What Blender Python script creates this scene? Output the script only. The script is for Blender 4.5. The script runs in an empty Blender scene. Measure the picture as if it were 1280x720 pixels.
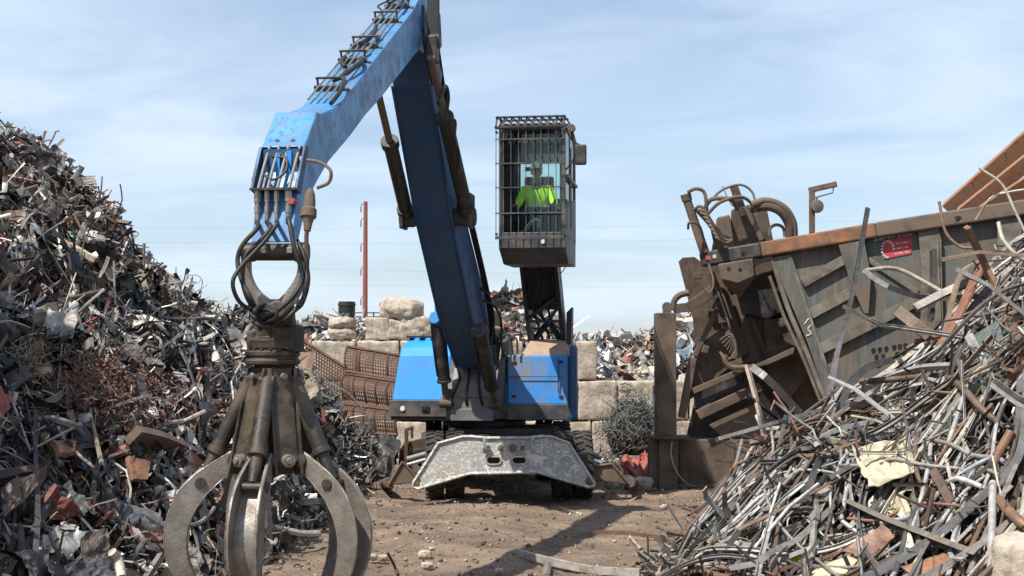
import bpy, bmesh, math, random
import numpy as np
from mathutils import Vector, Matrix, Quaternion, noise
from mathutils.geometry import tessellate_polygon
random.seed(7)
RNG = np.random.default_rng(11)
sc = bpy.context.scene
COL = sc.collection
V3 = Vector

# ------------------------------------------------------------ camera model
F = 1778.0; HC = 2.3
PITCH = math.atan(85 / F); CP, SP = math.cos(PITCH), math.sin(PITCH)
def P(px, py, Y):
    """world point at depth Y seen at photo pixel px,py"""
    u = (px - 640) / F; v = (360 - py) / F
    t = Y / (CP - v * SP)
    return V3((t * u, Y, HC + t * (SP + v * CP)))
def G(px, py, z=0.0):
    """world point at height z (ground) seen at px,py"""
    u = (px - 640) / F; v = (360 - py) / F
    dz = SP + v * CP
    t = (z - HC) / dz
    return V3((t * u, t * (CP - v * SP), z))

# ------------------------------------------------------------ mesh builder
class MB:
    def __init__(s): s.v = []; s.f = []; s.c = []; s.a = []
    def cut(s): s.c.append((len(s.v), len(s.f)))
    def add(s, vs, fs):
        n = len(s.v); s.a.append((n, len(s.f))); s.v += [tuple(p) for p in vs]; s.f += [tuple(i + n for i in f) for f in fs]; return s
    def box(s, c, size, rot=None, taper=1.0):
        x, y, z = [q / 2 for q in size]; c = V3(c)
        vs = []
        for dz in (-z, z):
            k = taper if dz > 0 else 1
            for dx, dy in ((-x, -y), (x, -y), (x, y), (-x, y)):
                p = V3((dx * k, dy * k, dz))
                if rot is not None: p = rot @ p
                vs.append(c + p)
        return s.add(vs, [(3, 2, 1, 0), (4, 5, 6, 7), (0, 1, 5, 4), (1, 2, 6, 5), (2, 3, 7, 6), (3, 0, 4, 7)])
    def hexa(s, a, b):
        """a,b: two matching quads/polys -> solid"""
        n = len(a)
        return s.add(list(a) + list(b), [tuple(range(n - 1, -1, -1)), tuple(range(n, 2 * n))] +
                     [(i, (i + 1) % n, n + (i + 1) % n, n + i) for i in range(n)])
    def bar(s, p0, p1, w, h=None, up=(0, 0, 1)):
        """square bar from p0 to p1"""
        p0 = V3(p0); p1 = V3(p1); h = h or w
        d = (p1 - p0).normalized(); up = V3(up)
        r = d.cross(up)
        if r.length < 1e-3: r = d.cross(V3((1, 0, 0)))
        r.normalize(); q = r.cross(d)
        a = [p0 + r * i * w / 2 + q * j * h / 2 for i, j in ((-1, -1), (1, -1), (1, 1), (-1, 1))]
        b = [x + (p1 - p0) for x in a]
        return s.hexa(a, b)
    def cyl(s, p0, p1, r0, r1=None, n=16):
        p0 = V3(p0); p1 = V3(p1); r1 = r0 if r1 is None else r1
        d = (p1 - p0).normalized(); a = d.orthogonal().normalized(); b = d.cross(a)
        ring = lambda c, r: [c + a * math.cos(2 * math.pi * i / n) * r + b * math.sin(2 * math.pi * i / n) * r for i in range(n)]
        return s.hexa(ring(p0, r0), ring(p1, r1))
    def lathe(s, p0, axis, prof, n=24):
        """prof: list of (r, h) along axis from p0"""
        p0 = V3(p0); d = V3(axis).normalized(); a = d.orthogonal().normalized(); b = d.cross(a)
        vs = []; m = len(prof)
        for r, h in prof:
            for i in range(n):
                t = 2 * math.pi * i / n
                vs.append(p0 + d * h + (a * math.cos(t) + b * math.sin(t)) * r)
        fs = [(k * n + i, k * n + (i + 1) % n, (k + 1) * n + (i + 1) % n, (k + 1) * n + i) for k in range(m - 1) for i in range(n)]
        fs += [tuple(range(n - 1, -1, -1)), tuple(range((m - 1) * n, m * n))]
        return s.add(vs, fs)
    def tube(s, pts, r, n=8, smooth=True, sub=6):
        pts = spline(pts, sub) if smooth else [V3(p) for p in pts]
        prof = [(math.cos(2 * math.pi * i / n), math.sin(2 * math.pi * i / n)) for i in range(n)]
        return s.sweep(pts, [(a * r, b * r) for a, b in prof])
    def sweep(s, pts, prof, twist=0.0, scale=None, up=None):
        pts = [V3(p) for p in pts]; m = len(pts); n = len(prof)
        vs = []; a = None
        for k, p in enumerate(pts):
            d = (pts[min(k + 1, m - 1)] - pts[max(k - 1, 0)])
            if d.length < 1e-9: d = V3((0, 0, 1))
            d.normalize()
            if up is not None:
                a = V3(up) - d * d.dot(V3(up)); a.normalize()
            elif a is None: a = d.orthogonal().normalized()
            else:
                a = a - d * a.dot(d)
                a = a.normalized() if a.length > 1e-6 else d.orthogonal().normalized()
            b = d.cross(a)
            t = twist * k / max(1, m - 1); ct, st = math.cos(t), math.sin(t)
            sk = scale[k] if scale else 1.0
            for x, y in prof:
                xx, yy = (x * ct - y * st) * sk, (x * st + y * ct) * sk
                vs.append(p + a * xx + b * yy)
        fs = [(k * n + i, k * n + (i + 1) % n, (k + 1) * n + (i + 1) % n, (k + 1) * n + i) for k in range(m - 1) for i in range(n)]
        fs += [tuple(range(n - 1, -1, -1)), tuple(range((m - 1) * n, m * n))]
        return s.add(vs, fs)
    def plate(s, outer, fn0, fn1, holes=()):
        """polygon with holes; fn0/fn1 map (a,b)->3D for the two faces"""
        loops = [list(outer)] + [list(h) for h in holes]
        tri = tessellate_polygon([[V3((a, b, 0)) for a, b in l] for l in loops])
        flat = [p for l in loops for p in l]; n = len(flat)
        vs = [fn0(a, b) for a, b in flat] + [fn1(a, b) for a, b in flat]
        fs = [tuple(t) for t in tri] + [tuple(i + n for i in reversed(t)) for t in tri]
        o = 0
        for l in loops:
            m = len(l)
            fs += [(o + i, o + (i + 1) % m, n + o + (i + 1) % m, n + o + i) for i in range(m)]
            o += m
        return s.add(vs, fs)
    def bolt(s, p, nrm, r=.025, h=.02):
        p = V3(p); d = V3(nrm).normalized()
        return s.cyl(p, p + d * h, r, r, 6)
    def each(s, name, mt, parent=None, bevel=0, smooth=False, seg=2):
        cs = (s.c or s.a) + [(len(s.v), len(s.f))]; r = []
        for (v0, f0), (v1, f1) in zip(cs, cs[1:]):
            q = MB(); q.v = s.v[v0:v1]; q.f = [tuple(i - v0 for i in f) for f in s.f[f0:f1]]
            r.append(q.build(name, mt, parent, bevel, smooth, seg))
        return r
    def build(s, name, mt, parent=None, bevel=0, smooth=False, seg=2):
        off = V3((0, 0, 0)); q = parent
        while q is not None: off += q.location; q = q.parent
        me = bpy.data.meshes.new(name)
        me.from_pydata([(a - off.x, b - off.y, c - off.z) for a, b, c in s.v], [], s.f)
        bm = bmesh.new(); bm.from_mesh(me); bmesh.ops.recalc_face_normals(bm, faces=bm.faces)
        bm.to_mesh(me); bm.free()
        if mt: me.materials.append(mt)
        o = bpy.data.objects.new(name, me); COL.objects.link(o)
        if parent is not None: o.parent = parent
        if bevel:
            b = o.modifiers.new('bevel', 'BEVEL'); b.width = bevel; b.segments = seg; b.limit_method = 'ANGLE'; b.angle_limit = .6
        if smooth:
            me.shade_smooth()
            try: me.set_sharp_from_angle(angle=.7)
            except Exception: pass
        return o

def spline(pts, sub=6):
    pts = [V3(p) for p in pts]
    if len(pts) < 3: return pts
    e = [pts[0] * 2 - pts[1]] + pts + [pts[-1] * 2 - pts[-2]]
    out = []
    for i in range(1, len(e) - 2):
        a, b, c, d = e[i - 1], e[i], e[i + 1], e[i + 2]
        for k in range(sub):
            t = k / sub
            out.append(.5 * ((2 * b) + (c - a) * t + (2 * a - 5 * b + 4 * c - d) * t * t + (3 * b - a - 3 * c + d) * t ** 3))
    out.append(pts[-1]); return out

def tag(o, label=None, cat=None, group=None, kind=None):
    if label: o['label'] = label
    if cat: o['category'] = cat
    if group: o['group'] = group
    if kind: o['kind'] = kind
    return o
def thing(name, loc, label, cat, group=None):
    o = bpy.data.objects.new(name, None); COL.objects.link(o); o.location = loc
    o.empty_display_size = .2
    return tag(o, label, cat, group)

# ------------------------------------------------------------ materials
def mat(name, col, rough=.6, metal=0., var=.25, scale=3., dirt=None, dthr=.55, dscale=2., dsoft=.12, bump=.15, bscale=40., spec=.5, edge=None, streak=None):
    m = bpy.data.materials.new(name); m.use_nodes = True
    nt = m.node_tree; N = nt.nodes; L = nt.links
    bs = N['Principled BSDF']; bs.inputs['Roughness'].default_value = rough; bs.inputs['Metallic'].default_value = metal
    bs.inputs['Specular IOR Level'].default_value = spec
    tc = N.new('ShaderNodeTexCoord'); co = tc.outputs['Object']
    def nz(sc_, det=6, rgh=.6, vec=None):
        n = N.new('ShaderNodeTexNoise'); n.inputs['Scale'].default_value = sc_; n.inputs['Detail'].default_value = det; n.inputs['Roughness'].default_value = rgh
        L.new(vec or co, n.inputs['Vector']); return n.outputs['Fac']
    def ramp(f, a, b):
        r = N.new('ShaderNodeMapRange'); r.inputs[1].default_value = a; r.inputs[2].default_value = b; L.new(f, r.inputs[0]); return r.outputs[0]
    def mix(f, a, b, mode='MIX'):
        x = N.new('ShaderNodeMix'); x.data_type = 'RGBA'; x.blend_type = mode
        if isinstance(f, float): x.inputs[0].default_value = f
        else: L.new(f, x.inputs[0])
        for i, q in ((6, a), (7, b)):
            if isinstance(q, tuple): x.inputs[i].default_value = q + (1,) if len(q) == 3 else q
            else: L.new(q, x.inputs[i])
        return x.outputs[2]
    c = mix(ramp(nz(scale), .3, .7), tuple(x * (1 - var) for x in col), tuple(min(1, x * (1 + var)) for x in col))
    if streak:      # streaks running down: stretched noise
        mp = N.new('ShaderNodeMapping'); mp.inputs['Scale'].default_value = (12, 12, .8); L.new(co, mp.inputs['Vector'])
        c = mix(ramp(nz(1.5, 4, .6, mp.outputs[0]), .5, .72), c, streak)
    if dirt:
        f = ramp(nz(dscale, 8, .65), dthr - dsoft, dthr + dsoft)
        c = mix(f, c, dirt)
        r2 = N.new('ShaderNodeMapRange'); L.new(f, r2.inputs[0]); r2.inputs[3].default_value = rough; r2.inputs[4].default_value = min(.95, rough + .3); L.new(r2.outputs[0], bs.inputs['Roughness'])
        if metal:
            r3 = N.new('ShaderNodeMapRange'); L.new(f, r3.inputs[0]); r3.inputs[3].default_value = metal; r3.inputs[4].default_value = 0; L.new(r3.outputs[0], bs.inputs['Metallic'])
    if edge:
        g = N.new('ShaderNodeNewGeometry')
        c = mix(ramp(g.outputs['Pointiness'], .53, .6), c, edge)
    L.new(c, bs.inputs['Base Color'])
    if bump:
        b = N.new('ShaderNodeBump'); b.inputs['Strength'].default_value = bump; b.inputs['Distance'].default_value = .02
        L.new(nz(bscale, 5), b.inputs['Height']); L.new(b.outputs[0], bs.inputs['Normal'])
    m['nodes'] = 1
    return m

DUST = (.26, .2, .15)
RUSTD = (.16, .08, .045)
M = {}
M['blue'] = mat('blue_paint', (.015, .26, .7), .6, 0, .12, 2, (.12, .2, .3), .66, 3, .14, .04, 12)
M['blue_dirty'] = mat('dirty_blue_paint', (.015, .25, .72), .42, 0, .12, 2, (.2, .22, .24), .5, 1.1, .1, .04, 12, streak=(.05, .2, .42))
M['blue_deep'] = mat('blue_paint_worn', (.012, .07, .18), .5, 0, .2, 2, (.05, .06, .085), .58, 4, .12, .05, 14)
M['blue_stick'] = mat('blue_paint_arm', (.06, .23, .46), .42, 0, .25, 2, (.13, .15, .2), .58, 6, .1, .05, 14, streak=(.05, .09, .2))
M['dark'] = mat('dark_steel', (.035, .033, .032), .55, .2, .3, 4, (.1, .08, .065), .6, 5, .1, .2, 30)
M['darker'] = mat('black_tower_paint', (.018, .018, .02), .5, .1, .3, 4, (.04, .034, .03), .6, 5, .1, .1, 30)
M['black'] = mat('black_rubber', (.012, .012, .012), .55, 0, .2, 6, (.05, .042, .035), .62, 6, .1, .1, 60)
M['tyre'] = mat('dusty_tyre_rubber', (.018, .018, .018), .9, 0, .2, 6, (.08, .066, .052), .55, 4, .12, .3, 50)
M['grey'] = mat('grey_painted_steel', (.16, .165, .165), .5, .1, .2, 3, DUST, .6, 3, .12, .1, 25)
M['greydk'] = mat('dark_grey_painted_steel', (.06, .062, .066), .5, .1, .2, 3, (.17, .14, .11), .6, 3, .14, .1, 25)
M['brown'] = mat('brown_dirty_steel', (.078, .054, .04), .75, .0, .4, 3, (.18, .13, .095), .56, 2.2, .16, .35, 25, streak=(.05, .035, .028))
M['brown_lt'] = mat('brown_dusty_steel', (.15, .11, .08), .8, .0, .25, 3, (.08, .055, .04), .58, 3, .12, .25, 30)
M['rust'] = mat('orange_rust', (.3, .13, .065), .85, 0, .35, 5, (.13, .085, .06), .5, 4, .14, .35, 40)
M['beamrust'] = mat('weathered_rusty_beam', (.33, .15, .075), .8, 0, .4, 3, (.2, .13, .095), .55, 3, .12, .3, 30)
M['rustdk'] = mat('dark_rust', (.13, .065, .04), .85, 0, .35, 5, (.07, .045, .035), .52, 4, .14, .35, 40)
M['hopper'] = mat('grey_green_hopper_paint', (.08, .095, .09), .6, .1, .4, 2, (.14, .1, .07), .53, 1.8, .14, .2, 22, streak=(.17, .16, .135))
M['hopper_lt'] = mat('dusty_rib_paint', (.16, .14, .11), .75, 0, .35, 3, (.09, .07, .055), .53, 4, .12, .2, 30)
M['worn'] = mat('worn_tine_steel', (.3, .275, .245), .36, .65, .35, 6, (.1, .068, .045), .53, 3.5, .16, .25, 35)
M['worndk'] = mat('greasy_grab_steel', (.028, .022, .018), .5, .1, .5, 4, (.12, .085, .055), .58, 3, .14, .25, 35)
M['bright'] = mat('bare_worn_edge', (.34, .31, .28), .4, .6, .4, 12, (.12, .09, .065), .5, 9, .1, .1, 40)
M['chrome'] = mat('polished_rod', (.6, .6, .6), .22, .9, .1, 4, bump=0)
M['fitting'] = mat('zinc_fitting', (.36, .33, .29), .4, .7, .2, 10, bump=.05)
M['stone'] = mat('rough_stone_block', (.47, .41, .33), .95, 0, .25, 2.2, (.22, .165, .115), .57, 2.6, .12, 1.0, 14, streak=(.3, .24, .18))
M['dust'] = mat('dusty_tan_paint', (.36, .26, .18), .85, 0, .2, 3, (.2, .14, .1), .6, 3, .12, .2, 30)
M['cream'] = mat('cream_paint', (.6, .5, .33), .55, 0, .1, 3, (.3, .24, .17), .64, 4, .1, .1, 20)
M['pole'] = mat('red_brown_pole', (.26, .075, .055), .7, 0, .2, 1, bump=.05)
M['red'] = mat('faded_red_paint', (.36, .085, .07), .6, 0, .3, 4, (.18, .1, .08), .58, 5, .12, .15, 25)
M['yellow'] = mat('yellow_plastic', (.6, .52, .05), .5, 0, .2, 4, bump=.05)
M['white'] = mat('white_paint', (.7, .7, .68), .5, 0, .1, 6, bump=0)
M['redsign'] = mat('red_sign_paint', (.45, .04, .05), .6, 0, .25, 30, (.25, .2, .18), .66, 12, .08, .05, 30)
M['whitesign'] = mat('white_sign_paint', (.6, .57, .54), .6, 0, .2, 30, (.12, .12, .11), .58, 25, .06, .05, 30)
M['wood'] = mat('weathered_timber', (.26, .2, .14), .85, 0, .3, 6, bump=.3, bscale=25)
M['vest'] = mat('lime_hi_vis', (.62, 1.0, .04), .7, 0, .1, 10, bump=.1, bscale=30)
M['refl'] = mat('reflective_tape', (.7, .75, .5), .4, .2, .1, 10, bump=0)
M['cloth'] = mat('dark_work_cloth', (.03, .033, .045), .9, 0, .2, 10, bump=.2, bscale=40)
M['skin'] = mat('skin', (.36, .2, .14), .55, 0, .08, 10, bump=0)
M['cap'] = mat('grey_cap', (.2, .2, .2), .7, 0, .1, 10, bump=.05)
M['hair'] = mat('dark_hair', (.03, .02, .015), .7, 0, .1, 10, bump=.1)
M['fibre'] = mat('reddish_shavings', (.2, .115, .09), .85, 0, .4, 8, (.12, .07, .055), .55, 12, .1, .2, 60)
M['wiregrey'] = mat('grey_wire', (.19, .2, .19), .6, .4, .3, 12, (.09, .07, .06), .55, 8, .1, 0)
M['lens'] = mat('lamp_lens', (.75, .75, .72), .25, 0, .05, 10, bump=0)

def scrap_mat(name, use_attr):
    m = bpy.data.materials.new(name); m.use_nodes = True
    nt = m.node_tree; N = nt.nodes; L = nt.links; bs = N['Principled BSDF']
    if use_attr:
        a = N.new('ShaderNodeAttribute'); a.attribute_name = 'Col'; c, al = a.outputs['Color'], a.outputs['Alpha']
    else:
        a = N.new('ShaderNodeObjectInfo'); c, al = a.outputs['Color'], a.outputs['Alpha']
    tc = N.new('ShaderNodeTexCoord')
    n1 = N.new('ShaderNodeTexNoise'); n1.inputs['Scale'].default_value = 7; n1.inputs['Detail'].default_value = 8; n1.inputs['Roughness'].default_value = .7
    L.new(tc.outputs['Object'], n1.inputs['Vector'])
    mr = N.new('ShaderNodeMapRange'); mr.inputs[1].default_value = .3; mr.inputs[2].default_value = .7; mr.inputs[3].default_value = .55; mr.inputs[4].default_value = 1.25; L.new(n1.outputs['Fac'], mr.inputs[0])
    mu = N.new('ShaderNodeVectorMath'); mu.operation = 'SCALE'; L.new(c, mu.inputs[0]); L.new(mr.outputs[0], mu.inputs['Scale'])
    n2 = N.new('ShaderNodeTexNoise'); n2.inputs['Scale'].default_value = 3.3; n2.inputs['Detail'].default_value = 9; n2.inputs['Roughness'].default_value = .72; n2.inputs['Distortion'].default_value = .5
    L.new(tc.outputs['Object'], n2.inputs['Vector'])
    m2 = N.new('ShaderNodeMapRange'); m2.inputs[1].default_value = .52; m2.inputs[2].default_value = .66; m2.inputs[4].default_value = .8; L.new(n2.outputs['Fac'], m2.inputs[0])
    mx = N.new('ShaderNodeMix'); mx.data_type = 'RGBA'; L.new(m2.outputs[0], mx.inputs[0]); L.new(mu.outputs[0], mx.inputs[6]); mx.inputs[7].default_value = (.12, .08, .055, 1)
    L.new(mx.outputs[2], bs.inputs['Base Color'])
    ml = N.new('ShaderNodeMath'); ml.operation = 'MULTIPLY'; iv = N.new('ShaderNodeMath'); iv.operation = 'SUBTRACT'; iv.inputs[0].default_value = 1
    L.new(m2.outputs[0], iv.inputs[1]); L.new(iv.outputs[0], ml.inputs[0]); L.new(al, ml.inputs[1]); L.new(ml.outputs[0], bs.inputs['Metallic'])
    rr = N.new('ShaderNodeMapRange'); rr.inputs[1].default_value = .3; rr.inputs[2].default_value = .7; rr.inputs[3].default_value = .38; rr.inputs[4].default_value = .8; L.new(n2.outputs['Fac'], rr.inputs[0]); L.new(rr.outputs[0], bs.inputs['Roughness'])
    b = N.new('ShaderNodeBump'); b.inputs['Strength'].default_value = .35; b.inputs['Distance'].default_value = .02
    n3 = N.new('ShaderNodeTexNoise'); n3.inputs['Scale'].default_value = 22; n3.inputs['Detail'].default_value = 4; L.new(tc.outputs['Object'], n3.inputs['Vector'])
    L.new(n3.outputs['Fac'], b.inputs['Height']); L.new(b.outputs[0], bs.inputs['Normal'])
    return m
M['mass'] = scrap_mat('mixed_scrap', True)
M['piece'] = scrap_mat('scrap_piece', False)

def blade_material():
    m = mat('scratched_blade_paint', (.3, .3, .285), .55, .1, .3, 3, (.26, .23, .19), .56, 3, .12, .2, 30)
    nt = m.node_tree; N = nt.nodes; L = nt.links; bs = N['Principled BSDF']
    src = bs.inputs['Base Color'].links[0].from_socket
    tc = N.new('ShaderNodeTexCoord')
    last = None
    for scl, th, off, dist in ((2.2, .006, 0, 1.5), (3.4, .007, 7, 2.5), (5.5, .011, 13, 1.0), (1.5, .005, 31, 4)):
        mpp = N.new('ShaderNodeMapping'); mpp.inputs['Location'].default_value = (off, off * .7, -off); mpp.inputs['Rotation'].default_value = (0, off, 0); mpp.inputs['Scale'].default_value = (1, 1, 1.3)
        L.new(tc.outputs['Object'], mpp.inputs['Vector'])
        n = N.new('ShaderNodeTexNoise'); n.inputs['Scale'].default_value = scl; n.inputs['Detail'].default_value = 1.2; n.inputs['Distortion'].default_value = dist
        L.new(mpp.outputs[0], n.inputs['Vector'])
        sb = N.new('ShaderNodeMath'); sb.operation = 'SUBTRACT'; sb.inputs[1].default_value = .5; L.new(n.outputs['Fac'], sb.inputs[0])
        ab = N.new('ShaderNodeMath'); ab.operation = 'ABSOLUTE'; L.new(sb.outputs[0], ab.inputs[0])
        r = N.new('ShaderNodeMapRange'); r.inputs[1].default_value = th; r.inputs[2].default_value = th * 2; r.inputs[3].default_value = .75; r.inputs[4].default_value = 0
        L.new(ab.outputs[0], r.inputs[0])
        if last is None: last = r.outputs[0]
        else:
            mxx = N.new('ShaderNodeMath'); mxx.operation = 'MAXIMUM'; L.new(last, mxx.inputs[0]); L.new(r.outputs[0], mxx.inputs[1]); last = mxx.outputs[0]
    x = N.new('ShaderNodeMix'); x.data_type = 'RGBA'; L.new(last, x.inputs[0]); L.new(src, x.inputs[6]); x.inputs[7].default_value = (.62, .6, .56, 1)
    L.new(x.outputs[2], bs.inputs['Base Color'])
    return m
M['blade'] = blade_material()

def glass_material(name, tint, amount):
    m = bpy.data.materials.new(name); m.use_nodes = True
    nt = m.node_tree; N = nt.nodes; L = nt.links; N.remove(N['Principled BSDF'])
    t = N.new('ShaderNodeBsdfTransparent'); t.inputs[0].default_value = tint + (1,)
    g = N.new('ShaderNodeBsdfGlossy'); g.inputs['Roughness'].default_value = .03
    fr = N.new('ShaderNodeFresnel'); fr.inputs[0].default_value = 1.45
    mx = N.new('ShaderNodeMixShader'); L.new(fr.outputs[0], mx.inputs[0]); L.new(t.outputs[0], mx.inputs[1]); L.new(g.outputs[0], mx.inputs[2])
    L.new(mx.outputs[0], N['Material Output'].inputs[0])
    return m
M['glass'] = glass_material('window_glass', (.86, .94, .92), 0)

# ------------------------------------------------------------ world, sun, camera
SUN = V3((-.45, -.45, 1.0)).normalized()
CLOUD = (5.9, 6.9, 8.2)
def make_world():
    w = bpy.data.worlds.new('World'); sc.world = w; w.use_nodes = True
    nt = w.node_tree; N = nt.nodes; L = nt.links
    bg = N['Background']; bg.inputs['Strength'].default_value = .105
    sky = N.new('ShaderNodeTexSky'); sky.sky_type = 'NISHITA'; sky.sun_disc = False
    sky.sun_elevation = math.asin(SUN.z); sky.sun_rotation = math.atan2(SUN.x, SUN.y)
    sky.altitude = 100; sky.air_density = 1.0; sky.dust_density = .9; sky.ozone_density = 3.5
    # thin high cloud: noise on the view direction projected to a flat layer
    tc = N.new('ShaderNodeTexCoord'); sp = N.new('ShaderNodeSeparateXYZ'); L.new(tc.outputs['Generated'], sp.inputs[0])
    zz = N.new('ShaderNodeMath'); zz.operation = 'ADD'; zz.inputs[1].default_value = .16; L.new(sp.outputs[2], zz.inputs[0])
    dv = N.new('ShaderNodeVectorMath'); dv.operation = 'DIVIDE'
    cb = N.new('ShaderNodeCombineXYZ')
    for i in range(3): L.new(zz.outputs[0], cb.inputs[i])
    L.new(tc.outputs['Generated'], dv.inputs[0]); L.new(cb.outputs[0], dv.inputs[1])
    mp = N.new('ShaderNodeMapping'); mp.inputs['Rotation'].default_value = (0, 0, 1.15); mp.inputs['Scale'].default_value = (.75, 1.25, 0); mp.inputs['Location'].default_value = (1.7, .4, 0)
    L.new(dv.outputs[0], mp.inputs['Vector'])
    n = N.new('ShaderNodeTexNoise'); n.inputs['Scale'].default_value = 1.1; n.inputs['Detail'].default_value = 8; n.inputs['Roughness'].default_value = .55; n.inputs['Distortion'].default_value = .6
    L.new(mp.outputs[0], n.inputs['Vector'])
    r = N.new('ShaderNodeMapRange'); r.interpolation_type = 'SMOOTHSTEP'; r.inputs[1].default_value = .3; r.inputs[2].default_value = .75; r.inputs[3].default_value = .25; r.inputs[4].default_value = .9
    L.new(n.outputs['Fac'], r.inputs[0])
    mx = N.new('ShaderNodeMix'); mx.data_type = 'RGBA'; L.new(r.outputs[0], mx.inputs[0]); L.new(sky.outputs[0], mx.inputs[6]); mx.inputs[7].default_value = CLOUD + (1,)
    L.new(mx.outputs[2], bg.inputs['Color'])

make_world()
sl = bpy.data.lights.new('sun', 'SUN'); sl.energy = 5.0; sl.angle = math.radians(.5); sl.color = (1, .94, .85)
so = bpy.data.objects.new('sun', sl); COL.objects.link(so); so.rotation_euler = SUN.to_track_quat('Z', 'Y').to_euler(); so.location = (-20, -20, 40)
cd = bpy.data.cameras.new('camera'); co = bpy.data.objects.new('camera', cd); COL.objects.link(co)
cd.sensor_width = 36; cd.lens = F / 1280 * 36; cd.clip_end = 6000; cd.clip_start = .1
co.location = (0, 0, HC); co.rotation_euler = (math.pi / 2 + PITCH, 0, 0); sc.camera = co
sc.view_settings.view_transform = 'Standard'; sc.view_settings.look = 'None'; sc.view_settings.exposure = 0.42; sc.view_settings.gamma = 1
sc.cycles.max_bounces = 6; sc.cycles.transparent_max_bounces = 12

# ------------------------------------------------------------ ground
def gz(x, y):
    if not (-14 < x < 14 and 8 < y < 36): return 0.0
    e = min(1, (14 - abs(x)) / 4, (y - 8) / 3, (36 - y) / 3)
    v = .05 * noise.noise(V3((x * .5, y * .5, 1))) + .03 * noise.noise(V3((x * 1.9, y * 1.9, 5))) + .022 * noise.noise(V3((x * 5, y * 5, 9))) + .016 * noise.noise(V3((x * 11, y * 11, 3))) - .035 * math.exp(-((x + .5 + .25 * math.sin(y * .4)) % 1.9 - .95) ** 2 * 30)
    return v * max(0, e)
def ground():
    xs = sorted(set([round(q, 3) for q in np.arange(-8, 8.01, .075)] + [-3000, -800, -200, -80, -40, -20, -14, -11, 11, 14, 20, 40, 80, 200, 800, 3000]))
    ys = sorted(set([round(q, 3) for q in np.concatenate([np.arange(10, 20, .06), np.arange(20, 34, .12)])] + [-3000, -400, -60, -20, 0, 6, 8, 9, 36, 40, 50, 70, 120, 300, 900, 4000]))
    vs = [(x, y, gz(x, y)) for y in ys for x in xs]; n = len(xs)
    fs = [(j * n + i, j * n + i + 1, (j + 1) * n + i + 1, (j + 1) * n + i) for j in range(len(ys) - 1) for i in range(n - 1)]
    me = bpy.data.meshes.new('ground'); me.from_pydata(vs, [], fs); me.shade_smooth()
    o = bpy.data.objects.new('ground', me); COL.objects.link(o); tag(o, kind='structure')
    m = mat('packed_dirt', (.24, .175, .122), .95, 0, .38, 1.3, (.14, .098, .07), .54, .9, .1, 1.0, 26)
    nt = m.node_tree; N = nt.nodes; L = nt.links; bs = N['Principled BSDF']
    src = bs.inputs['Base Color'].links[0].from_socket
    tc = N.new('ShaderNodeTexCoord')
    v = N.new('ShaderNodeTexVoronoi'); v.inputs['Scale'].default_value = 11; v.inputs['Randomness'].default_value = 1; L.new(tc.outputs['Object'], v.inputs['Vector'])
    r = N.new('ShaderNodeMapRange'); r.inputs[1].default_value = .1; r.inputs[2].default_value = .2; r.inputs[3].default_value = 1; r.inputs[4].default_value = 0; L.new(v.outputs['Distance'], r.inputs[0])
    sx = N.new('ShaderNodeSeparateColor'); L.new(v.outputs['Color'], sx.inputs[0])
    r2 = N.new('ShaderNodeMapRange'); r2.inputs[1].default_value = .72; r2.inputs[2].default_value = .85; L.new(sx.outputs[0], r2.inputs[0])
    mm = N.new('ShaderNodeMath'); mm.operation = 'MULTIPLY'; L.new(r.outputs[0], mm.inputs[0]); L.new(r2.outputs[0], mm.inputs[1])
    x = N.new('ShaderNodeMix'); x.data_type = 'RGBA'; L.new(mm.outputs[0], x.inputs[0]); L.new(src, x.inputs[6])
    gn = N.new('ShaderNodeTexNoise'); gn.inputs['Scale'].default_value = 45; gn.inputs['Detail'].default_value = 8; gn.inputs['Roughness'].default_value = .75; L.new(tc.outputs['Object'], gn.inputs['Vector'])
    gr = N.new('ShaderNodeMapRange'); gr.inputs[1].default_value = .3; gr.inputs[2].default_value = .7; gr.inputs[3].default_value = .55; gr.inputs[4].default_value = 1.42; L.new(gn.outputs['Fac'], gr.inputs[0])
    gm = N.new('ShaderNodeVectorMath'); gm.operation = 'SCALE'; L.new(src, gm.inputs[0]); L.new(gr.outputs[0], gm.inputs['Scale']); L.new(gm.outputs[0], x.inputs[6])
    bp2 = N.new('ShaderNodeBump'); bp2.inputs['Strength'].default_value = .8; bp2.inputs['Distance'].default_value = .03; L.new(gn.outputs['Fac'], bp2.inputs['Height']); L.new(bs.inputs['Normal'].links[0].from_socket, bp2.inputs['Normal']); L.new(bp2.outputs[0], bs.inputs['Normal'])
    x2 = N.new('ShaderNodeMix'); x2.data_type = 'RGBA'; L.new(sx.outputs[1], x2.inputs[0]); x2.inputs[6].default_value = (.34, .27, .2, 1); x2.inputs[7].default_value = (.09, .065, .05, 1)
    L.new(x2.outputs[2], x.inputs[7]); L.new(x.outputs[2], bs.inputs['Base Color'])
    me.materials.append(m)
ground()
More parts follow.
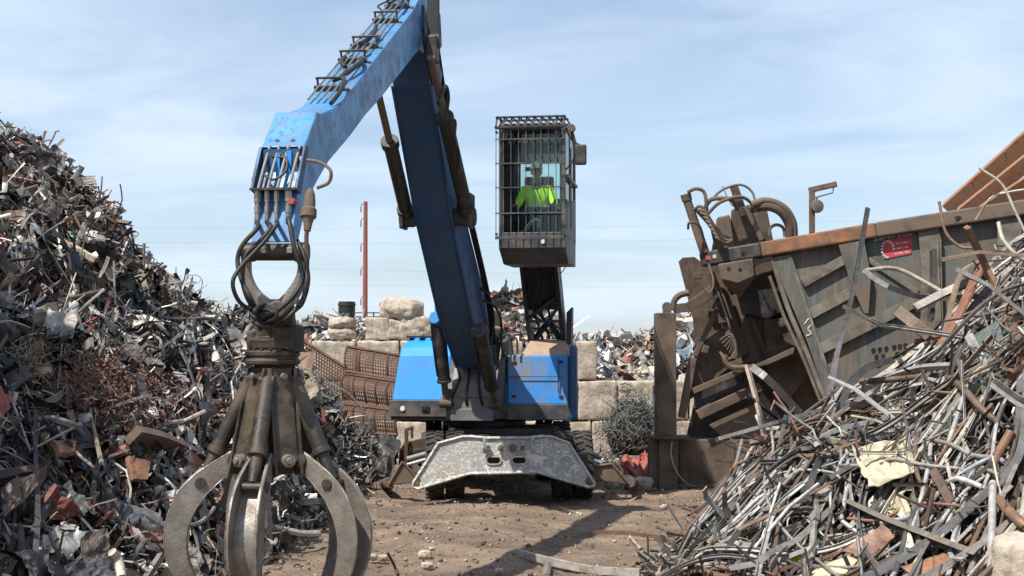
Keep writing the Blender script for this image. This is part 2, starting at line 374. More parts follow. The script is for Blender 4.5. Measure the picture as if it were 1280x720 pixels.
# ------------------------------------------------------------ scrap templates (quads only) as numpy
def t_plate(rg, n=5, crump=.12):
    g = np.linspace(-.5, .5, n + 1); X, Y = np.meshgrid(g, g, indexing='ij')
    k1, k2, p1, p2 = rg.uniform(1, 6, 4); a = rg.uniform(.03, .2)
    Z = a * np.sin(X * k1 + p1) + a * .7 * np.sin(Y * k2 + p2 + X * 2) + rg.normal(0, crump * .28, X.shape) + rg.choice([0, .25, .5]) * np.abs(X * math.cos(p1) + Y * math.sin(p1) - rg.uniform(-.2, .2))
    X = X + rg.normal(0, .06, X.shape); Y = Y + rg.normal(0, .06, Y.shape)
    asp = rg.uniform(.3, 1)
    V = np.stack([X, Y * asp, Z], -1).reshape(-1, 3); m = n + 1
    Fq = [(i * m + j, (i + 1) * m + j, (i + 1) * m + j + 1, i * m + j + 1) for i in range(n) for j in range(n)]
    return V, np.array(Fq)
def t_crush(rg, n=10):
    g = np.linspace(-.5, .5, n + 1); X, Y = np.meshgrid(g, g, indexing='ij'); asp = rg.uniform(.35, 1)
    Z = np.zeros_like(X); X0 = X.copy(); Y0 = Y * asp
    for i in range(rg.integers(4, 8)):
        th = rg.uniform(0, math.pi); c0 = rg.uniform(-.35, .35); s = rg.uniform(.15, .6) * rg.choice([-1, 1]); Z += s * np.abs(X0 * math.cos(th) + Y0 * math.sin(th) - c0)
    Z = (Z - Z.mean()) * .7 + rg.normal(0, .012, X.shape); k = 1 - .35 * np.abs(Z)
    cut = rg.uniform(.0, .12, 4); X = X0 * k + rg.normal(0, .015, X.shape); Y = Y0 * k + rg.normal(0, .015, X.shape)
    V = np.stack([X, Y, Z], -1).reshape(-1, 3); m = n + 1
    th = rg.uniform(0, 6.28); keep = []
    for i in range(n):
        for j in range(n):
            if abs(i - n / 2) + abs(j - n / 2) > n * rg.uniform(.78, .95): continue
            keep.append((i * m + j, (i + 1) * m + j, (i + 1) * m + j + 1, i * m + j + 1))
    return V, np.array(keep)
def path_np(rg, n, curl):
    d = np.array([1., 0, 0]); p = np.zeros(3); pts = [p.copy()]; ax = rg.normal(0, 1, 3); ax /= np.linalg.norm(ax)
    for i in range(n):
        ang = rg.normal(0, curl) + curl * .6
        if rg.random() < .12: ang += rg.normal(0, .9)
        d = d * math.cos(ang) + np.cross(ax, d) * math.sin(ang) + ax * ax.dot(d) * (1 - math.cos(ang))
        p = p + d / n; pts.append(p.copy())
        ax = ax + rg.normal(0, .25, 3); ax /= np.linalg.norm(ax)
    pts = np.array(pts); return pts - pts.mean(0)
def path_r(rg, n, curl):
    q = Quaternion(rg.normal(0, 1, 4)); q.normalize(); return path_np(rg, n, curl) @ np.array(q.to_matrix())
def sweep_np(pts, prof, twist=0., closed=True):
    m, n = len(pts), len(prof); V = []; a = None
    for k in range(m):
        d = pts[min(k + 1, m - 1)] - pts[max(k - 1, 0)]; d = d / (np.linalg.norm(d) + 1e-9)
        if a is None:
            a = np.cross(d, [.3, .5, .8]); a /= np.linalg.norm(a)
        a = a - d * a.dot(d); a /= np.linalg.norm(a) + 1e-9; b = np.cross(d, a)
        t = twist * k / m; ct, st = math.cos(t), math.sin(t)
        for x, y in prof: V.append(pts[k] + a * (x * ct - y * st) + b * (x * st + y * ct))
    r = n if closed else n - 1
    Fq = [(k * n + i, k * n + (i + 1) % n, (k + 1) * n + (i + 1) % n, (k + 1) * n + i) for k in range(m - 1) for i in range(r)]
    return np.array(V), np.array(Fq)
def t_strip(rg, w=.09, n=8, curl=.18):
    w = w * rg.uniform(.5, 1.4)
    return sweep_np(path_np(rg, n, curl), [(-w / 2, 0), (0, w * rg.uniform(-.25, .25)), (w / 2, 0)], rg.normal(0, 1.2), False)
def t_angle(rg, w=.06, n=6, curl=.08):
    return sweep_np(path_np(rg, n, curl), [(-w / 2, w / 2), (-w / 2, -w / 2), (w / 2, -w / 2), (w / 2, w / 2)], rg.normal(0, .6), False)
def t_wire(rg, r=.012, n=14, curl=.3):
    return sweep_np(path_np(rg, n, curl), [(r, 0), (-r * .5, r * .87), (-r * .5, -r * .87)], 0)
def t_tube(rg, r=.03, n=8, curl=.1):
    return sweep_np(path_np(rg, n, curl), [(r * math.cos(t), r * math.sin(t)) for t in np.linspace(0, 2 * math.pi, 7)[:-1]], 0)
def t_chunk(rg):
    s = rg.uniform(.35, 1, 3); V = np.array([(x, y, z) for x in (-.5, .5) for y in (-.5, .5) for z in (-.5, .5)]) * s + rg.normal(0, .09, (8, 3))
    return V, np.array([(0, 1, 3, 2), (4, 6, 7, 5), (0, 4, 5, 1), (2, 3, 7, 6), (0, 2, 6, 4), (1, 5, 7, 3)])
_tr = np.random.default_rng(3)
TM = {'plate': [t_plate(_tr) for _ in range(40)], 'strip': [t_strip(_tr) for _ in range(40)], 'crush': [t_crush(_tr) for _ in range(40)], 'curl': [t_strip(_tr, .06, 14, .5) for _ in range(30)],
      'angle': [t_angle(_tr) for _ in range(25)], 'wire': [t_wire(_tr) for _ in range(40)], 'tube': [t_tube(_tr) for _ in range(20)], 'chunk': [t_chunk(_tr) for _ in range(25)],
      'long': [t_strip(_tr, .026, 12, .08) for _ in range(30)], 'longtube': [t_tube(_tr, .009, 12, .08) for _ in range(30)], 'longangle': [t_angle(_tr, .022, 10, .06) for _ in range(30)]}

def rot_from(z, x_hint):
    z = z / np.linalg.norm(z); x = x_hint - z * z.dot(x_hint)
    if np.linalg.norm(x) < 1e-4: x = np.cross(z, [0, 0, 1.]) + 1e-3
    x /= np.linalg.norm(x); return np.stack([x, np.cross(z, x), z], 1)

def mass(name, samples, kinds, palette, sizes, sink=(-.25, .12), align=.8, flow=None, flowk=0., seed=1, extra=None, stretch=None):
    """one mesh of many scrap pieces. samples: (pos, normal) arrays. kinds: {type: weight}. palette: [(r,g,b,metal,weight)]"""
    rg = np.random.default_rng(seed)
    pos, nor = samples; n = len(pos)
    kk = list(kinds); kw = np.array([kinds[k] for k in kk], float); kw /= kw.sum()
    pw = np.array([p[4] for p in palette], float); pw /= pw.sum()
    VV = []; FF = []; CC = []; o = 0
    for i in range(n):
        k = kk[rg.choice(len(kk), p=kw)]; T, Q = TM[k][rg.integers(len(TM[k]))]
        lo, hi = sizes[k]; s = lo * (hi / lo) ** (rg.random() ** 1.6)
        z = nor[i] * align + rg.normal(0, .5, 3)
        x = rg.normal(0, 1, 3)
        if flow is not None: x = x * (1 - flowk) + np.array(flow) * flowk * 2 * (1 if rg.random() < .5 else -1)
        R = rot_from(z, x)
        p = pos[i] + nor[i] * rg.uniform(*sink)
        V = (T * s) @ R.T + p
        V[:, 2] = np.maximum(V[:, 2], -.02 + .03 * rg.random())
        cw = pw * np.exp([2.6 * noise.noise(V3(pos[i]) * .9 + V3((q * 17.3, seed, 0))) for q in range(len(palette))]); c = palette[rg.choice(len(palette), p=cw / cw.sum())]; f = rg.uniform(.65, 1.3)
        VV.append(V); FF.append(Q + o) if Q.shape[1] == 4 else None; o += len(V)
        CC.append(np.tile([min(1, c[0] * f), min(1, c[1] * f), min(1, c[2] * f), c[3]], (len(V), 1)))
    if extra:
        V, Q, C = extra; VV.append(V); FF.append(Q + o); CC.append(C); o += len(V)
    V = np.concatenate(VV); Q = np.concatenate(FF); C = np.concatenate(CC)
    me = bpy.data.meshes.new(name); me.vertices.add(len(V)); me.vertices.foreach_set('co', V.astype(np.float32).ravel())
    me.loops.add(Q.size); me.loops.foreach_set('vertex_index', Q.astype(np.int32).ravel())
    me.polygons.add(len(Q)); me.polygons.foreach_set('loop_start', np.arange(0, Q.size, 4, dtype=np.int32))
    a = me.color_attributes.new('Col', 'FLOAT_COLOR', 'POINT'); a.data.foreach_set('color', C.astype(np.float32).ravel())
    me.update(calc_edges=True); me.validate()
    if 'heap' in name: me.shade_smooth(); me.set_sharp_from_angle(angle=.9)
    me.materials.append(M['mass'])
    ob = bpy.data.objects.new(name, me); COL.objects.link(ob)
    return ob

# a heap surface: columns given by px -> (silhouette py, Y) and (toe Y); t from toe (0) over the crest (1) and down the back (2)
class Heap:
    def __init__(s, cols, amp=.25, seed=0., back=6, bow=.12):
        s.c = cols; s.amp = amp; s.seed = seed; s.back = back; s.bow = bow
    def at(s, px, t):
        c = s.c; k = 0
        while k < len(c) - 2 and px > c[k + 1][0]: k += 1
        a, b = c[k], c[k + 1]; w = (px - a[0]) / (b[0] - a[0])
        top, yt, y0 = [a[i] * (1 - w) + b[i] * w for i in (1, 2, 3)]
        C = P(px, top, yt); u = C.x / C.y
        if t <= 1:
            y = y0 + (yt - y0) * t; z = C.z * (t + s.bow * math.sin(math.pi * t))
        else:
            q = t - 1; y = yt + s.back * q; z = C.z * (1 - q) ** 1.0 if q <= 1 else 0
        p = V3((u * y, y, z))
        nn = s.amp * noise.fractal(p * .8 + V3((s.seed, 0, 0)), .6, 2.1, 4) * min(1, t * 4)
        if t < 1.6: p.z = max(0, p.z + nn * (.35 if .85 < t < 1.15 else 1))
        return p
    def normal(s, px, t):
        e = 6; a = s.at(px + e, t) - s.at(px - e, t); b = s.at(px, min(2, t + .03)) - s.at(px, max(0, t - .03))
        n = a.cross(b)
        if n.length < 1e-9: return V3((0, 0, 1))
        n.normalize()
        return n if n.z > -.2 else -n
    def sample(s, n, seed, tr=(0, 1.12), pr=None):
        rg = np.random.default_rng(seed); x0, x1 = pr or (s.c[0][0], s.c[-1][0])
        ps = []; ns = []
        for _ in range(n):
            px = rg.uniform(x0, x1); t = rg.uniform(*tr); p = s.at(px, t); q = s.normal(px, t); ps.append(tuple(p)); ns.append(tuple(q))
        return np.array(ps), np.array(ns)
    def core(s, col=(.03, .024, .02, 0), drop=.22, nx=70, nt=44):
        V = []; x0, x1 = s.c[0][0], s.c[-1][0]
        for i in range(nx + 1):
            for j in range(nt + 1):
                p = s.at(x0 + (x1 - x0) * i / nx, 2 * j / nt); V.append((p.x, p.y + drop * .5, max(-.05, p.z - drop)))
        m = nt + 1
        Q = [(i * m + j, (i + 1) * m + j, (i + 1) * m + j + 1, i * m + j + 1) for i in range(nx) for j in range(nt)]
        return np.array(V), np.array(Q), np.tile(col, (len(V), 1))

PAL_L = [(.085, .082, .082, .3, 22), (.022, .022, .023, .1, 15), (.1, .096, .09, .4, 13), (.08, .055, .04, 0, 13), (.18, .115, .08, 0, 7), (.36, .345, .32, .45, 20), (.5, .49, .46, .6, 13),
         (.55, .52, .47, .2, 8), (.3, .25, .18, 0, 5), (.24, .07, .05, 0, 2.2), (.07, .1, .16, 0, .9), (.25, .3, .3, 0, .7), (.28, .13, .07, 0, 1.0)]
PAL_B = [(.36, .36, .36, .3, 16), (.62, .6, .56, .1, 24), (.2, .19, .18, .2, 8), (.3, .19, .13, 0, 7), (.55, .47, .37, 0, 14), (.26, .11, .07, 0, 5), (.14, .2, .24, 0, 3), (.1, .1, .1, 0, 4)]
PAL_R = [(.19, .18, .17, .45, 24), (.42, .4, .37, .4, 10), (.06, .057, .054, .3, 30), (.17, .105, .075, 0, 18), (.26, .14, .09, 0, 8), (.5, .46, .38, 0, 6), (.04, .038, .036, .1, 12), (.28, .3, .2, 0, 3)]

LEFT = Heap([(-420, 20, 17, 9.5), (-150, 90, 19.5, 10.5), (-40, 135, 20.5, 11.5), (0, 168, 21, 12), (45, 182, 21.3, 12.3), (75, 210, 21.5, 12.5), (100, 240, 21.8, 12.8), (140, 288, 22, 13), (175, 318, 22.4, 13.2),
             (210, 348, 23, 13.5), (250, 382, 24, 14), (300, 405, 25, 14.8), (340, 425, 26, 16), (380, 470, 26.5, 18), (430, 545, 27, 22), (470, 566, 27.3, 26)], .35, 3)
SZ_L = {'crush': (.12, .55), 'plate': (.05, .28), 'strip': (.15, .75), 'curl': (.15, .5), 'angle': (.2, .8), 'wire': (.25, .9), 'tube': (.2, .8), 'chunk': (.05, .2), 'long': (.5, 1.2)}
KD_L = {'crush': 14, 'plate': 12, 'strip': 27, 'curl': 19, 'angle': 5, 'wire': 26, 'tube': 4, 'chunk': 5, 'long': 8}
def drape(h, rg, px, t, length, lo=-.08, hi=.16, seg=9, dirp=None):
    # a springy length lying over the heap, running down to the left with its own curve
    r_ = rg.random(); a = dirp if dirp is not None else (rg.normal(2.8, .25) if r_ < .5 else (rg.normal(2.2, .35) if r_ < .72 else rg.uniform(3.1, 4.0)))     # heading in (px/100, t*2.2) space, pointing left and down
    k = rg.normal(0, .1); pts = []; off = rg.uniform(lo, hi); bow = rg.uniform(0, .2)
    p = h.at(px, t) + h.normal(px, t) * off; pts.append(p); tot = 0
    step = length / seg
    for i in range(seg):
        for _ in range(3):
            q = h.at(px + 100 * math.cos(a) * step * .9, min(1.02, max(0, t - abs(math.sin(a)) * step * .13 * (1 if math.sin(a) > 0 else -1))))
        px = px + 100 * math.cos(a) * step * .9; t = min(1.02, max(0, t - math.sin(a) * step * .22)); a += k
        px = min(max(px, h.c[0][0]), h.c[-1][0] - 1)
        if t <= 0: break
        s = (i + 1) / seg; p = h.at(px, t) + h.normal(px, t) * (off + bow * math.sin(math.pi * s)); p.z = max(.04, p.z); pts.append(p)
    # smooth out the roughness of the surface
    for _ in range(3):
        pts = [pts[0]] + [(pts[i - 1] + pts[i] * 2 + pts[i + 1]) / 4 for i in range(1, len(pts) - 1)] + [pts[-1]]
    if len(pts) > 2 and rg.random() < .5:   # kinked or lifted end
        pts[-1] = pts[-1] + V3(rg.normal(0, .12, 3)) + V3((0, 0, .08)); pts[0] = pts[0] + V3(rg.normal(0, .15, 3)) + V3((0, -.05, .1))
    return pts
def drape_bulk(h, n, seed, pal, rng_px=(850, 1470), ln=(.8, 3.2), anyd=.25, wk=1.0):
    rg = np.random.default_rng(seed); VV = []; QQ = []; CC = []; o = 0; w_ = np.array([p[4] for p in pal], float); w_ /= w_.sum()
    while n > 0:
        pts = drape(h, rg, rg.uniform(*rng_px), rg.uniform(.1, 1.0), rg.uniform(*ln), -.4, .1, dirp=(rg.uniform(0, 6.28) if rg.random() < anyd else None))
        if len(pts) < 7: continue
        w = rg.uniform(.018, .05) * wk; pts = pts[::3] if rg.random() < .4 else pts; k = rg.integers(3)
        prf = [[(-w / 2, 0), (0, w * .1), (w / 2, 0)], [(-w / 2, w / 2), (-w / 2, -w / 2), (w / 2, -w / 2)], [(w * .35 * math.cos(t), w * .35 * math.sin(t)) for t in np.linspace(0, 2 * math.pi, 6)[:-1]]][k]
        V, Q_ = sweep_np(np.array([tuple(p) for p in (spline(pts, 2) if len(pts) > 4 else pts)]), prf, rg.normal(0, 1), k == 2)
        c = pal[rg.choice(len(pal), p=w_)]; f = rg.uniform(.7, 1.3)
        VV.append(V); QQ.append(Q_ + o); o += len(V); CC.append(np.tile([c[0] * f, c[1] * f, c[2] * f, c[3]], (len(V), 1))); n -= 1
    return np.concatenate(VV), np.concatenate(QQ), np.concatenate(CC)
_l = drape_bulk(LEFT, 900, 62, PAL_L, (-60, 420), (.4, 1.8), 1.0, 1.1); _m = LEFT.core()
_xl = (np.concatenate([_l[0], _m[0]]), np.concatenate([_l[1], _m[1] + len(_l[0])]), np.concatenate([_l[2], _m[2]]))
o = mass('mixed_scrap_heap', LEFT.sample(19000, 21, (0, 1.12), (-120, 470)), KD_L, PAL_L, SZ_L, (-.34, .17), .55, seed=5, extra=_xl)
tag(o, 'tall heap of shredded dark scrap metal rising to the left edge', 'scrap heap', kind='stuff')

RIGHT = Heap([(836, 712, 15.0, 14.4), (870, 680, 16, 13.9), (900, 640, 16.8, 13.6), (930, 600, 17.5, 13.2), (960, 560, 18.2, 13), (1000, 530, 18.6, 12.8), (1050, 508, 18.9, 12.6), (1100, 484, 19.1, 12.4), (1150, 448, 19.3, 12.2),
              (1200, 402, 19.5, 12), (1240, 355, 19.7, 12), (1280, 305, 20, 12), (1400, 240, 20.5, 11.5), (1600, 250, 20, 11)], .5, 8, 4.0)
SZ_R = {'long': (.3, 1.6), 'longtube': (.4, 1.8), 'longangle': (.3, 1.6), 'plate': (.12, .5), 'wire': (.3, 1.1), 'strip': (.3, 1.0), 'chunk': (.06, .2), 'angle': (.3, .9), 'curl': (.2, .5)}
KD_R = {'long': 26, 'longtube': 22, 'longangle': 20, 'plate': 5, 'wire': 24, 'strip': 8, 'chunk': 4, 'angle': 7, 'curl': 3}
PAL_D = [(.14, .13, .12, .45, 26), (.32, .3, .27, .45, 15), (.035, .033, .03, .3, 30), (.16, .11, .08, 0, 12), (.22, .13, .08, 0, 5), (.5, .46, .39, 0, 8), (.26, .27, .19, 0, 3)]
_b = drape_bulk(RIGHT, 800, 61, PAL_D); _c = RIGHT.core(drop=.42)
_x = (np.concatenate([_b[0], _c[0]]), np.concatenate([_b[1], _c[1] + len(_b[0])]), np.concatenate([_b[2], _c[2]]))
o = mass('tangled_steel_heap', RIGHT.sample(5500, 31, (0, 1.08), (836, 1480)), KD_R, PAL_R, SZ_R, (-.42, .0), 1.1, flow=(.75, .35, .45), flowk=.6, seed=6, extra=_x)
tag(o, 'tangled heap of steel strips and tubing in front of the tipped hopper', 'scrap heap', kind='stuff')

BACK1 = Heap([(715, 440, 35, 33), (745, 420, 36, 33), (790, 424, 37, 33), (830, 422, 37, 33), (862, 395, 37, 33), (900, 400, 37, 33), (960, 430, 37, 33)], .3, 4, 4)
BACK2 = Heap([(575, 440, 34.5, 33), (600, 385, 35, 33), (625, 370, 35, 33), (655, 368, 35, 33), (690, 400, 35, 33), (715, 425, 35, 33), (730, 450, 35, 33)], .2, 14, 4)
BACK3 = Heap([(290, 440, 35, 33), (340, 412, 35, 33), (380, 402, 35, 33), (412, 396, 35, 33), (440, 402, 35, 33), (480, 415, 35, 33), (545, 425, 35, 33)], .2, 24, 4)
SZ_B = {'crush': (.2, .8), 'plate': (.12, .55), 'strip': (.25, .8), 'curl': (.2, .5), 'angle': (.3, .8), 'wire': (.3, 1.0), 'chunk': (.1, .4), 'tube': (.3, .9), 'long': (.6, 1.6)}
KD_B = {'crush': 12, 'plate': 26, 'strip': 22, 'curl': 6, 'angle': 8, 'wire': 5, 'chunk': 14, 'tube': 4, 'long': 3}
for h, n, sd, lb in ((BACK1, 4200, 41, 'pale jumbled scrap heap behind the stone wall right of the cab tower'), (BACK2, 2600, 42, 'pale scrap heap showing behind the boom and cab tower'), (BACK3, 2000, 43, 'low light coloured scrap heap behind the wall left of the boom')):
    o = mass('sorted_scrap_heap', h.sample(n, sd, (0, 1.1)), KD_B, PAL_B, SZ_B, (-.2, .15), .8, seed=sd, extra=h.core((.1, .08, .06, 0), .15, 30, 16))
    tag(o, lb, 'scrap heap', kind='stuff')
# ------------------------------------------------------------ material handler
LN = V3((1, -.14, 0)).normalized(); BK = V3((.14, 1, 0)).normalized()
HO = V3((-.48, 25, 0))
def U(u, v, z): return HO + LN * u + BK * v + V3((0, 0, z))
RU = Matrix((LN, BK, V3((0, 0, 1)))).transposed()
def UP(px, py, u):
    """point on machine plane at lateral offset u seen at px,py -> (v,z)"""
    r = P(px, py, 1.0) - V3((0, 0, HC)); # direction per unit Y
    # solve (t*r - HO).LN = u
    t = (u + HO.dot(LN)) / V3((r.x, 1, 0)).dot(LN)
    p = V3((r.x * t, t, HC + r.z * t)); return ((p - HO).dot(BK), p.z)
def UPT(px, py, u):
    v, z = UP(px, py, u); return U(u, v, z)
def pr(mb, prof, u0, u1):
    return mb.hexa([U(u0, v, z) for v, z in prof], [U(u1, v, z) for v, z in prof])

H = thing('material_handler', (HO.x, HO.y, 0), 'blue wheeled scrap handler with raised caged cab and long folded boom', 'scrap handler')
# undercarriage (its own slight yaw)
CO = V3((-.16, 25, 0)); CR = V3((1, .06, 0)).normalized(); CB = V3((-.06, 1, 0)).normalized()
def K(a, b, z): return CO + CR * a + CB * b + V3((0, 0, z))
RC = Matrix((CR, CB, V3((0, 0, 1)))).transposed()
ch = MB(); ch.box(K(0, 0, .78), (.95, 4.6, .42), RC); ch.box(K(0, 0, .92), (1.9, 1.5, .3), RC); ch.box(K(0, -1.7, .56), (1.9, .32, .34), RC); ch.box(K(0, 1.8, .56), (1.9, .32, .34), RC)
ch.hexa([K(-.42, -2.2, .55), K(.42, -2.2, .55), K(.16, -2.2, .3), K(-.16, -2.2, .3)], [K(-.42, -1.3, .55), K(.42, -1.3, .55), K(.16, -1.3, .3), K(-.16, -1.3, .3)])
ch.box(K(0, -2.3, .75), (1.2, .5, .25), RC)
ch.build('chassis', M['dark'], H, .01)
def wheel(a, b):
    r = .545; w = .3; c0 = K(a - w / 2, b, r - .012)
    t = MB(); t.lathe(c0, CR, [(.3, 0), (.46, .0), (.52, .03), (.53, .08), (.53, w - .08), (.52, w - .03), (.46, w), (.3, w)], 40)
    for k in range(26):
        an = 2 * math.pi * k / 26
        for sd in (-1, 1):
            an2 = an + (.12 if sd > 0 else 0)
            d = V3((0, 0, 1)) * math.cos(an2) + CB * math.sin(an2); tt = CR.cross(d)
            q0 = c0 + CR * (w / 2 + sd * .02) + d * .535; q1 = c0 + CR * (w / 2 + sd * (w / 2 - .01)) + d * .53 + tt * .05
            t.bar(q0, q1, .05, .035, d)
    wh = t.build('wheel', M['tyre'], H, 0)
    rm = MB(); rm.lathe(c0 + CR * .04, CR, [(.3, 0), (.28, .03), (.12, .08), (.12, w - .16), (.28, w - .1), (.3, w - .08)], 24)
    for k in range(8):
        an = k * math.pi / 4; d = V3((0, 0, 1)) * math.cos(an) + CB * math.sin(an)
        rm.bolt(c0 + CR * .09 + d * .17, -CR, .02, .04); rm.bolt(c0 + CR * (w - .09) + d * .17, CR, .02, .04)
    rm.build('rim', M['grey'], wh, 0)
for b in (-1.72, 1.8):
    for a in (-1.2, -.87, .87, 1.2): wheel(a, b)
# dozer blade / stabiliser in front
YB = 22.25
def bp(px, py, y=YB): return P(px, py, y)
outer = [(577, 546), (590, 545.5), (606, 547.5), (660, 547.5), (676, 545.5), (690, 546), (711, 554), (743, 604), (742, 608), (736, 609), (672, 590), (586, 592), (522, 611), (516, 609), (517, 603), (548, 554)]
def slot(cx, cy, w=8.5, h=4):
    o_ = []
    for k in range(12):
        a = math.pi / 2 + math.pi * k / 11 if k < 6 else 0
    n = 7
    for k in range(n): t = math.pi / 2 + math.pi * k / (n - 1); o_.append((cx - (w - h) + h * math.cos(t), cy - h * math.sin(t)))
    for k in range(n): t = -math.pi / 2 + math.pi * k / (n - 1); o_.append((cx + (w - h) + h * math.cos(t), cy - h * math.sin(t)))
    return o_
def lean(py): return (py - 578) * .0022
holes = [slot(617, 575.5), slot(649, 575.5)]
bd = MB(); bd.plate(outer, lambda a, b: P(a, b, YB - lean(b)), lambda a, b: P(a, b, YB + .06 - lean(b)), holes)
# rim bars round the plate edge, set proud
ed = [P(a, b, YB - .015 - lean(b)) for a, b in outer]
bd.sweep(ed[12:] + ed[:8], [(-.018, -.018), (.018, -.018), (.018, .018), (-.018, .018)])
bd.sweep(ed[7:13], [(-.02, -.02), (.02, -.02), (.02, .02), (-.02, .02)])
blade = bd.build('dozer_blade', M['blade'], H)
lg = MB()
for px in (605.5, 665.5):
    a = P(px, 547, YB - .04); lg.hexa([P(px - 2, 547, YB - .01), P(px - 2, 547, YB - .13), P(px - 1.5, 560, YB - .13), P(px - 2, 567, YB - .02)], [P(px + 2, 547, YB - .01), P(px + 2, 547, YB - .13), P(px + 1.5, 560, YB - .13), P(px + 2, 567, YB - .02)])
lg.each('lug', M['blade'], blade, .006)
for px, py, r in ((626, 560, .05), (641, 560, .065), (653, 560, .04), (521, 604, .085), (738, 602, .085)):
    q = MB(); q.cyl(P(px, py, YB + .0), P(px, py, YB - .06), r, r * .95, 20); q.cyl(P(px, py, YB - .055), P(px, py, YB - .08), r * .5, r * .45, 12); q.build('pin', M['brown_lt'], blade, .006)
sl_ = MB()
for cx in (617, 649):
    s_ = slot(cx, 575.5, 10.2, 5.6); sl_.plate(s_, lambda a, b: P(a, b, YB - .03), lambda a, b: P(a, b, YB + .05), [slot(cx, 575.5, 8.3, 3.8)])
sl_.build('slot_collar', M['blade'], blade)
bb = MB(); bb.box(K(0, -2.45, .7), (1.4, .35, .4), RC); bb.box(K(-.95, -2.5, .62), (.5, .2, .3), RC); bb.box(K(.95, -2.5, .62), (.5, .2, .3), RC); bb.build('blade_mount', M['dark'], H, .01)
# outriggers
for sd, tri, rod in ((-1, [(486, 606), (503, 577), (522, 598), (517, 604)], [(545, 569), (509, 579), (490, 571)]), (1, [(742, 583), (765, 580), (787, 606), (745, 600)], [(722, 567), (752, 577), (757, 574)])):
    m = MB(); y = 23.0
    m.hexa([P(a, b, y) for a, b in tri], [P(a, b, y + .25) for a, b in tri]); m.sweep([P(a, b, y - .01) for a, b in tri[:3]], [(-.02, -.02), (.02, -.02), (.02, .02), (-.02, .02)])
    oa = m.build('outrigger_arm', M['brown_lt'] if sd < 0 else M['brown'], H, .012)
    m = MB(); m.cyl(P(rod[0][0] + sd * -8, rod[0][1] + 3, 23.2), P(rod[0][0] + sd * 6, rod[0][1] + 1, 23.2), .06); m.cyl(P(rod[0][0], rod[0][1] - 5, 23.35), P(rod[1][0], rod[1][1] - 5, 23.35), .045); oc = m.build('outrigger_cylinder', M['grey'], H)
    m = MB(); m.cyl(P(rod[0][0], rod[0][1] + 2, 23.2), P(rod[1][0], rod[1][1] + 2, 23.15), .03); m.build('rod', M['chrome'], oc, smooth=True)
    m = MB(); fx = 478 if sd < 0 else 795; gp = G(fx, 612); m.cyl(gp + V3((0, .1, .02)), gp + V3((0, .1, .12)), .2, .16, 14); m.cyl(gp + V3((0, .1, .1)), P(tri[0][0] if sd < 0 else tri[2][0], 603, 23.1), .07, .09, 10); m.build('outrigger_foot', M['brown'], H, .01)
# turntable
m = MB(); m.cyl(U(0, 0, .98), U(0, 0, 1.24), .62, .62, 40); m.cyl(U(0, 0, 1.1), U(0, 0, 1.19), .72, .72, 40); m.build('turntable', M['dark'], H, .01)
# upper frame
m = MB(); m.box(U(-.1, .9, 1.3), (2.75, 3.2, .16), RU); pr(m, [(0, 1.4), (0, 2.25), (2.4, 2.25), (2.4, 1.4)], .55, 1.25); m.box(U(-.02, -.95, 1.5), (.9, .5, .5), RU); m.box(U(.0, .2, 1.6), (1.0, 1.9, .5), RU)
for u in (-.42, .42):
    pr(m, [(-1.15, 1.25), (-1.2, 1.5), (-.95, 2.0), (-.3, 2.55), (.1, 2.6), (.9, 1.9), (1.0, 1.3)], u - .05, u + .05)
up_ = m.build('upper_frame', M['greydk'], H, .012)
m = MB(); pr(m, [(-1.22, 1.3), (-1.22, 1.85), (-.98, 2.15), (-.98, 1.3)], -.36, .36); m.bar(U(-.36, -1.235, 1.62), U(.36, -1.235, 1.62), .02); m.build('service_cover', M['grey'], up_, .01)
m = MB(); m.box(U(-.02, -1.1, 1.32), (.72, .3, .2), RU); m.build('step_plate', M['grey'], up_, .01)
m = MB()
for u in (-.3, -.1, .12, .3): m.tube([U(u, -1.0, 2.1), U(u * .8, -1.2, 1.9), U(u * 1.2, -1.25, 1.55), U(u + .06, -1.1, 1.4)], .022)
m.each('hydraulic_hose', M['black'], up_, smooth=True)
def zof(py, v): return HC + (445 - py) / F * (25 + v)
# engine housing left: leaning front face
m = MB(); pr(m, [(-.72, 1.56), (-.5, 2.3), (-.38, 2.46), (.2, 2.62), (2.2, 2.62), (2.3, 1.38), (-.7, 1.38)], -1.5, -.5)
for (vv, zz) in (): pass
hl = m.build('engine_cover', M['blue'], H, .04, seg=3)
# slant the outboard top corner a little
for vtx in hl.data.vertices:
    w_ = vtx.co + H.location
    if (w_ - HO).dot(LN) < -1.2 and vtx.co.z > 2.0: vtx.co += LN * .09
m = MB(); pr(m, [(-.76, 1.26), (-.76, 1.545), (-.7, 1.545), (-.7, 1.26)], -1.54, -.5); pr(m, [(-.70, 1.2), (-.70, 1.37), (2.25, 1.37), (2.25, 1.2)], -1.52, -.5)
bump = m.build('bumper', M['greydk'], H, .012)
m = MB(); m.cyl(U(-1.3, -.758, 1.4), U(-1.3, -.785, 1.4), .045, .04, 20); m.build('lamp', M['lens'], bump)
m = MB(); m.box(U(-.9, -.77, 1.4), (.13, .03, .1), RU); m.cyl(U(-.9, -.78, 1.4), U(-.9, -.8, 1.4), .03); m.build('socket', M['black'], bump, .004)
m = MB()
for u in (-1.35, -1.15, -.95): m.box(U(u, .25, 2.64), (.1, .5, .04), RU)
m.each('cover_hinge', M['dark'], hl)
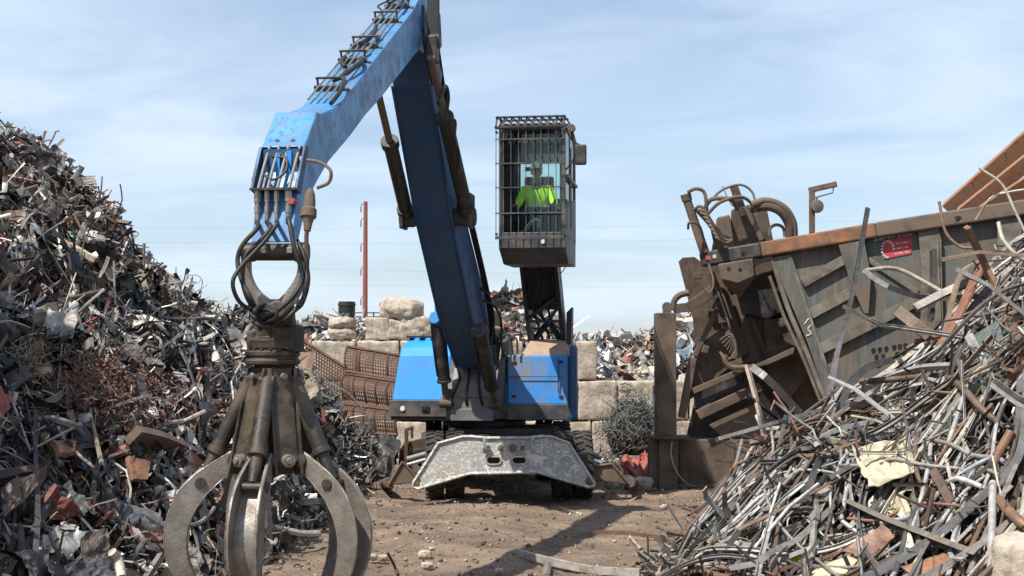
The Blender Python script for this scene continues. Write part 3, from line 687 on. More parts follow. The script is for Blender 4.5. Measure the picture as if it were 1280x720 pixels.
# right housing (fuel tank / tool box)
m = MB(); pr(m, [(-.72, 1.5), (-.66, 2.32), (-.05, 2.32), (-.05, 1.4), (-.68, 1.4)], .5, 1.55)
hr = m.build('tank_cover', M['blue_dirty'], H, .03, seg=3)
m = MB(); m.box(U(.95, -.735, 1.95), (1.0, .012, .012), RU); m.box(U(1.38, -.74, 1.98), (.02, .012, .6), RU); m.build('cover_seam', M['blue_deep'], hr)
for u_, z_ in ((.62, 2.2), (1.42, 2.2), (.62, 1.62), (1.42, 1.62)):
    m = MB(); m.box(U(u_, -.72 if z_ < 2 else -.68, z_), (.07, .03, .04), RU); m.cyl(U(u_ + .0, -.735 if z_ < 2 else -.69, z_), U(u_, -.75 if z_ < 2 else -.71, z_), .012); m.build('latch', M['dark'], hr, .004)
m = MB(); pr(m, [(-.74, 1.22), (-.74, 1.49), (-.1, 1.49), (-.1, 1.22)], .5, 1.56); m.build('side_skirt', M['greydk'], H, .012)
m = MB(); pr(m, [(-.8, 1.22), (-.8, 2.3), (-.72, 2.45), (-.6, 2.5), (-.5, 2.45), (-.45, 1.22)], 1.562, 1.69); m.build('side_rail', M['blue_deep'], H, .05, seg=3)
# cab tower base (dusty slope) and tower
cabu0, cabu1 = .32, 1.24
m = MB(); m.hexa([U(.72, -.66, 2.3), U(1.53, -.66, 2.3), U(1.53, .9, 2.3), U(.72, .9, 2.3)], [U(.82, -.1, 2.58), U(1.46, -.1, 2.58), U(1.46, .9, 2.6), U(.82, .9, 2.6)])
m.build('tower_base', M['dust'], H, .02)
HO0 = HO.copy(); HO = HO0 + LN * .33
# tower: two side plates, rear plate, lattice front
TB = [(-.12, 2.58), (.75, 2.58)]; TT = [(-1.55, 4.05), (-.75, 4.05)]
CABV = -2.6
tz0, tz1 = 2.45, 4.1
def tw(u, v, z):  # leans toward the viewer and slightly to the left going up
    f = (z - tz0) / (tz1 - tz0); return U(u - .06 * f, v - 1.0 * f, z)
m = MB()
for u in (.45, 1.03):
    m.hexa([tw(u, -.05, tz0), tw(u + .07, -.05, tz0), tw(u + .07, .5, tz0), tw(u, .5, tz0)], [tw(u, -.05, tz1), tw(u + .07, -.05, tz1), tw(u + .07, .5, tz1), tw(u, .5, tz1)])
for z, dz in ((3.35, 1.5), ):
    m.hexa([tw(.52, .1, 3.1), tw(1.03, .1, 3.1), tw(1.03, .16, 3.1), tw(.52, .16, 3.1)], [tw(.52, .1, tz1), tw(1.03, .1, tz1), tw(1.03, .16, tz1), tw(.52, .16, tz1)])
m.bar(tw(.5, 0, 2.9), tw(1.05, 0, 2.9), .07, .05); m.bar(tw(.5, .02, 2.95), tw(1.03, .02, 3.3), .08, .05); m.bar(tw(.5, .02, 2.5), tw(.84, .02, 2.86), .06, .05); m.bar(tw(1.05, .02, 2.5), tw(.84, .02, 2.86), .06, .05)
m.bar(tw(.5, .45, 3.2), tw(1.03, .45, 2.6), .06, .05); m.bar(tw(.5, .45, 2.6), tw(1.03, .45, 3.2), .06, .05)
for i in range(3): m.bar(tw(.5, .3, 2.6 + i * .2), tw(1.03, .3, 2.55 + i * .11), .03, .03)
tower = m.build('cab_tower', M['darker'], H, .006)
m = MB()
for u in (.7, .82, .95): m.tube([tw(u, .06, 4.0), tw(u + .05, -.02, 3.6), tw(u - .1, .05, 3.2), tw(u, .1, 2.6)], .022)
m.tube([U(1.07, -1.2, 4.02), U(1.23, -1.15, 3.9), U(1.19, -1.1, 3.75), U(1.09, -.9, 3.68)], .008)
m.each('cable', M['black'], tower, smooth=True)
m = MB(); m.hexa([U(1.13, -.2, 2.5), U(1.21, -.2, 2.5), U(1.21, .2, 2.5), U(1.13, .2, 2.5)], [U(1.13, -.2, 3.05), U(1.23, -.2, 3.15), U(1.23, .1, 3.15), U(1.13, .1, 3.05)]); m.build('tower_bracket', M['darker'], H, .01)
HO = HO0.copy()
# small control box + mirror left of the tower
m = MB(); m.box(U(.26, -.5, 2.95), (.2, .14, .26), RU); m.box(U(.28, -.5, 2.72), (.28, .16, .1), RU); m.bar(U(.3, -.45, 2.7), U(.3, -.45, 2.35), .05); m.bar(U(.08, -.5, 2.3), U(.08, -.5, 3.3), .035); m.build('work_lamp', M['dark'], H, .01)
m = MB(); m.tube([U(.1, -.6, 2.35), U(.12, -.6, 2.62), U(.3, -.6, 2.66), U(.42, -.6, 2.5), U(.43, -.6, 2.3)], .02); m.tube([U(.42, -.72, 2.34), U(.42, -.72, 2.62), U(.56, -.72, 2.64), U(.58, -.72, 2.34)], .02)
m.tube([U(.5, -.74, 2.34), U(.5, -.74, 2.55), U(.66, -.74, 2.6), U(.68, -.74, 2.34)], .018); m.each('hand_rail', M['dark'], H, smooth=True)

HO = HO0 + LN * .25
# ---- cab (front face v=CV)
CV = -2.75; cw0, cw1 = .41, 1.46; cz0, cz1 = 4.0, 5.93; CD = 1.65; CV1 = CV + CD
def cpx(px, py): return UPT(px, py, .9)
m = MB()
# floor tub with chamfered chin
pr(m, [(CV, 3.98), (CV, 4.18), (CV1, 4.18), (CV1, 3.78), (CV + .5, 3.76)], cw0, cw1)
for q0, q1 in (((cw0, CV + .06), (cw1, CV + .06)), ((cw0, CV1 - .1), (cw1, CV1 - .1)), ((cw0 + .05, CV + .1), (cw0 + .05, CV1 - .14)), ((cw1 - .05, CV + .1), (cw1 - .05, CV1 - .14))): m.bar(U(*q0, 5.9), U(*q1, 5.9), .1, .09)
for u in (cw0 + .03, cw1 - .03):
    m.bar(U(u, CV + .03, 4.15), U(u, CV + .03, 5.88), .06, .06, BK); m.bar(U(u, CV1 - .04, 4.15), U(u, CV1 - .04, 5.88), .07, .07, BK); m.bar(U(u, CV + .8, 4.15), U(u, CV + .8, 5.88), .05, .05, BK)
m.bar(U(cw0, CV + .03, 4.2), U(cw1, CV + .03, 4.2), .05, .06); m.bar(U(cw0, CV1 - .04, 4.55), U(cw1, CV1 - .04, 4.55), .04, .75)
# rear wall upper band and left part (window opening left between)
pr(m, [(CV1 - .06, 5.52), (CV1 - .06, 5.88), (CV1, 5.88), (CV1, 5.52)], cw0, cw1)
pr(m, [(CV1 - .065, 4.2), (CV1 - .065, 5.6), (CV1 - .005, 5.6), (CV1 - .005, 4.2)], cw0 + .002, cw0 + .13)
pr(m, [(CV1 - .065, 4.2), (CV1 - .065, 5.6), (CV1 - .005, 5.6), (CV1 - .005, 4.2)], cw1 - .26, cw1 - .002)
# side lower panels
for u in (cw0 + .012, cw1 - .012):
    pr(m, [(CV + .06, 4.18), (CV + .06, 4.6), (CV1 - .08, 4.9), (CV1 - .08, 4.18)], u - .01, u + .01)
cab = m.build('cab', M['greydk'], H, .012)
m = MB(); m.box(U((cw0 + cw1) / 2, CV + .035, 5.0), (cw1 - cw0 - .12, .008, 1.55), RU); m.build('windscreen', M['glass'], cab)
m = MB(); m.box(U((cw0 + cw1) / 2 - .06, CV1 - .03, 5.22), (cw1 - cw0 - .38, .008, .62), RU); m.build('rear_window', M['glass'], cab)
for u in (cw0 + .02, cw1 - .02):
    m = MB(); m.box(U(u, CV + CD / 2, 5.3), (.008, CD - .14, 1.05), RU); m.build('side_window', M['glass'], cab)
m = MB(); m.box(U((cw0 + cw1) / 2, CV + CD / 2, 5.9), (cw1 - cw0 - .16, CD - .3, .008), RU); m.build('roof_window', M['glass'], cab)
m = MB()   # front guard
gv = CV - .09; gu0, gu1 = cw0 - .03, cw1 - .02
for i in range(10):
    u = gu0 + (gu1 - gu0) * i / 9; m.bar(U(u, gv, 4.1), U(u, gv, 5.87), .011, .011, BK)
for z in (4.14, 4.52, 4.92, 5.3, 5.68, 5.85): m.bar(U(gu0 - .01, gv - .014, z), U(gu1 + .01, gv - .014, z), .018 if z > 4.2 else .045, .018 if z > 4.2 else .03, BK)
for u in (gu0, gu1):
    for z in (4.2, 5.8): m.bar(U(u, gv, z), U(u, CV + .02, z), .03)
m.build('window_guard', M['greydk'], cab)
m = MB()   # roof guard
for i in range(10):
    u = gu0 + (gu1 - gu0) * i / 9; m.tube([U(u, gv - .03, 5.87), U(u, CV, 6.0), U(u, CV + .08, 6.05), U(u, CV1, 6.08)], .014, 6)
for v, z in ((gv - .03, 5.87), (CV + .05, 6.05), (CV + .5, 6.07), (CV1, 6.09)): m.bar(U(gu0 - .02, v, z), U(gu1 + .02, v, z), .03)
for v in (CV + .1, CV1 - .1):
    for u in (gu0 + .05, gu1 - .05): m.bar(U(u, v, 5.9), U(u, v, 6.06), .03)
m.build('roof_guard', M['dark'], cab)
for u in (cw0 + .1, cw1 - .12):
    m = MB(); m.cyl(U(u, CV + .0, 5.76), U(u, CV - .07, 5.76), .055, .06); m.build('headlight', M['dark'], cab, .006)
m = MB(); m.tube([U(cw1, CV + .1, 5.85), U(cw1 + .1, CV + .0, 5.8), U(cw1 + .16, CV - .02, 5.62), U(cw1 + .22, CV - .02, 5.58)], .02); m.tube([U(cw1 - .02, CV + .1, 5.9), U(cw1 + .07, CV + .05, 5.88), U(cw1 + .13, CV + .0, 5.4), U(cw1, CV + .05, 5.2)], .014)
mir = m.build('mirror_arm', M['dark'], cab, smooth=True)
m = MB(); m.box(U(cw1 + .245, CV - .05, 5.42), (.18, .07, .32), RU); m.build('mirror', M['dark'], mir, .03, seg=3)
m = MB(); m.cyl(U(cw1 + .1, CV + .02, 5.84), U(cw1 + .1, CV - .08, 5.84), .06, .065); m.build('side_lamp', M['brown'], cab, .01)
m = MB(); m.cyl(U(cw1 - .35, CV - .004, 4.08), U(cw1 - .35, CV - .02, 4.08), .035, .033, 16); m.build('marker_lamp', M['lens'], cab)
m = MB(); m.hexa([U(1.42, CV + .1, 5.1), U(1.5, CV + .1, 5.1), U(1.5, CV1, 5.1), U(1.42, CV1, 5.1)], [U(1.42, CV + .1, 5.14), U(1.5, CV + .1, 5.14), U(1.5, CV1, 5.14), U(1.42, CV1, 5.14)]); m.bar(U(1.5, CV + .45, 4.3), U(1.5, CV + .45, 5.6), .025); m.build('door_rail', M['grey'], cab)
# interior: seat, consoles, papers
m = MB(); m.box(U(.9, CV + .95, 4.42), (.5, .5, .12), RU); m.box(U(.9, CV + 1.24, 4.85), (.48, .13, .8), RU); m.box(U(.9, CV + .95, 4.27), (.36, .36, .2), RU); m.build('seat', M['cloth'], cab, .03, seg=3)
m = MB(); m.box(U(.57, CV + .8, 4.55), (.13, .5, .2), RU); m.box(U(1.23, CV + .8, 4.55), (.13, .5, .2), RU); m.box(U(1.3, CV + .25, 4.4), (.2, .2, .4), RU); m.cyl(U(.57, CV + .62, 4.65), U(.57, CV + .58, 4.8), .02, .025); m.cyl(U(1.23, CV + .62, 4.65), U(1.23, CV + .58, 4.8), .02, .025); m.each('control_console', M['black'], cab, .015)
m = MB(); m.hexa([U(.48, CV + .1, 4.25), U(.56, CV + .1, 4.25), U(.56, CV + .14, 4.25), U(.48, CV + .14, 4.25)], [U(.46, CV + .1, 5.7), U(.66, CV + .1, 5.7), U(.66, CV + .14, 5.7), U(.46, CV + .14, 5.7)]); m.build('monitor_column', M['black'], cab, .01)
m = MB(); m.box(U(.68, CV1 - .12, 5.42), (.11, .02, .07), RU); m.build('display', M['black'], cab)
rag = MB(); pth = spline([U(.78, CV + .2, 4.22), U(.85, CV + .18, 4.32), U(.95, CV + .18, 4.42), U(1.02, CV + .22, 4.4), U(1.0, CV + .25, 4.33)], 4)
rag.sweep(pth, [(-.06, -.01), (0, -.02), (.06, .0), (.05, .02), (0, .03), (-.05, .02)], .8, [.5 + .6 * math.sin(math.pi * k / (len(pth) - 1)) for k in range(len(pth))])
tag(rag.build('rag', M['white'], None, smooth=True), 'crumpled white rag on the sill inside the raised cab', 'rag')

SEAT = U(.9, CV + .95, 4.48); HO = HO0.copy()
# ---- main boom
bl = [UP(491, 107, -.25), UP(521, 275, -.25), UP(548, 391, -.25), UP(571, 459, -.25)]
front = [(-6.6, 6.6), bl[0], bl[1], bl[2], bl[3]]
back = [(-.1, 2.05), UP(626, 455, .25), UP(611, 387, .25), UP(583, 275, .25), UP(562, 180, .25), UP(547, 90, .25), (-5.95, 6.75), (-6.6, 6.9)]
m = MB(); pr(m, front + back, -.25, .25)
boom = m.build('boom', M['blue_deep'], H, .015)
# side flanges: lit raised plates on the right face and welded edges
m = MB()
fe = [V3((0, v, z)) for v, z in front[1:]]
for u in (-.25, .25):
    m.sweep([U(u, v - .0, z) for v, z in front[1:]], [(-.02, -.02), (.02, -.02), (.02, .02), (-.02, .02)])
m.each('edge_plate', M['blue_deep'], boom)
m = MB(); c_ = UP(560, 268, .3); cz = c_[1]; cv = c_[0]
m.box(U(0, -4.35, 4.32), (1.08, .3, .22), RU); m.cyl(U(-.56, -4.35, 4.32), U(.56, -4.35, 4.32), .13, .13, 20)
for u in (-.5, .5): m.box(U(u, -4.4, 4.4), (.06, .34, .5), RU)
br = m.build('cylinder_bracket', M['dark'], boom, .012)
m = MB()
for u in (.27, .3, .33): m.tube([U(u, -6.2, 6.6), U(u + .02, -5.5, 5.75), U(u, -4.4, 5.0), U(u, -3, 4.2), U(u + .02, -1.6, 3.2), U(u, -.9, 2.5)], .02)
m.tube([UPT(548, 130, .5), UPT(556, 108, .55), UPT(560, 122, .55), UPT(556, 150, .5)], .03)
m.tube([UPT(562, 150, .52), UPT(569, 152, .58), UPT(568, 175, .58), UPT(573, 190, .55), UPT(572, 215, .5)], .022)
m.tube([UPT(601, 360, .3), UPT(612, 372, .4), UPT(617, 400, .4), UPT(614, 430, .35)], .022); m.tube([UPT(603, 375, .3), UPT(620, 385, .5), UPT(627, 410, .5), UPT(622, 450, .4)], .02)
m.each('hydraulic_hose', M['black'], boom, smooth=True)
# boom lift cylinders
for u, a, b in ((-.5, (548, 398), (566, 515)), (.42, (600, 415), (622, 512))):
    A = UPT(*a, u); B = U(u * .9, -1.25, 1.52)
    mid = A.lerp(B, .72)
    m = MB(); m.cyl(A, mid, .105, .105, 20); m.cyl(mid, A.lerp(B, .75), .125, .125, 20); m.cyl(A.lerp(B, -.03), A.lerp(B, .03), .13, .13, 16)
    m.cyl(A - LN * .12, A + LN * .12, .1, .1, 16)
    cyl_ = m.build('boom_cylinder', M['dark'], H, .006, smooth=True)
    m = MB(); m.cyl(A.lerp(B, .74), B, .055, .055, 16); m.cyl(B - LN * .1, B + LN * .1, .09, .09, 16); m.build('rod', M['brown_lt'], cyl_, smooth=True)
    m = MB(); m.tube([A + V3((-.11, -.05, -.1)), A.lerp(B, .35) + V3((-.12, -.06, 0)), A.lerp(B, .68) + V3((-.1, -.05, 0))], .018); m.build('feed_pipe', M['black'], cyl_, smooth=True)
m = MB(); m.cyl(UPT(543, 397, -.5), UPT(556, 402, -.4), .1, .1); m.box(UPT(549, 395, -.52), (.1, .3, .42), RU); m.build('cylinder_mount', M['blue'], boom, .01)
# stick cylinders
for u, top in ((-.39, (474, 122)), (.39, (538, 70))):
    A = U(u * 1.15, -4.35, 4.32); B = UPT(top[0], top[1], u)
    D = (B - A); j = A + D * .62
    m = MB(); m.cyl(A, j, .1, .1, 20); m.cyl(j, j + D.normalized() * .12, .125, .125, 20); m.cyl(A - LN * .1, A + LN * .1, .14, .14, 16); m.cyl(A + D * .05, A + D * .09, .13, .13, 20)
    s_ = m.build('stick_cylinder', M['dark'], H, .006, smooth=True)
    m = MB(); m.cyl(j, B + D.normalized() * (.32 if u < 0 else -.02), .05, .05, 16); m.build('rod', M['brown_lt'], s_, smooth=True)
    m = MB(); m.tube([A + D * .1 + BK * -.13, A + D * .3 + BK * -.15, A + D * .58 + BK * -.13, A + D * .6 + BK * -.08], .02); m.build('feed_pipe', M['black'], s_, smooth=True)

m = MB(); q = UPT(541, 62, .39); m.box(q, (.14, .2, .34), RU); m.cyl(q + V3((0, .05, .12)) - LN * .12, q + V3((0, .05, .12)) + LN * .1, .1, .1, 16); m.bar(q + V3((0, .1, 0)), q + V3((0, .1, .75)), .12, .16)
m.bar(UPT(545, 18, .36), UPT(547, 60, .4), .1, .12); m.bar(UPT(539, 75, .36), UPT(546, 100, .36), .14, .2); m.build('pivot_bracket', M['dark'], H, .02)
# ---- stick
S0 = .22
te = [UP(*p, S0) for p in ((518, 11), (424, 132), (395, 145), (383, 185), (373, 236), (366, 303))]
be = [UP(*p, S0) for p in ((373, 302), (385, 250), (396, 228), (411, 202), (438, 170), (457, 144), (476, 123), (495, 99), (524, 62))]
topcap = [(te[0][0] - .0, te[0][1])]
prof = te[::-1] + [(-6.6, 7.06), (-6.2, 7.1), (-5.95, 6.95), (-5.95, 6.55), (-6.1, 6.3)] + be[::-1]
m = MB(); pr(m, prof, -.17, S0)
stick = m.build('stick', M['blue_stick'], H, .014)
tn = lambda v: (lambda k: te[k][1] + (te[k + 1][1] - te[k][1]) * (v - te[k][0]) / (te[k + 1][0] - te[k][0]))(0)
# direction along the stick top
tdir = V3((0, te[1][0] - te[0][0], te[1][1] - te[0][1])).normalized()
nrm = (BK * -tdir.z * -1 + V3((0, 0, tdir.y)) * -1); nrm = (BK * tdir.z * 1.0 + V3((0, 0, -tdir.y))).normalized()
if nrm.z < 0: nrm = -nrm
def ST(u, f, h):
    """point on the stick's upper face: f 0 at the top end .. 1 at the knee cover"""
    v = te[0][0] + (te[1][0] - te[0][0]) * f; z = te[0][1] + (te[1][1] - te[0][1]) * f
    return U(u, v, z) + nrm * h
m = MB()
for u, dx in ((-.12, 0), (-.05, 0), (.02, 0), (.09, 0)):
    m.tube([ST(u, -.15, .07), ST(u, .3, .06), ST(u, .7, .06), ST(u, .98, .05)], .011, 8)
pipes = m.each('pipe', M['fitting'], stick, smooth=True)
m = MB(); m.tube([ST(-.16, -.08, .05), ST(-.2, .05, .1), ST(-.1, .12, .12), ST(.0, .2, .08)], .012); m.tube([ST(.0, .3, .1), ST(.05, .42, .1), ST(-.02, .5, .1)], .025)
m.tube([ST(.1, .62, .06), ST(.16, .68, .09), ST(.13, .74, .09), ST(.05, .8, .06)], .028); m.tube([ST(-.1, .6, .06), ST(-.06, .68, .1), ST(.02, .72, .08)], .025)
m.tube([ST(.02, .86, .1), ST(.14, .86, .12), ST(.2, .95, .1), ST(.16, 1.02, .05)], .024)
m.tube([ST(-.08, .02, .1), ST(.05, -.05, .14), ST(.1, .08, .1)], .02)
m.each('hydraulic_hose', M['black'], stick, smooth=True)
for f in (-.02, .16, .45, .60, .86):
    m = MB()
    for s_ in (-.14, .13): m.bar(ST(s_, f, 0), ST(s_, f, .13), .02, .02, BK)
    m.bar(ST(-.155, f, .13), ST(.15, f, .13), .03, .02, nrm); m.bar(ST(-.17, f + .01, .035), ST(.14, f + .01, .035), .05, .05, nrm); m.bar(ST(.13, f, .01), ST(.2, f + .02, .01), .03, .02, nrm)
    m.build('pipe_clamp', M['greydk'], stick)
for f in (.36, .52):
    m = MB()
    for u in (-.12, .09): m.cyl(ST(u, f, .06), ST(u, f + .03, .06), .026, .026, 8)
    m.each('pipe_coupling', M['fitting'], stick)
# knee cover (bright blue folded plate with two holes)
def SV(u, k, h=0):  # points on front profile te[k] with outward offset h along -BK/up
    v, z = te[k]; return U(u, v - h, z + h * .6)
m = MB()
cvp = [ST(0, .93, .0), ST(0, .95, .1), ST(0, 1.0, .13)]
def fold(u):
    A_ = UPT(396, 147, .22) + LN * (u - .22); B_ = UPT(384, 186, .22) + LN * (u - .22)
    return [A_ + BK * .1 + V3((0, 0, .03)), A_ + BK * .08 + V3((0, 0, .06)), A_ + BK * -.03 + V3((0, 0, .055)), A_ + BK * -.1 + V3((0, 0, -.02)), B_ + BK * -.13, B_, A_]
m.hexa(fold(-.185), fold(.235)); cover = m.build('knee_cover', M['blue_stick'], stick, .02, seg=3)
fa, fb = fold(0)[3], fold(0)[4]
for u in (-.05, .1):
    q = fa.lerp(fb, .78) + LN * u; d = (fb - fa).cross(LN).normalized()
    if d.y > 0: d = -d
    m = MB(); m.cyl(q - d * .01, q + d * .004, .022, .022, 14); m.build('bolt_hole', M['dark'], cover)
# lower opening: pipes and manifold
def LF(u, f, h):   # front of stick between te[3] (0) and te[4] (1) and te[5] (2+)
    k = 3 if f < 1 else 4; w = f - (k - 3)
    v = te[k][0] + (te[k + 1][0] - te[k][0]) * w; z = te[k][1] + (te[k + 1][1] - te[k][1]) * w
    return U(u, v - h, z)
m = MB(); m.box(LF(.025, .5, .012), (.34, .02, .36), RU)
m.build('recess_plate', M['blue_deep'], stick)
m = MB(); m.box(LF(.0, .5, .04), (.035, .02, .26), RU); m.box(LF(.1, .45, .04), (.05, .02, .28), RU); m.each('rib', M['blue'], stick)
m = MB()
for k in range(2): m.tube([LF(-.12, .2, .06), LF(-.02, .15 + k * .1, .1), LF(.08, .3, .1), LF(.1, .6, .1), LF(-.0, .8, .1), LF(-.12, .65, .08)], .012)
m.each('coiled_hose', M['black'], stick, smooth=True)
m = MB()
for u in (-.18, .235): pr(m, [(te[3][0] - .12, te[3][1]), (te[4][0] - .14, te[4][1] - .02), (te[4][0], te[4][1] - .05), (te[3][0], te[3][1])], u - .012, u + .012)
m.hexa([U(-.2, te[3][0] - .11, te[3][1]), U(-.185, te[3][0] - .11, te[3][1]), U(-.185, te[3][0] + .1, te[3][1]), U(-.2, te[3][0] + .1, te[3][1])], [U(-.235, te[4][0] + .02, te[4][1] + .08), U(-.215, te[4][0] + .02, te[4][1] + .08), U(-.19, te[4][0] + .2, te[4][1] - .02), U(-.21, te[4][0] + .2, te[4][1] - .02)])
m.each('side_plate', M['blue_deep'], stick, .004)
hu = (-.13, -.04, .05, .16)
m = MB()
for u in hu: m.tube([LF(u + .03, -.02, .1), LF(u + .01, .5, .09), LF(u, 1.02, .09)], .015, 8)
m.each('pipe', M['grey'], stick, smooth=True)
m = MB(); m.box(LF(.025, 1.03, .08), (.43, .16, .02), RU); m.build('clamp_plate', M['dark'], stick)
m = MB()
for u in hu:
    q = LF(u - .005, 1.05, .09); r = .034 if abs(u) > .1 else .026
    m.cut(); m.cyl(q, q - V3((0, 0, .1)), r, r, 6); m.cyl(q - V3((0, 0, .1)), q - V3((0, 0, .14)), r * .7, r * .7, 12); m.cyl(q - V3((0, 0, .14)), q - V3((0, 0, .2)), r * .9, r * .9, 6); m.cyl(q - V3((0, 0, .2)), q - V3((0, 0, .3)), r * .65, r * .65, 12)
m.each('hose_fitting', M['fitting'], stick)
m = MB(); m.cyl(LF(.2, 1.25, .12), LF(.2, 1.25, .0), .03, .03, 12); m.build('plug', M['red'], stick)
# swivel union on the right of the stick
m = MB(); c1 = P(388, 236, 12.7); c2 = P(384, 290, 12.6); d = (c2 - c1)
m.lathe(c1, d, [(.025, 0), (.045, .05), (.055, .12), (.055, .18), (.072, .2), (.072, .27), (.055, .28), (.04, .33), (.03, .4)], 20)
un = m.build('swivel_union', M['brown'], stick)
m = MB(); m.tube([P(384, 200, 12.9), P(400, 203, 12.8), P(413, 213, 12.7), P(411, 228, 12.7), P(396, 235, 12.7)], .016); m.tube([P(384, 285, 12.6), P(383, 300, 12.6), P(384, 330, 12.6)], .02); m.each('hydraulic_hose', M['brown'], un, smooth=True)
# lower link tube
YL = 12.72
m = MB(); c1 = P(304, 315, YL); c2 = P(385, 315, YL); ax = (c2 - c1).normalized()
L_ = (c2 - c1).length
m.lathe(c1, ax, [(.07, -.012), (.085, 0), (.088, .1), (.088, .1), (.078, .12), (.078, L_ - .13), (.088, L_ - .11), (.088, L_), (.07, L_ + .012)], 28)
link = m.build('pivot_tube', M['worndk'], stick, smooth=True)
m = MB()
for px in (311, 330, 362, 380): m.box(P(px, 313, YL - .085), (.05, .03, .05))
for px in (312, 384): m.bolt(P(px, 311, YL - .085), (0, -1, 0), .018, .02)
m.each('lug', M['worn'], link, .004)
# long hoses hanging from the fittings down to the rotator
m = MB()
fq = [LF(u - .005, 1.05, .09) - V3((0, 0, .28)) for u in hu]
ends = [(345, 398), (340, 400), (334, 395), (352, 392)]
m.tube([fq[0], P(322, 285, 12.55), P(304, 305, 12.5), P(297, 325, 12.5), P(302, 350, 12.45), P(313, 372, 12.4), P(320, 388, 12.5)], .021, 10)
m.tube([fq[1], P(338, 285, 12.6), P(322, 305, 12.55), P(308, 318, 12.5), P(303, 345, 12.5), P(309, 372, 12.5), P(327, 400, 12.5)], .021, 10)
m.tube([fq[2], P(346, 280, 12.6), P(332, 300, 12.55), P(300, 335, 12.4), P(291, 355, 12.35), P(300, 378, 12.4), P(320, 390, 12.5)], .019, 10)
m.tube([fq[3], P(361, 275, 12.6), P(368, 310, 12.5), P(378, 345, 12.5), P(367, 370, 12.45), P(345, 390, 12.45), P(330, 400, 12.5)], .021, 10)
m.tube([P(384, 325, 12.6), P(383, 352, 12.5), P(378, 375, 12.5), P(362, 395, 12.45), P(350, 405, 12.5)], .02, 10)
m.tube([P(372, 300, 12.6), P(381, 322, 12.5), P(386, 350, 12.5), P(379, 378, 12.5), P(370, 388, 12.5)], .015, 10)
for k in range(3):
    c = [P(332 + 14 * math.cos(t + k), 398 - k * 3 + 11 * math.sin(t + k), 12.42 + .07 * math.sin(t * 2 + k)) for t in np.linspace(0, 5.6, 9)]
    m.tube(c, .019, 8)
m.each('hanging_hose', M['black'], stick, smooth=True)
m = MB(); m.cyl(P(374, 374, 12.46), P(371, 381, 12.46), .04, .04, 10); m.build('hose_joint', M['dark'], stick, .005)

# ------------------------------------------------------------ grapple
GX = P(343, 500, 13.0); gx, gy = GX.x, 13.0
def zz(py): return P(343, py, 13.0).z
g = thing('orange_peel_grab', (gx, gy, 0), 'worn five-tine scrap grab hanging open from the blue stick', 'scrap grab')
def Q(r, az, z, s=0):  # az degrees from camera direction, positive to the right
    a = math.radians(az); d = V3((math.sin(a), -math.cos(a), 0)); t = V3((math.cos(a), math.sin(a), 0))
    return V3((gx, gy, z)) + d * r + t * s
# yoke
m = MB()
for pts in ([(308, 322), (308, 345), (317, 366), (333, 381), (346, 390)], [(380, 322), (378, 345), (370, 362), (360, 376), (346, 390)]):
    p = spline([P(a, b, YL + .05) for a, b in pts], 5); m.sweep(p, [(-.075, -.05), (.075, -.05), (.085, 0), (.075, .05), (-.075, .05), (-.085, 0)], 0, [.8 + .5 * k / len(p) for k in range(len(p))], up=(0, 1, 0))
yk = m.build('yoke', M['worn'], g, .01, smooth=True)
m = MB(); m.hexa([P(322, 374, 12.75), P(368, 374, 12.75), P(364, 412, 12.85), P(322, 412, 12.85)], [P(328, 374, 12.95), P(364, 374, 12.95), P(372, 412, 13.15), P(316, 412, 13.15)]); m.build('hanger', M['worndk'], g, .02)
m = MB(); m.cyl(P(346, 386, 12.6), P(346, 386, 13.0), .075, .075, 16); m.build('pin', M['worn'], g, .01)
m = MB(); m.lathe((gx - .02, gy, zz(438)), (0, 0, 1), [(.2, 0), (.22, .02), (.22, .1), (.16, .12), (.16, .22), (.1, .26)], 24)
m.box(Q(.14, 50, zz(423)), (.2, .22, .2)); m.lathe((gx + .18, gy - .08, zz(440)), (0, 0, 1), [(.1, 0), (.1, .22), (.09, .24), (.03, .25)], 16); m.lathe((gx - .2, gy - .02, zz(438)), (0, 0, 1), [(.05, 0), (.055, .16), (.05, .18)], 14)
m.build('rotator', M['worndk'], g, .01)
m = MB(); m.lathe((gx - .02, gy, zz(456)), (0, 0, 1), [(.23, 0), (.25, .01), (.255, .04), (.235, .055), (.235, .075), (.25, .085), (.25, .12), (.22, .135)], 40)
for k in range(18): m.bolt(Q(.24, k * 20, zz(438) + .0), (0, 0, 1), .014, .018)
m.build('crown_ring', M['worndk'], g, .004)
AZ = (-7, 65, 137, 209, -79)
m = MB()
m.lathe((gx, gy, zz(592)), (0, 0, 1), [(.18, 0), (.24, .1), (.24, .4), (.2, .7), (.17, .95), (.19, 1.0)], 20)
hub = m.build('hub', M['worndk'], g, .01)
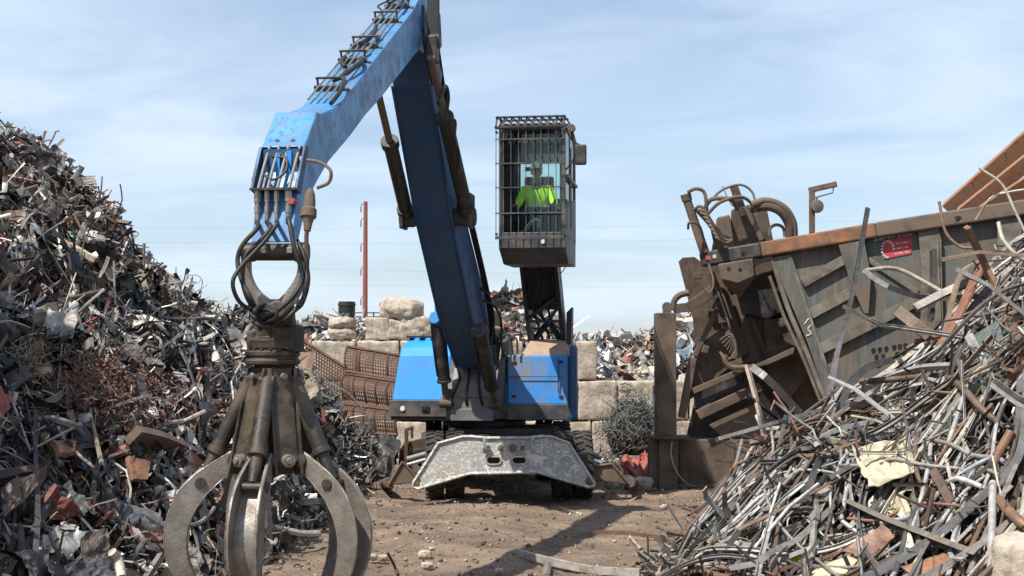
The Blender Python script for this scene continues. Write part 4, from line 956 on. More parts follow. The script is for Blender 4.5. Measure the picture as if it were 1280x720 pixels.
for k in range(5):
    az = AZ[k] + 36
    m = MB(); t0, t1, b0, b1 = .1, .11, .16, .17
    m.hexa([Q(.19, az, zz(458), -.1), Q(.19, az, zz(458), .1), Q(.05, az, zz(458), .08), Q(.05, az, zz(458), -.08)],
           [Q(.37, az, zz(575), -.11), Q(.37, az, zz(575), .11), Q(.16, az, zz(585), .1), Q(.16, az, zz(585), -.1)])
    hs = m.build('hub_housing', M['worndk'], hub, .018, seg=2)
    m = MB()
    for s in (-.12, .12): m.hexa([Q(.22, az, zz(460), s - .014), Q(.22, az, zz(460), s + .014), Q(.08, az, zz(460), s + .014), Q(.08, az, zz(460), s - .014)], [Q(.42, az, zz(590), s - .014), Q(.42, az, zz(590), s + .014), Q(.24, az, zz(592), s + .014), Q(.24, az, zz(592), s - .014)])
    m.each('edge_plate', M['worndk'], hs, .004)
    m = MB(); q = Q(.35, az, zz(573)); d = Q(1, az, 0) - Q(0, az, 0)
    m.cyl(q, q + d * .06, .062, .058, 20); m.cyl(q + d * .055, q + d * .085, .034, .03, 12); m.cut(); q = Q(.24, az, zz(470)); m.cyl(q, q + d * .03, .035, .03, 12); m.c.insert(0, (0, 0)); m.each('pin', M['worn'], hs, .006)
cl = [(.34, 1.38), (.49, 1.28), (.63, 1.17), (.76, 1.02), (.85, .8), (.855, .57), (.785, .35), (.65, .17), (.48, .05)]
dp = [.15, .17, .195, .21, .2, .185, .155, .1, .03]; wd = [.19, .22, .25, .27, .28, .27, .23, .16, .045]
def tine(az):
    c2 = [V3((r, 0, z)) for r, z in cl]; pts = spline(c2, 5); n = len(pts)
    def lerp(a, t): t = t * (len(a) - 1); k = min(int(t), len(a) - 2); return a[k] + (a[k + 1] - a[k]) * (t - k)
    web = []; ribL = []; ribR = []
    secs = []
    for k, p in enumerate(pts):
        d = (pts[min(k + 1, n - 1)] - pts[max(k - 1, 0)]).normalized(); nn = V3((d.z, 0, -d.x))
        if nn.dot(V3((1, 0, .3))) < 0 and k > n * .5: nn = -nn
        nn = V3((-d.z, 0, d.x))   # outward normal: curve runs outward then down
        t = k / (n - 1); D = lerp(dp, t); W = lerp(wd, t)
        secs.append((p, nn, D, W))
    def loft(f):
        mb = MB(); rings = []
        for p, nn, D, W in secs:
            rings.append([Q(p.x + nn.x * o_, az, p.z + nn.z * o_, s) for o_, s in f(D, W)])
        k = len(rings[0]); vs = [q for r in rings for q in r]
        fs = [(i * k + j, i * k + (j + 1) % k, (i + 1) * k + (j + 1) % k, (i + 1) * k + j) for i in range(len(rings) - 1) for j in range(k)]
        fs += [tuple(range(k - 1, -1, -1)), tuple(range((len(rings) - 1) * k, len(rings) * k))]
        return mb.add(vs, fs)
    body = loft(lambda D, W: [(-D / 2, -W / 2), (D / 2, -W / 2), (D / 2, -W / 2 + .03), (-D / 2 + .035, -W / 2 + .035), (-D / 2 + .035, W / 2 - .035), (D / 2, W / 2 - .03), (D / 2, W / 2), (-D / 2, W / 2)] if W > .09 else
                [(-D / 2, -W / 2), (D / 2, -W / 2), (D / 2, -W / 2 + .01), (-D / 2 + .012, -W / 2 + .012), (-D / 2 + .012, W / 2 - .012), (D / 2, W / 2 - .01), (D / 2, W / 2), (-D / 2, W / 2)])
    tb = body.build('tine', M['worn'], g, .006, smooth=True)
    for so in (-1, 1):
        for si in (-1, 1):
            em = MB(); em.sweep([Q(p.x + nn.x * si * D / 2, az, p.z + nn.z * si * D / 2, so * (W / 2 - .004)) for p, nn, D, W in secs], [(-.0045, -.0045), (.0045, -.0045), (.0045, .0045), (-.0045, .0045)])
            em.build('wear_edge', M['bright'], tb)
    m = MB()
    for s in (-.135, .135): m.cyl(Q(.65, az, 1.17, s * .8), Q(.65, az, 1.17, s * 1.08), .05, .05, 16)
    m.cyl(Q(.65, az, 1.17, -.14), Q(.65, az, 1.17, .14), .04, .04, 12); m.cut(); m.cyl(Q(.36, az, 1.37, -.13), Q(.36, az, 1.37, .13), .06, .06, 16)
    m.c.insert(0, (0, 0)); m.each('pin', M['worndk'], tb, .005)
    A = Q(.215, az, zz(478)); B = Q(.63, az, 1.2); D = B - A
    m = MB(); m.cyl(A - D * .03, A + D * .7, .074, .074, 20); m.cyl(A + D * .68, A + D * .74, .086, .086, 20); m.cyl(A + V3((0, 0, .02)) - (Q(0, az, 0, .07) - Q(0, az, 0)), A + V3((0, 0, .02)) + (Q(0, az, 0, .07) - Q(0, az, 0)), .05, .05, 16)
    cy = m.build('tine_cylinder', M['worndk'], g, .008, smooth=True)
    m = MB(); m.cyl(A + D * .72, B, .055, .05, 16); m.build('rod', M['worndk'], cy, smooth=True)
for a in AZ: tine(a)
# ------------------------------------------------------------ generic builders for scrap pieces and plates
def hsurf(h, px, py):
    best = None
    for i in range(61):
        t = i / 60; p = h.at(px, t); v = (p.z - HC) / p.y
        vp = 360 - F * (v * CP - SP) / (CP + v * SP)
        e = abs(vp - py)
        if best is None or e < best[0]: best = (e, p.y)
    return best[1]
def HP(h, px, py, off=.15): return P(px, py, hsurf(h, px, py) - off)
def sheet(q, n=7, crump=.03, thick=.006, seed=0, fold=0):
    """crumpled sheet through 4 corners (a,b,c,d in order)"""
    a, b, c, d = [V3(x) for x in q]; nr = (b - a).cross(d - a).normalized(); L0 = (b - a).length
    m = MB(); top = []; 
    for i in range(n + 1):
        for j in range(n + 1):
            u, v = i / n, j / n
            p = a * (1 - u) * (1 - v) + b * u * (1 - v) + c * u * v + d * (1 - u) * v
            o_ = crump * 2.2 * noise.fractal(p * 2.2 + V3((seed, 3, 1)), .7, 2.2, 4)
            if fold: o_ += crump * 1.5 * abs(math.sin((u * fold + .2 * v) * math.pi))
            e_ = .04 * L0 * noise.noise(p * 6 + V3((0, seed, 0)))
            top.append(p + nr * o_ + (b - a).normalized() * (e_ if i in (0, n) else 0) + (d - a).normalized() * (e_ if j in (0, n) else 0))
    k = n + 1
    vs = top + [p - nr * thick for p in top]; o2 = len(top)
    fs = [(i * k + j, (i + 1) * k + j, (i + 1) * k + j + 1, i * k + j + 1) for i in range(n) for j in range(n)]
    fs += [tuple(o2 + x for x in reversed(f)) for f in fs]
    rim = [(i, 0) for i in range(n)] + [(n, j) for j in range(n)] + [(i, n) for i in range(n, 0, -1)] + [(0, j) for j in range(n, 0, -1)]
    r = [i * k + j for i, j in rim]
    fs += [(r[i], r[(i + 1) % len(r)], o2 + r[(i + 1) % len(r)], o2 + r[i]) for i in range(len(r))]
    return m.add(vs, fs)
def prof_of(kind, w):
    t = max(.004, w * .08)
    if kind == 'flat': return [(-w / 2, -t), (w / 2, -t), (w / 2, t), (-w / 2, t)]
    if kind == 'bar': return [(-w / 2, -w * .25), (w / 2, -w * .25), (w / 2, w * .25), (-w / 2, w * .25)]
    if kind == 'angle': return [(-w / 2, -w / 2), (w / 2, -w / 2), (w / 2, -w / 2 + t), (-w / 2 + t, -w / 2 + t), (-w / 2 + t, w / 2), (-w / 2, w / 2)]
    if kind == 'channel': h = w * .4; return [(-w / 2, h), (-w / 2, -h * .3), (w / 2, -h * .3), (w / 2, h), (w / 2 - t, h), (w / 2 - t, -h * .3 + t), (-w / 2 + t, -h * .3 + t), (-w / 2 + t, h)]
    return [(w / 2 * math.cos(i * math.pi / 5), w / 2 * math.sin(i * math.pi / 5)) for i in range(10)]
def ob_color(o, c, metal=.3): o.color = (c[0], c[1], c[2], metal); return o
def bar3(name, pts, kind, w, label, cat, mt=None, col=None, metal=.35, group=None, twist=0, up=None, sub=5):
    m = MB(); m.sweep(spline(pts, sub), prof_of(kind, w), twist, up=up)
    o = m.build(name, mt or M['piece'], None, smooth=(kind == 'tube'))
    if col: ob_color(o, col, metal)
    return tag(o, label, cat, group)
def barR(name, pix, kind, w, label, cat, off=.25, **kw):
    pts = [HP(RIGHT, p[0], p[1], (p[2] if len(p) > 2 else off)) for p in pix]
    return bar3(name, pts, kind, w, label, cat, **kw)

# ------------------------------------------------------------ stone block wall
def block(x0, x1, z0, z1, y, dep=.85, label='', seed=0, rnd=.05, group='stone blocks of the yard wall'):
    me = bmesh.new(); bmesh.ops.create_cube(me, size=1); sz = min(x1 - x0, z1 - z0, dep)
    if rnd >= .14:
        me.clear(); bmesh.ops.create_icosphere(me, subdivisions=4, radius=.56)
        for v in me.verts:      # facetted, boulder-like
            p = V3(v.co); k = max(abs(p.x), abs(p.y), abs(p.z)); p = p.lerp(p * (.5 / k), .45)
            cn = noise.cell_vector(p * 2.6 + V3((seed, 0, 0))); v.co = p * (1 + .1 * cn.x)
        bmesh.ops.smooth_vert(me, verts=me.verts, factor=.6, use_axis_x=True, use_axis_y=True, use_axis_z=True)
    else:
      bmesh.ops.bevel(me, geom=me.edges[:], offset=.015 + rnd * .7, segments=2, affect='EDGES', profile=.6)
      bmesh.ops.subdivide_edges(me, edges=[e for e in me.edges if e.calc_length() > .3], cuts=9, use_grid_fill=True)
    for v in me.verts:
        p = V3(v.co); q = V3((p.x * (x1 - x0), p.y * dep, p.z * (z1 - z0)))
        w = q / sz
        n1 = .8 * noise.fractal(w * 1.5 + V3((seed * 7.1, 0, 0)), .6, 2, 6) + .35 * (abs(noise.noise(w * 2.6 + V3((seed * 3.3, 5, 0)))) - .2)
        q += p.normalized() * (n1 * rnd * 1.1 * sz)
        v.co = q
    m = bpy.data.meshes.new('stone_block'); me.to_mesh(m); me.free(); m.shade_smooth(); m.materials.append(M['stone'])
    o = bpy.data.objects.new('stone_block', m); COL.objects.link(o); o.location = ((x0 + x1) / 2, y, (z0 + z1) / 2)
    o.rotation_euler = (0, 0, random.uniform(-.03, .03)) if rnd < .1 else (0, random.uniform(-.1, .1), random.uniform(-.3, .3))
    return tag(o, label, 'stone block', group)
YWL = 32.0
WX = lambda px: (px - 640) / F * YWL
CH = .883
sd_ = 1
def course(c, edges, labels=None, y=YWL):
    global sd_
    for i, (a, b) in enumerate(edges):
        lb = labels[i] if labels and labels[i] else 'squared pale stone block of the wall course, mostly hidden by machinery'
        block(WX(a) + .01, WX(b) - .01, c * CH, (c + 1) * CH - .02, y + random.uniform(-.05, .05), .9, lb, sd_); sd_ += 1
course(0, [(335, 385), (386, 436), (437, 470), (471, 496), (497, 556), (557, 600), (601, 646), (648, 688), (689, 737), (738, 769), (770, 815), (816, 862), (863, 910), (911, 960)],
       [None, None, None, None, 'broken pale stone block below the bright blue engine cover', None, None, 'bottom stone block just right of the handler turntable', 'bottom stone block above the right end of the dozer blade', 'bottom stone block partly behind the grey wire tangle', None, None, None, None])
course(1, [(335, 385), (386, 446), (447, 501), (502, 556), (557, 610), (611, 665), (666, 720), (721, 769), (770, 815), (816, 858), (859, 910), (911, 960)],
       [None, None, None, None, None, None, None, 'large clean stone block right of the handler side rail', 'stone block above the grey wire tangle', 'stone block behind the tall brown press column', None, None])
course(2, [(393, 447), (449, 501), (502, 556), (557, 610), (612, 654), (721, 745)],
       ['long tan stone block over the rusty mesh screen', 'tan stone block over the perforated rusty screen', 'stone block just above the blue engine cover', None, 'upper stone block glimpsed left of the cab tower', 'narrow upright stone block right of the cab tower'])
def Zat(py, y=YWL): return P(640, py, y).z
for a, b, t, bt, lb, r in ((412, 442, 397, 411, 'flattened boulder on top of another left on the wall', .14), (411, 443, 410, 424, 'flattened boulder under another left on the wall', .14), (458, 488, 397, 425, 'squarish pale boulder standing below the red pole', .08),
                       (478, 527, 374, 400, 'highest round tan boulder resting across two others', .16), (497, 541, 396, 426, 'large wedge boulder touching the boom side on the wall', .16), (483, 500, 400, 424, 'dark small boulder wedged under the highest one', .1)):
    block(WX(a), WX(b), Zat(bt), Zat(t), YWL + .1, .7, lb, sd_, r, 'boulders on the stone wall'); sd_ += 1
# ------------------------------------------------------------ far background
for a, b, t, y, lb in ((423, 444, 377, 44, 'short black tank left of the red pole'), (475, 490, 378, 44, 'black tank hidden behind the highest boulder')):
    t0 = thing('storage_tank', P((a + b) / 2, 420, y), lb, 'tank'); x = P((a + b) / 2, t, y); r = (b - a) / 2 / F * y
    m = MB(); m.lathe((x.x, y, 0), (0, 0, 1), [(r, 0), (r, x.z - .03), (r * .96, x.z), (r * .9, x.z)], 28); m.build('shell', M['black'], t0)
    m = MB(); m.lathe((x.x, y, x.z - .12), (0, 0, 1), [(r + .02, 0), (r + .02, .06)], 28); m.build('hoop', M['dark'], t0)
fn = thing('railing', P(450, 400, 42), 'thin dark railing beyond the wall beside the black tanks', 'railing')
m = MB()
for py in (391, 396, 402): m.bar(P(441, py, 42), P(530, py, 42), .03)
m.build('rail', M['dark'], fn); m = MB()
for px in range(443, 530, 12): m.bar(P(px, 390, 42), P(px, 390, 42) * 1 - V3((0, 0, 3.4)), .04)
m.build('post', M['dark'], fn)
up = thing('utility_pole', P(457, 445, 60), 'tall thin red brown pole with small side insulators', 'utility pole')
a = P(457, 252, 60); m = MB(); m.cyl((a.x, 60, 0), a, .13, .085, 12); m.build('pole', M['pole'], up)
for py in (256, 274, 305, 335, 372):
    q = P(457, py, 60); m = MB(); m.tube([q, q + V3((-.15, -.02, .02)), q + V3((-.2, -.02, -.1))], .02, 5); m.cyl(q + V3((-.2, 0, -.32)), q + V3((-.2, 0, -.08)), .035, .03, 8); m.build('insulator', M['fitting'], up)
for i, (p0, p1) in enumerate((((-40, 282), (1320, 268)), ((-40, 300), (1320, 286)), ((-40, 322), (1320, 340)), ((-40, 345), (1320, 352)))):
    a, b = P(*p0, 61), P(*p1, 61); mid = (a + b) / 2 - V3((0, 0, .35))
    m = MB(); m.tube([a, a.lerp(mid, .5) - V3((0, 0, .08)), mid, mid.lerp(b, .5) - V3((0, 0, .08)), b], .0032, 4); tag(m.build('power_line', M['grey']), 'faint thin power line crossing the sky behind the yard', 'power line', 'power lines')

# ------------------------------------------------------------ screens, wire and sheets in front of the wall
def mesh_panel(name, q, nx, ny, w, mt, label, cat, diag=False, bow=0., frame=.03):
    """woven panel on quad q: bars both ways"""
    a, b, c, d = [V3(x) for x in q]; nr = (b - a).cross(d - a).normalized()
    pt = lambda u, v: a * (1 - u) * (1 - v) + b * u * (1 - v) + c * u * v + d * (1 - u) * v + nr * bow * math.sin(math.pi * v)
    root = thing(name, (a + b + c + d) / 4, label, cat)
    m = MB()
    def ln(p0, p1):
        pts = [pt(p0[0] + (p1[0] - p0[0]) * k / 6, p0[1] + (p1[1] - p0[1]) * k / 6) for k in range(7)]; m.sweep(pts, [(-w / 2, -w / 2), (w / 2, -w / 2), (w / 2, w / 2), (-w / 2, w / 2)])
    if diag:
        for k in range(-ny, nx + 1):
            for s in (1, -1):
                u0, u1 = k / nx, (k + ny) / nx
                lo, hi = max(0, u0), min(1, u1)
                if hi - lo < .02: continue
                t0, t1 = (lo - u0) / (u1 - u0), (hi - u0) / (u1 - u0)
                ln((lo, t0 if s > 0 else 1 - t0), (hi, t1 if s > 0 else 1 - t1))
    else:
        for k in range(nx + 1): ln((k / nx, 0), (k / nx, 1))
        for k in range(ny + 1): ln((0, k / ny), (1, k / ny))
    m.build('mesh', mt, root)
    f = MB()
    if frame:
        for e in (((0, 0), (1, 0)), ((1, 0), (1, 1)), ((1, 1), (0, 1)), ((0, 1), (0, 0))):
            f.sweep([pt(e[0][0] + (e[1][0] - e[0][0]) * k / 6, e[0][1] + (e[1][1] - e[0][1]) * k / 6) - nr * .005 for k in range(7)], [(-frame / 2, -frame / 2), (frame / 2, -frame / 2), (frame / 2, frame / 2), (-frame / 2, frame / 2)])
        f.build('frame', mt, root)
    return root
def perf_panel(name, q, nx, ny, mt, label, cat, bow=.15, hole=.32, ribs=4, group=None):
    a, b, c, d = [V3(x) for x in q]; nr = (b - a).cross(d - a).normalized()
    if nr.y > 0: nr = -nr
    pt = lambda u, v, o=0.: a * (1 - u) * (1 - v) + b * u * (1 - v) + c * u * v + d * (1 - u) * v + nr * (bow * math.sin(math.pi * v) + o)
    root = thing(name, (a + b + c + d) / 4, label, cat, group); m = MB(); vs = []; fs = []
    for i in range(nx):
        for j in range(ny):
            sh = .5 * (j % 2)
            u0, u1, v0, v1 = i / nx, (i + 1) / nx, j / ny, (j + 1) / ny; o = len(vs)
            oc = [pt(u0, v0), pt((u0 + u1) / 2, v0), pt(u1, v0), pt(u1, (v0 + v1) / 2), pt(u1, v1), pt((u0 + u1) / 2, v1), pt(u0, v1), pt(u0, (v0 + v1) / 2)]
            cu, cv = (u0 + u1) / 2, (v0 + v1) / 2
            ic = [pt(cu + math.cos(t) * hole / nx, cv + math.sin(t) * hole / ny) for t in [math.pi * (-.75 + .25 * k) for k in range(8)]]
            vs += oc + ic
            fs += [(o + k, o + (k + 1) % 8, o + 8 + (k + 1) % 8, o + 8 + k) for k in range(8)]
    m.add(vs, fs); pl = m.build('perforated_plate', mt, root)
    md = pl.modifiers.new('solid', 'SOLIDIFY'); md.thickness = .012
    for k in range(ribs + 1):
        f = MB(); u = k / ribs; f.sweep([pt(u, v / 8, .015) for v in range(9)], [(-.012, -.012), (.012, -.012), (.012, .012), (-.012, .012)]); f.build('rib', mt, root)
    for v in (0, 1):
        f = MB(); f.sweep([pt(u / 8, v, .03) for u in range(9)], [(-.025, -.02), (.025, -.02), (.025, .02), (-.025, .02)]); f.build('frame', mt, root)
    return root
mesh_panel('mesh_screen', [P(376, 424, 28.6), P(436, 462, 28.0), P(432, 552, 27.6), P(374, 530, 28.2)], 18, 22, .02, M['rustdk'], 'dark rusty square mesh screen leaning behind the grab', 'mesh screen', False, 0, .05)
perf_panel('perforated_screen', [P(434, 434, 28.3), P(504, 446, 28.0), P(502, 476, 27.7), P(432, 465, 28)], 22, 9, M['rustdk'], 'top rusty perforated screen of three stacked, stone seen through it', 'perforated screen', .12, .34, 4, 'perforated screens')
perf_panel('perforated_screen', [P(432, 468, 28.0), P(503, 479, 27.6), P(500, 512, 27.3), P(431, 503, 27.7)], 26, 10, M['rustdk'], 'middle rusty perforated screen of three stacked by the engine cover', 'perforated screen', .22, .3, 5, 'perforated screens')
perf_panel('perforated_screen', [P(431, 506, 27.6), P(500, 515, 27.2), P(497, 545, 26.9), P(430, 540, 27.2)], 24, 10, M['rustdk'], 'bottom rusty perforated screen sitting on crumpled dark sheets', 'perforated screen', .2, .3, 5, 'perforated screens')
for q, lb, c, s in (([P(415, 555, 26.8), P(440, 527, 27.2), P(500, 545, 26.6), P(492, 580, 26)], 'crumpled dark grey ribbed sheet below the perforated screens', (.1, .1, .105), 1),
                 ([P(408, 535, 27.0), P(440, 522, 27.3), P(452, 545, 27), P(424, 570, 26.6)], 'dark bent sheet left of the ribbed grey sheet', (.07, .07, .08), 2),
                 ([P(450, 560, 26.2), P(497, 552, 26.3), P(490, 586, 25.4), P(455, 588, 25.5)], 'lower dark folded sheet next to the outrigger', (.08, .075, .07), 3)):
    o = sheet(q, 10, .09, .01, s, 6).build('crumpled_sheet', M['piece'], smooth=False); ob_color(o, c, .3); tag(o, lb, 'metal sheet')
for i, (pt, r, lb) in enumerate((([(378, 470), (392, 462), (410, 478), (430, 488), (448, 505), (462, 528), (456, 545)], .016, 'long pale bent wire curling over the mesh screens'), ([(372, 450), (385, 480), (398, 470), (392, 500)], .012, 'short pale wire loop beside the grab'), ([(410, 480), (425, 505), (430, 530), (420, 550)], .012, 'pale wire falling in front of the mesh screen'), ([(400, 520), (430, 523), (455, 520), (462, 525)], .014, 'pale wire lying on the dark crumpled sheets'))):
    m = MB(); m.tube([P(a, b, 26.6) for a, b in pt], r, 6); tag(m.build('bent_wire', M['fitting'], smooth=True), lb, 'wire')
# derelict vehicle shell behind the blade, left
vh = thing('rusty_car_wreck', P(530, 590, 27.0), 'rusty brown wreck with one wheel behind the blade left end', 'car wreck')
m = MB(); Yv = 27.2
body = [(498, 586), (499, 563), (506, 553), (526, 548), (548, 543), (575, 540), (600, 540), (600, 590), (542, 590), (540, 573), (534, 563), (524, 560), (514, 566), (510, 580), (509, 588)]
m.plate(body, lambda a, b: P(a, b, Yv), lambda a, b: P(a, b, Yv + 1.4)); m.build('body', M['rustdk'], vh, .02)
m = MB(); m.hexa([P(526, 548, Yv + .2), P(575, 541, Yv + .2), P(575, 541, Yv + 1.2), P(526, 548, Yv + 1.2)], [P(528, 540, Yv + .35), P(572, 532, Yv + .35), P(572, 532, Yv + 1.0), P(528, 540, Yv + 1.0)]); m.build('cabin', M['dark'], vh, .03)
m = MB(); c = P(525, 580, Yv); m.lathe(c + V3((0, -.05, 0)), (0, 1, 0), [(.18, 0), (.28, .0), (.31, .04), (.31, .2), (.2, .22)], 28); w_ = m.build('wheel', M['tyre'], vh, 0, True)
m = MB(); m.lathe(c + V3((0, -.06, 0)), (0, 1, 0), [(.18, .0), (.19, .02), (.14, .05), (.05, .03), (.04, .0)], 24); m.build('rim', M['fitting'], w_, 0, True)
m = MB(); m.bar(P(508, 588, 26.3), P(508, 538, 26.3), .07); m.bar(P(506, 538, 26.3), P(517, 534, 26.3), .06); m.bar(P(515, 534, 26.3), P(515, 548, 26.3), .05); tag(m.build('steel_post', M['rustdk'], None, .01), 'short bent rusty post in front of the wrecked car', 'post')
# debris right of the machine
m = MB(); m.box(P(728, 556, 28.5) , (.3, .1, .25)); m.bar(P(727, 545, 28.5), P(727, 590, 28.5), .1); m.bar(P(735, 545, 28.5), P(735, 580, 28.5), .06); tag(m.build('steel_bracket', M['brown_lt'], None, .01), 'small upright steel bracket in front of the stone wall', 'bracket')
# grey wire tangle
rg = np.random.default_rng(77)
tg = MB(); C0 = P(792, 532, 27.2)
for i in range(650):
    th = rg.uniform(0, 2 * math.pi); ph = math.acos(rg.uniform(-.5, 1)); rr = .62 * rg.uniform(.35, 1) ** .5 * (1 + .55 * noise.noise(V3((math.cos(th) * 1.5, math.sin(th) * 1.5, ph * 1.6))))
    c = C0 + V3((rr * math.sin(ph) * math.cos(th) * .92, rr * math.sin(ph) * math.sin(th) * .7, rr * math.cos(ph) * 1.2 - .08))
    if c.z < .05: c.z = .08
    pts = path_r(rg, 7, .7) * rg.uniform(.25, .6)
    tg.sweep([c + V3(p) for p in pts], [(.006, 0), (-.003, .006), (-.003, -.006)])
core_ = MB(); core_.lathe(C0 - V3((0, -.15, .55)), (0, 0, 1), [(.4, 0), (.5, .3), (.42, .7), (.22, .95), (.05, 1.0)], 16)
wt = tg.build('wire_tangle', M['wiregrey']); tag(wt, 'big ball of tangled grey wire against the stone wall', 'wire tangle')
core_.build('core', M['dark'], wt)
m = MB()
for i in range(60):
    c = P(rg.uniform(742, 775), rg.uniform(560, 590), 26.8); pts = path_r(rg, 6, .6) * .4; m.sweep([c + V3(p) for p in pts], [(.006, 0), (-.003, .006), (-.003, -.006)])
tag(m.build('wire_tangle', M['wiregrey']), 'small loose wire knot left of the big grey wire ball', 'wire tangle')
for q, lb, s in (([P(772, 570, 26.4), P(806, 562, 26.6), P(818, 600, 26.0), P(782, 598, 25.6)], 'crumpled faded red panel beside the brown press column', 1), ([P(770, 592, 25.8), P(790, 572, 26), P(812, 606, 25.4), P(785, 608, 25.3)], 'lower torn red panel lying under the crumpled red one', 2), ([P(798, 568, 26.5), P(812, 560, 26.6), P(818, 585, 26.4), P(805, 588, 26.3)], 'small red flap standing next to the press column', 3)):
    tag(sheet(q, 8, .08, .008, s, 3).build('crumpled_sheet', M['red']), lb, 'metal panel')
for i, (px, py, s) in enumerate(((752, 600, .3), (775, 610, .22), (800, 612, .2), (760, 590, .25), (735, 586, .2), (702, 590, .2))):
    q = G(px, py); block(q.x - s, q.x + s, -.02, s, q.y, s * 1.6, 'low mound of broken concrete right of the dozer blade', 90 + i, .15, 'rubble right of the blade').name = 'rubble_chunk'

# ------------------------------------------------------------ baling press / tipped hopper
BL = thing('baling_press', P(900, 607, 25), 'dirty brown baling press with tilted grey green charging hopper', 'baling press')
def pp(pts, y, th, mt, name, parent=BL, bevel=.012, seed=0, holes=()):
    m = MB(); m.plate(pts, (lambda a, b: P(a, b, y)) if not callable(y) else (lambda a, b: P(a, b, y(a))), (lambda a, b: P(a, b, y + th)) if not callable(y) else (lambda a, b: P(a, b, y(a) + th)), holes)
    return m.build(name, mt, parent, bevel)
def pb(a, b, w, mt, name, y, parent=BL, d=None, bevel=.008, y2=None):
    m = MB(); m.bar(P(*a, y), P(*b, y2 or y), d or w, w, (0, -1, 0)) if False else m.bar(P(*a, y), P(*b, y2 or y), d or w, w, V3((0, 0, 1)) if abs(a[0] - b[0]) > abs(a[1] - b[1]) else V3((1, 0, 0)))
    return m.build(name, mt, parent, bevel)
# column
m = MB()
for x0, x1, y0, y1, yy in ((820, 846, 391, 546, 24.6),):
    a_, b_ = P(x0, y0, yy), P(x1, y1, yy); m.box(((a_.x + b_.x) / 2, yy + .2, (a_.z + b_.z) / 2), (b_.x - a_.x, .4, a_.z - b_.z))
col_ = m.build('column', M['brown'], BL, .015)
m = MB(); a_, b_ = P(824, 548, 24.6), P(848, 606, 24.6); m.box(((a_.x + b_.x) / 2, 24.82, a_.z / 2), (b_.x - a_.x, .36, a_.z)); m.build('column_foot', M['brown'], BL, .012)
m = MB(); q = P(838, 547, 24.6); m.box((q.x, 24.8, q.z), (.66, .56, .05)); m.build('flange', M['brown'], BL, .008)
m = MB(); q = P(834, 385, 24.7); m.lathe(q + V3((0, .0, .02)), (0, 1, 0), [(.045, 0), (.085, 0), (.085, .06), (.045, .06)], 20); m.box(q - V3((0, -.03, .09)), (.15, .055, .12)); m.build('lifting_eye', M['brown'], col_)
m = MB()
for k in range(5): q = P(842, 556 + k * 11, 24.6); m.cyl(q + V3((0, .03, 0)), q + V3((0, .036, 0)) - V3((0, .01, 0)), .018, .018, 12)
m.each('bolt_hole', M['black'], col_)
m = MB(); q0, q1 = P(812, 549, 24.8), P(823, 606, 24.8); m.box(((q0.x + q1.x) / 2, 24.95, q0.z / 2), (q1.x - q0.x + .02, .3, q0.z)); m.build('side_bracket', M['brown_lt'], BL, .01)
m = MB(); m.tube([P(840, 552, 24.5), P(839, 570, 24.5), P(846, 590, 24.5), P(858, 604, 24.5), P(870, 608, 24.4)], .012, 6); m.build('cable', M['fitting'], BL, smooth=True)
# base box
m = MB(); a_, b_ = P(849, 548, 25), P(957, 606, 25); m.box(((a_.x + b_.x) / 2 - .0, 25.8, a_.z / 2 - .02), (b_.x - a_.x, 1.6, a_.z)); bx_ = m.build('base_box', M['brown'], BL, .02)
m = MB(); q0 = P(917, 548, 25); m.box((q0.x, 24.985, a_.z / 2), (.012, .02, a_.z)); m.box(((a_.x + b_.x) / 2, 24.96, .035), (b_.x - a_.x + .1, .08, .05)); m.build('seam', M['brown_lt'], bx_)
# big end plates
pp([(848, 327), (853, 322), (868, 321), (876, 327), (900, 330), (915, 380), (935, 440), (900, 470), (862, 500), (856, 520), (849, 522), (869, 442), (866, 400), (857, 362)], 25.3, .12, M['brown'], 'end_plate')
pp([(905, 328), (985, 316), (1008, 400), (1030, 470), (1045, 520), (1045, 575), (880, 575), (858, 545), (868, 500), (893, 380), (890, 332)], 25.75, .1, M['brown'], 'back_plate')
pp([(930, 395), (968, 400), (985, 440), (955, 465), (925, 470), (918, 440)], 25.45, .12, M['brown_lt'], 'inner_plate')
pp([(955, 400), (1000, 395), (1020, 460), (985, 500), (960, 480)], 25.2, .1, M['brown'], 'inner_plate')
pb((905, 400), (925, 455), .1, M['brown_lt'], 'stiffener', 25.1); pb((940, 400), (962, 455), .08, M['rustdk'], 'stiffener', 25.2); pb((985, 350), (1015, 450), .1, M['brown'], 'stiffener', 24.9)
pp([(886, 531), (947, 502), (951, 487), (962, 502), (975, 520), (990, 548), (905, 549)], 25.1, .1, M['brown_lt'], 'skid_plate')
pb((842, 386), (862, 384), .16, M['brown'], 'latch_arm', 24.9); pb((860, 385), (898, 358), .18, M['brown'], 'latch_arm', 24.9)
m = MB(); m.tube([P(841, 388, 24.85), P(843, 376, 24.85), P(850, 369, 24.85), (P(861, 366, 24.85))], .055, 8); m.build('latch_hook', M['brown'], BL, smooth=True)
pb((866, 447), (852, 522), .13, M['brown_lt'], 'strut', 24.95); pb((866, 489), (930, 462), .1, M['brown_lt'], 'shelf_beam', 24.9); pb((930, 462), (992, 440), .08, M['brown_lt'], 'shelf_beam', 24.8)
pb((872, 519), (950, 483), .16, M['brown'], 'shelf_beam', 24.85); pb((905, 370), (868, 445), .09, M['brown'], 'strut', 25.1); pb((888, 340), (905, 395), .12, M['brown'], 'strut', 25.15)
pp([(866, 492), (928, 466), (930, 480), (870, 512)], 25.05, .06, M['dark'], 'shelf_plate')
pp([(924, 466), (985, 437), (995, 433), (992, 442), (960, 456), (935, 462)], 24.6, .9, M['brown_lt'], 'tray')
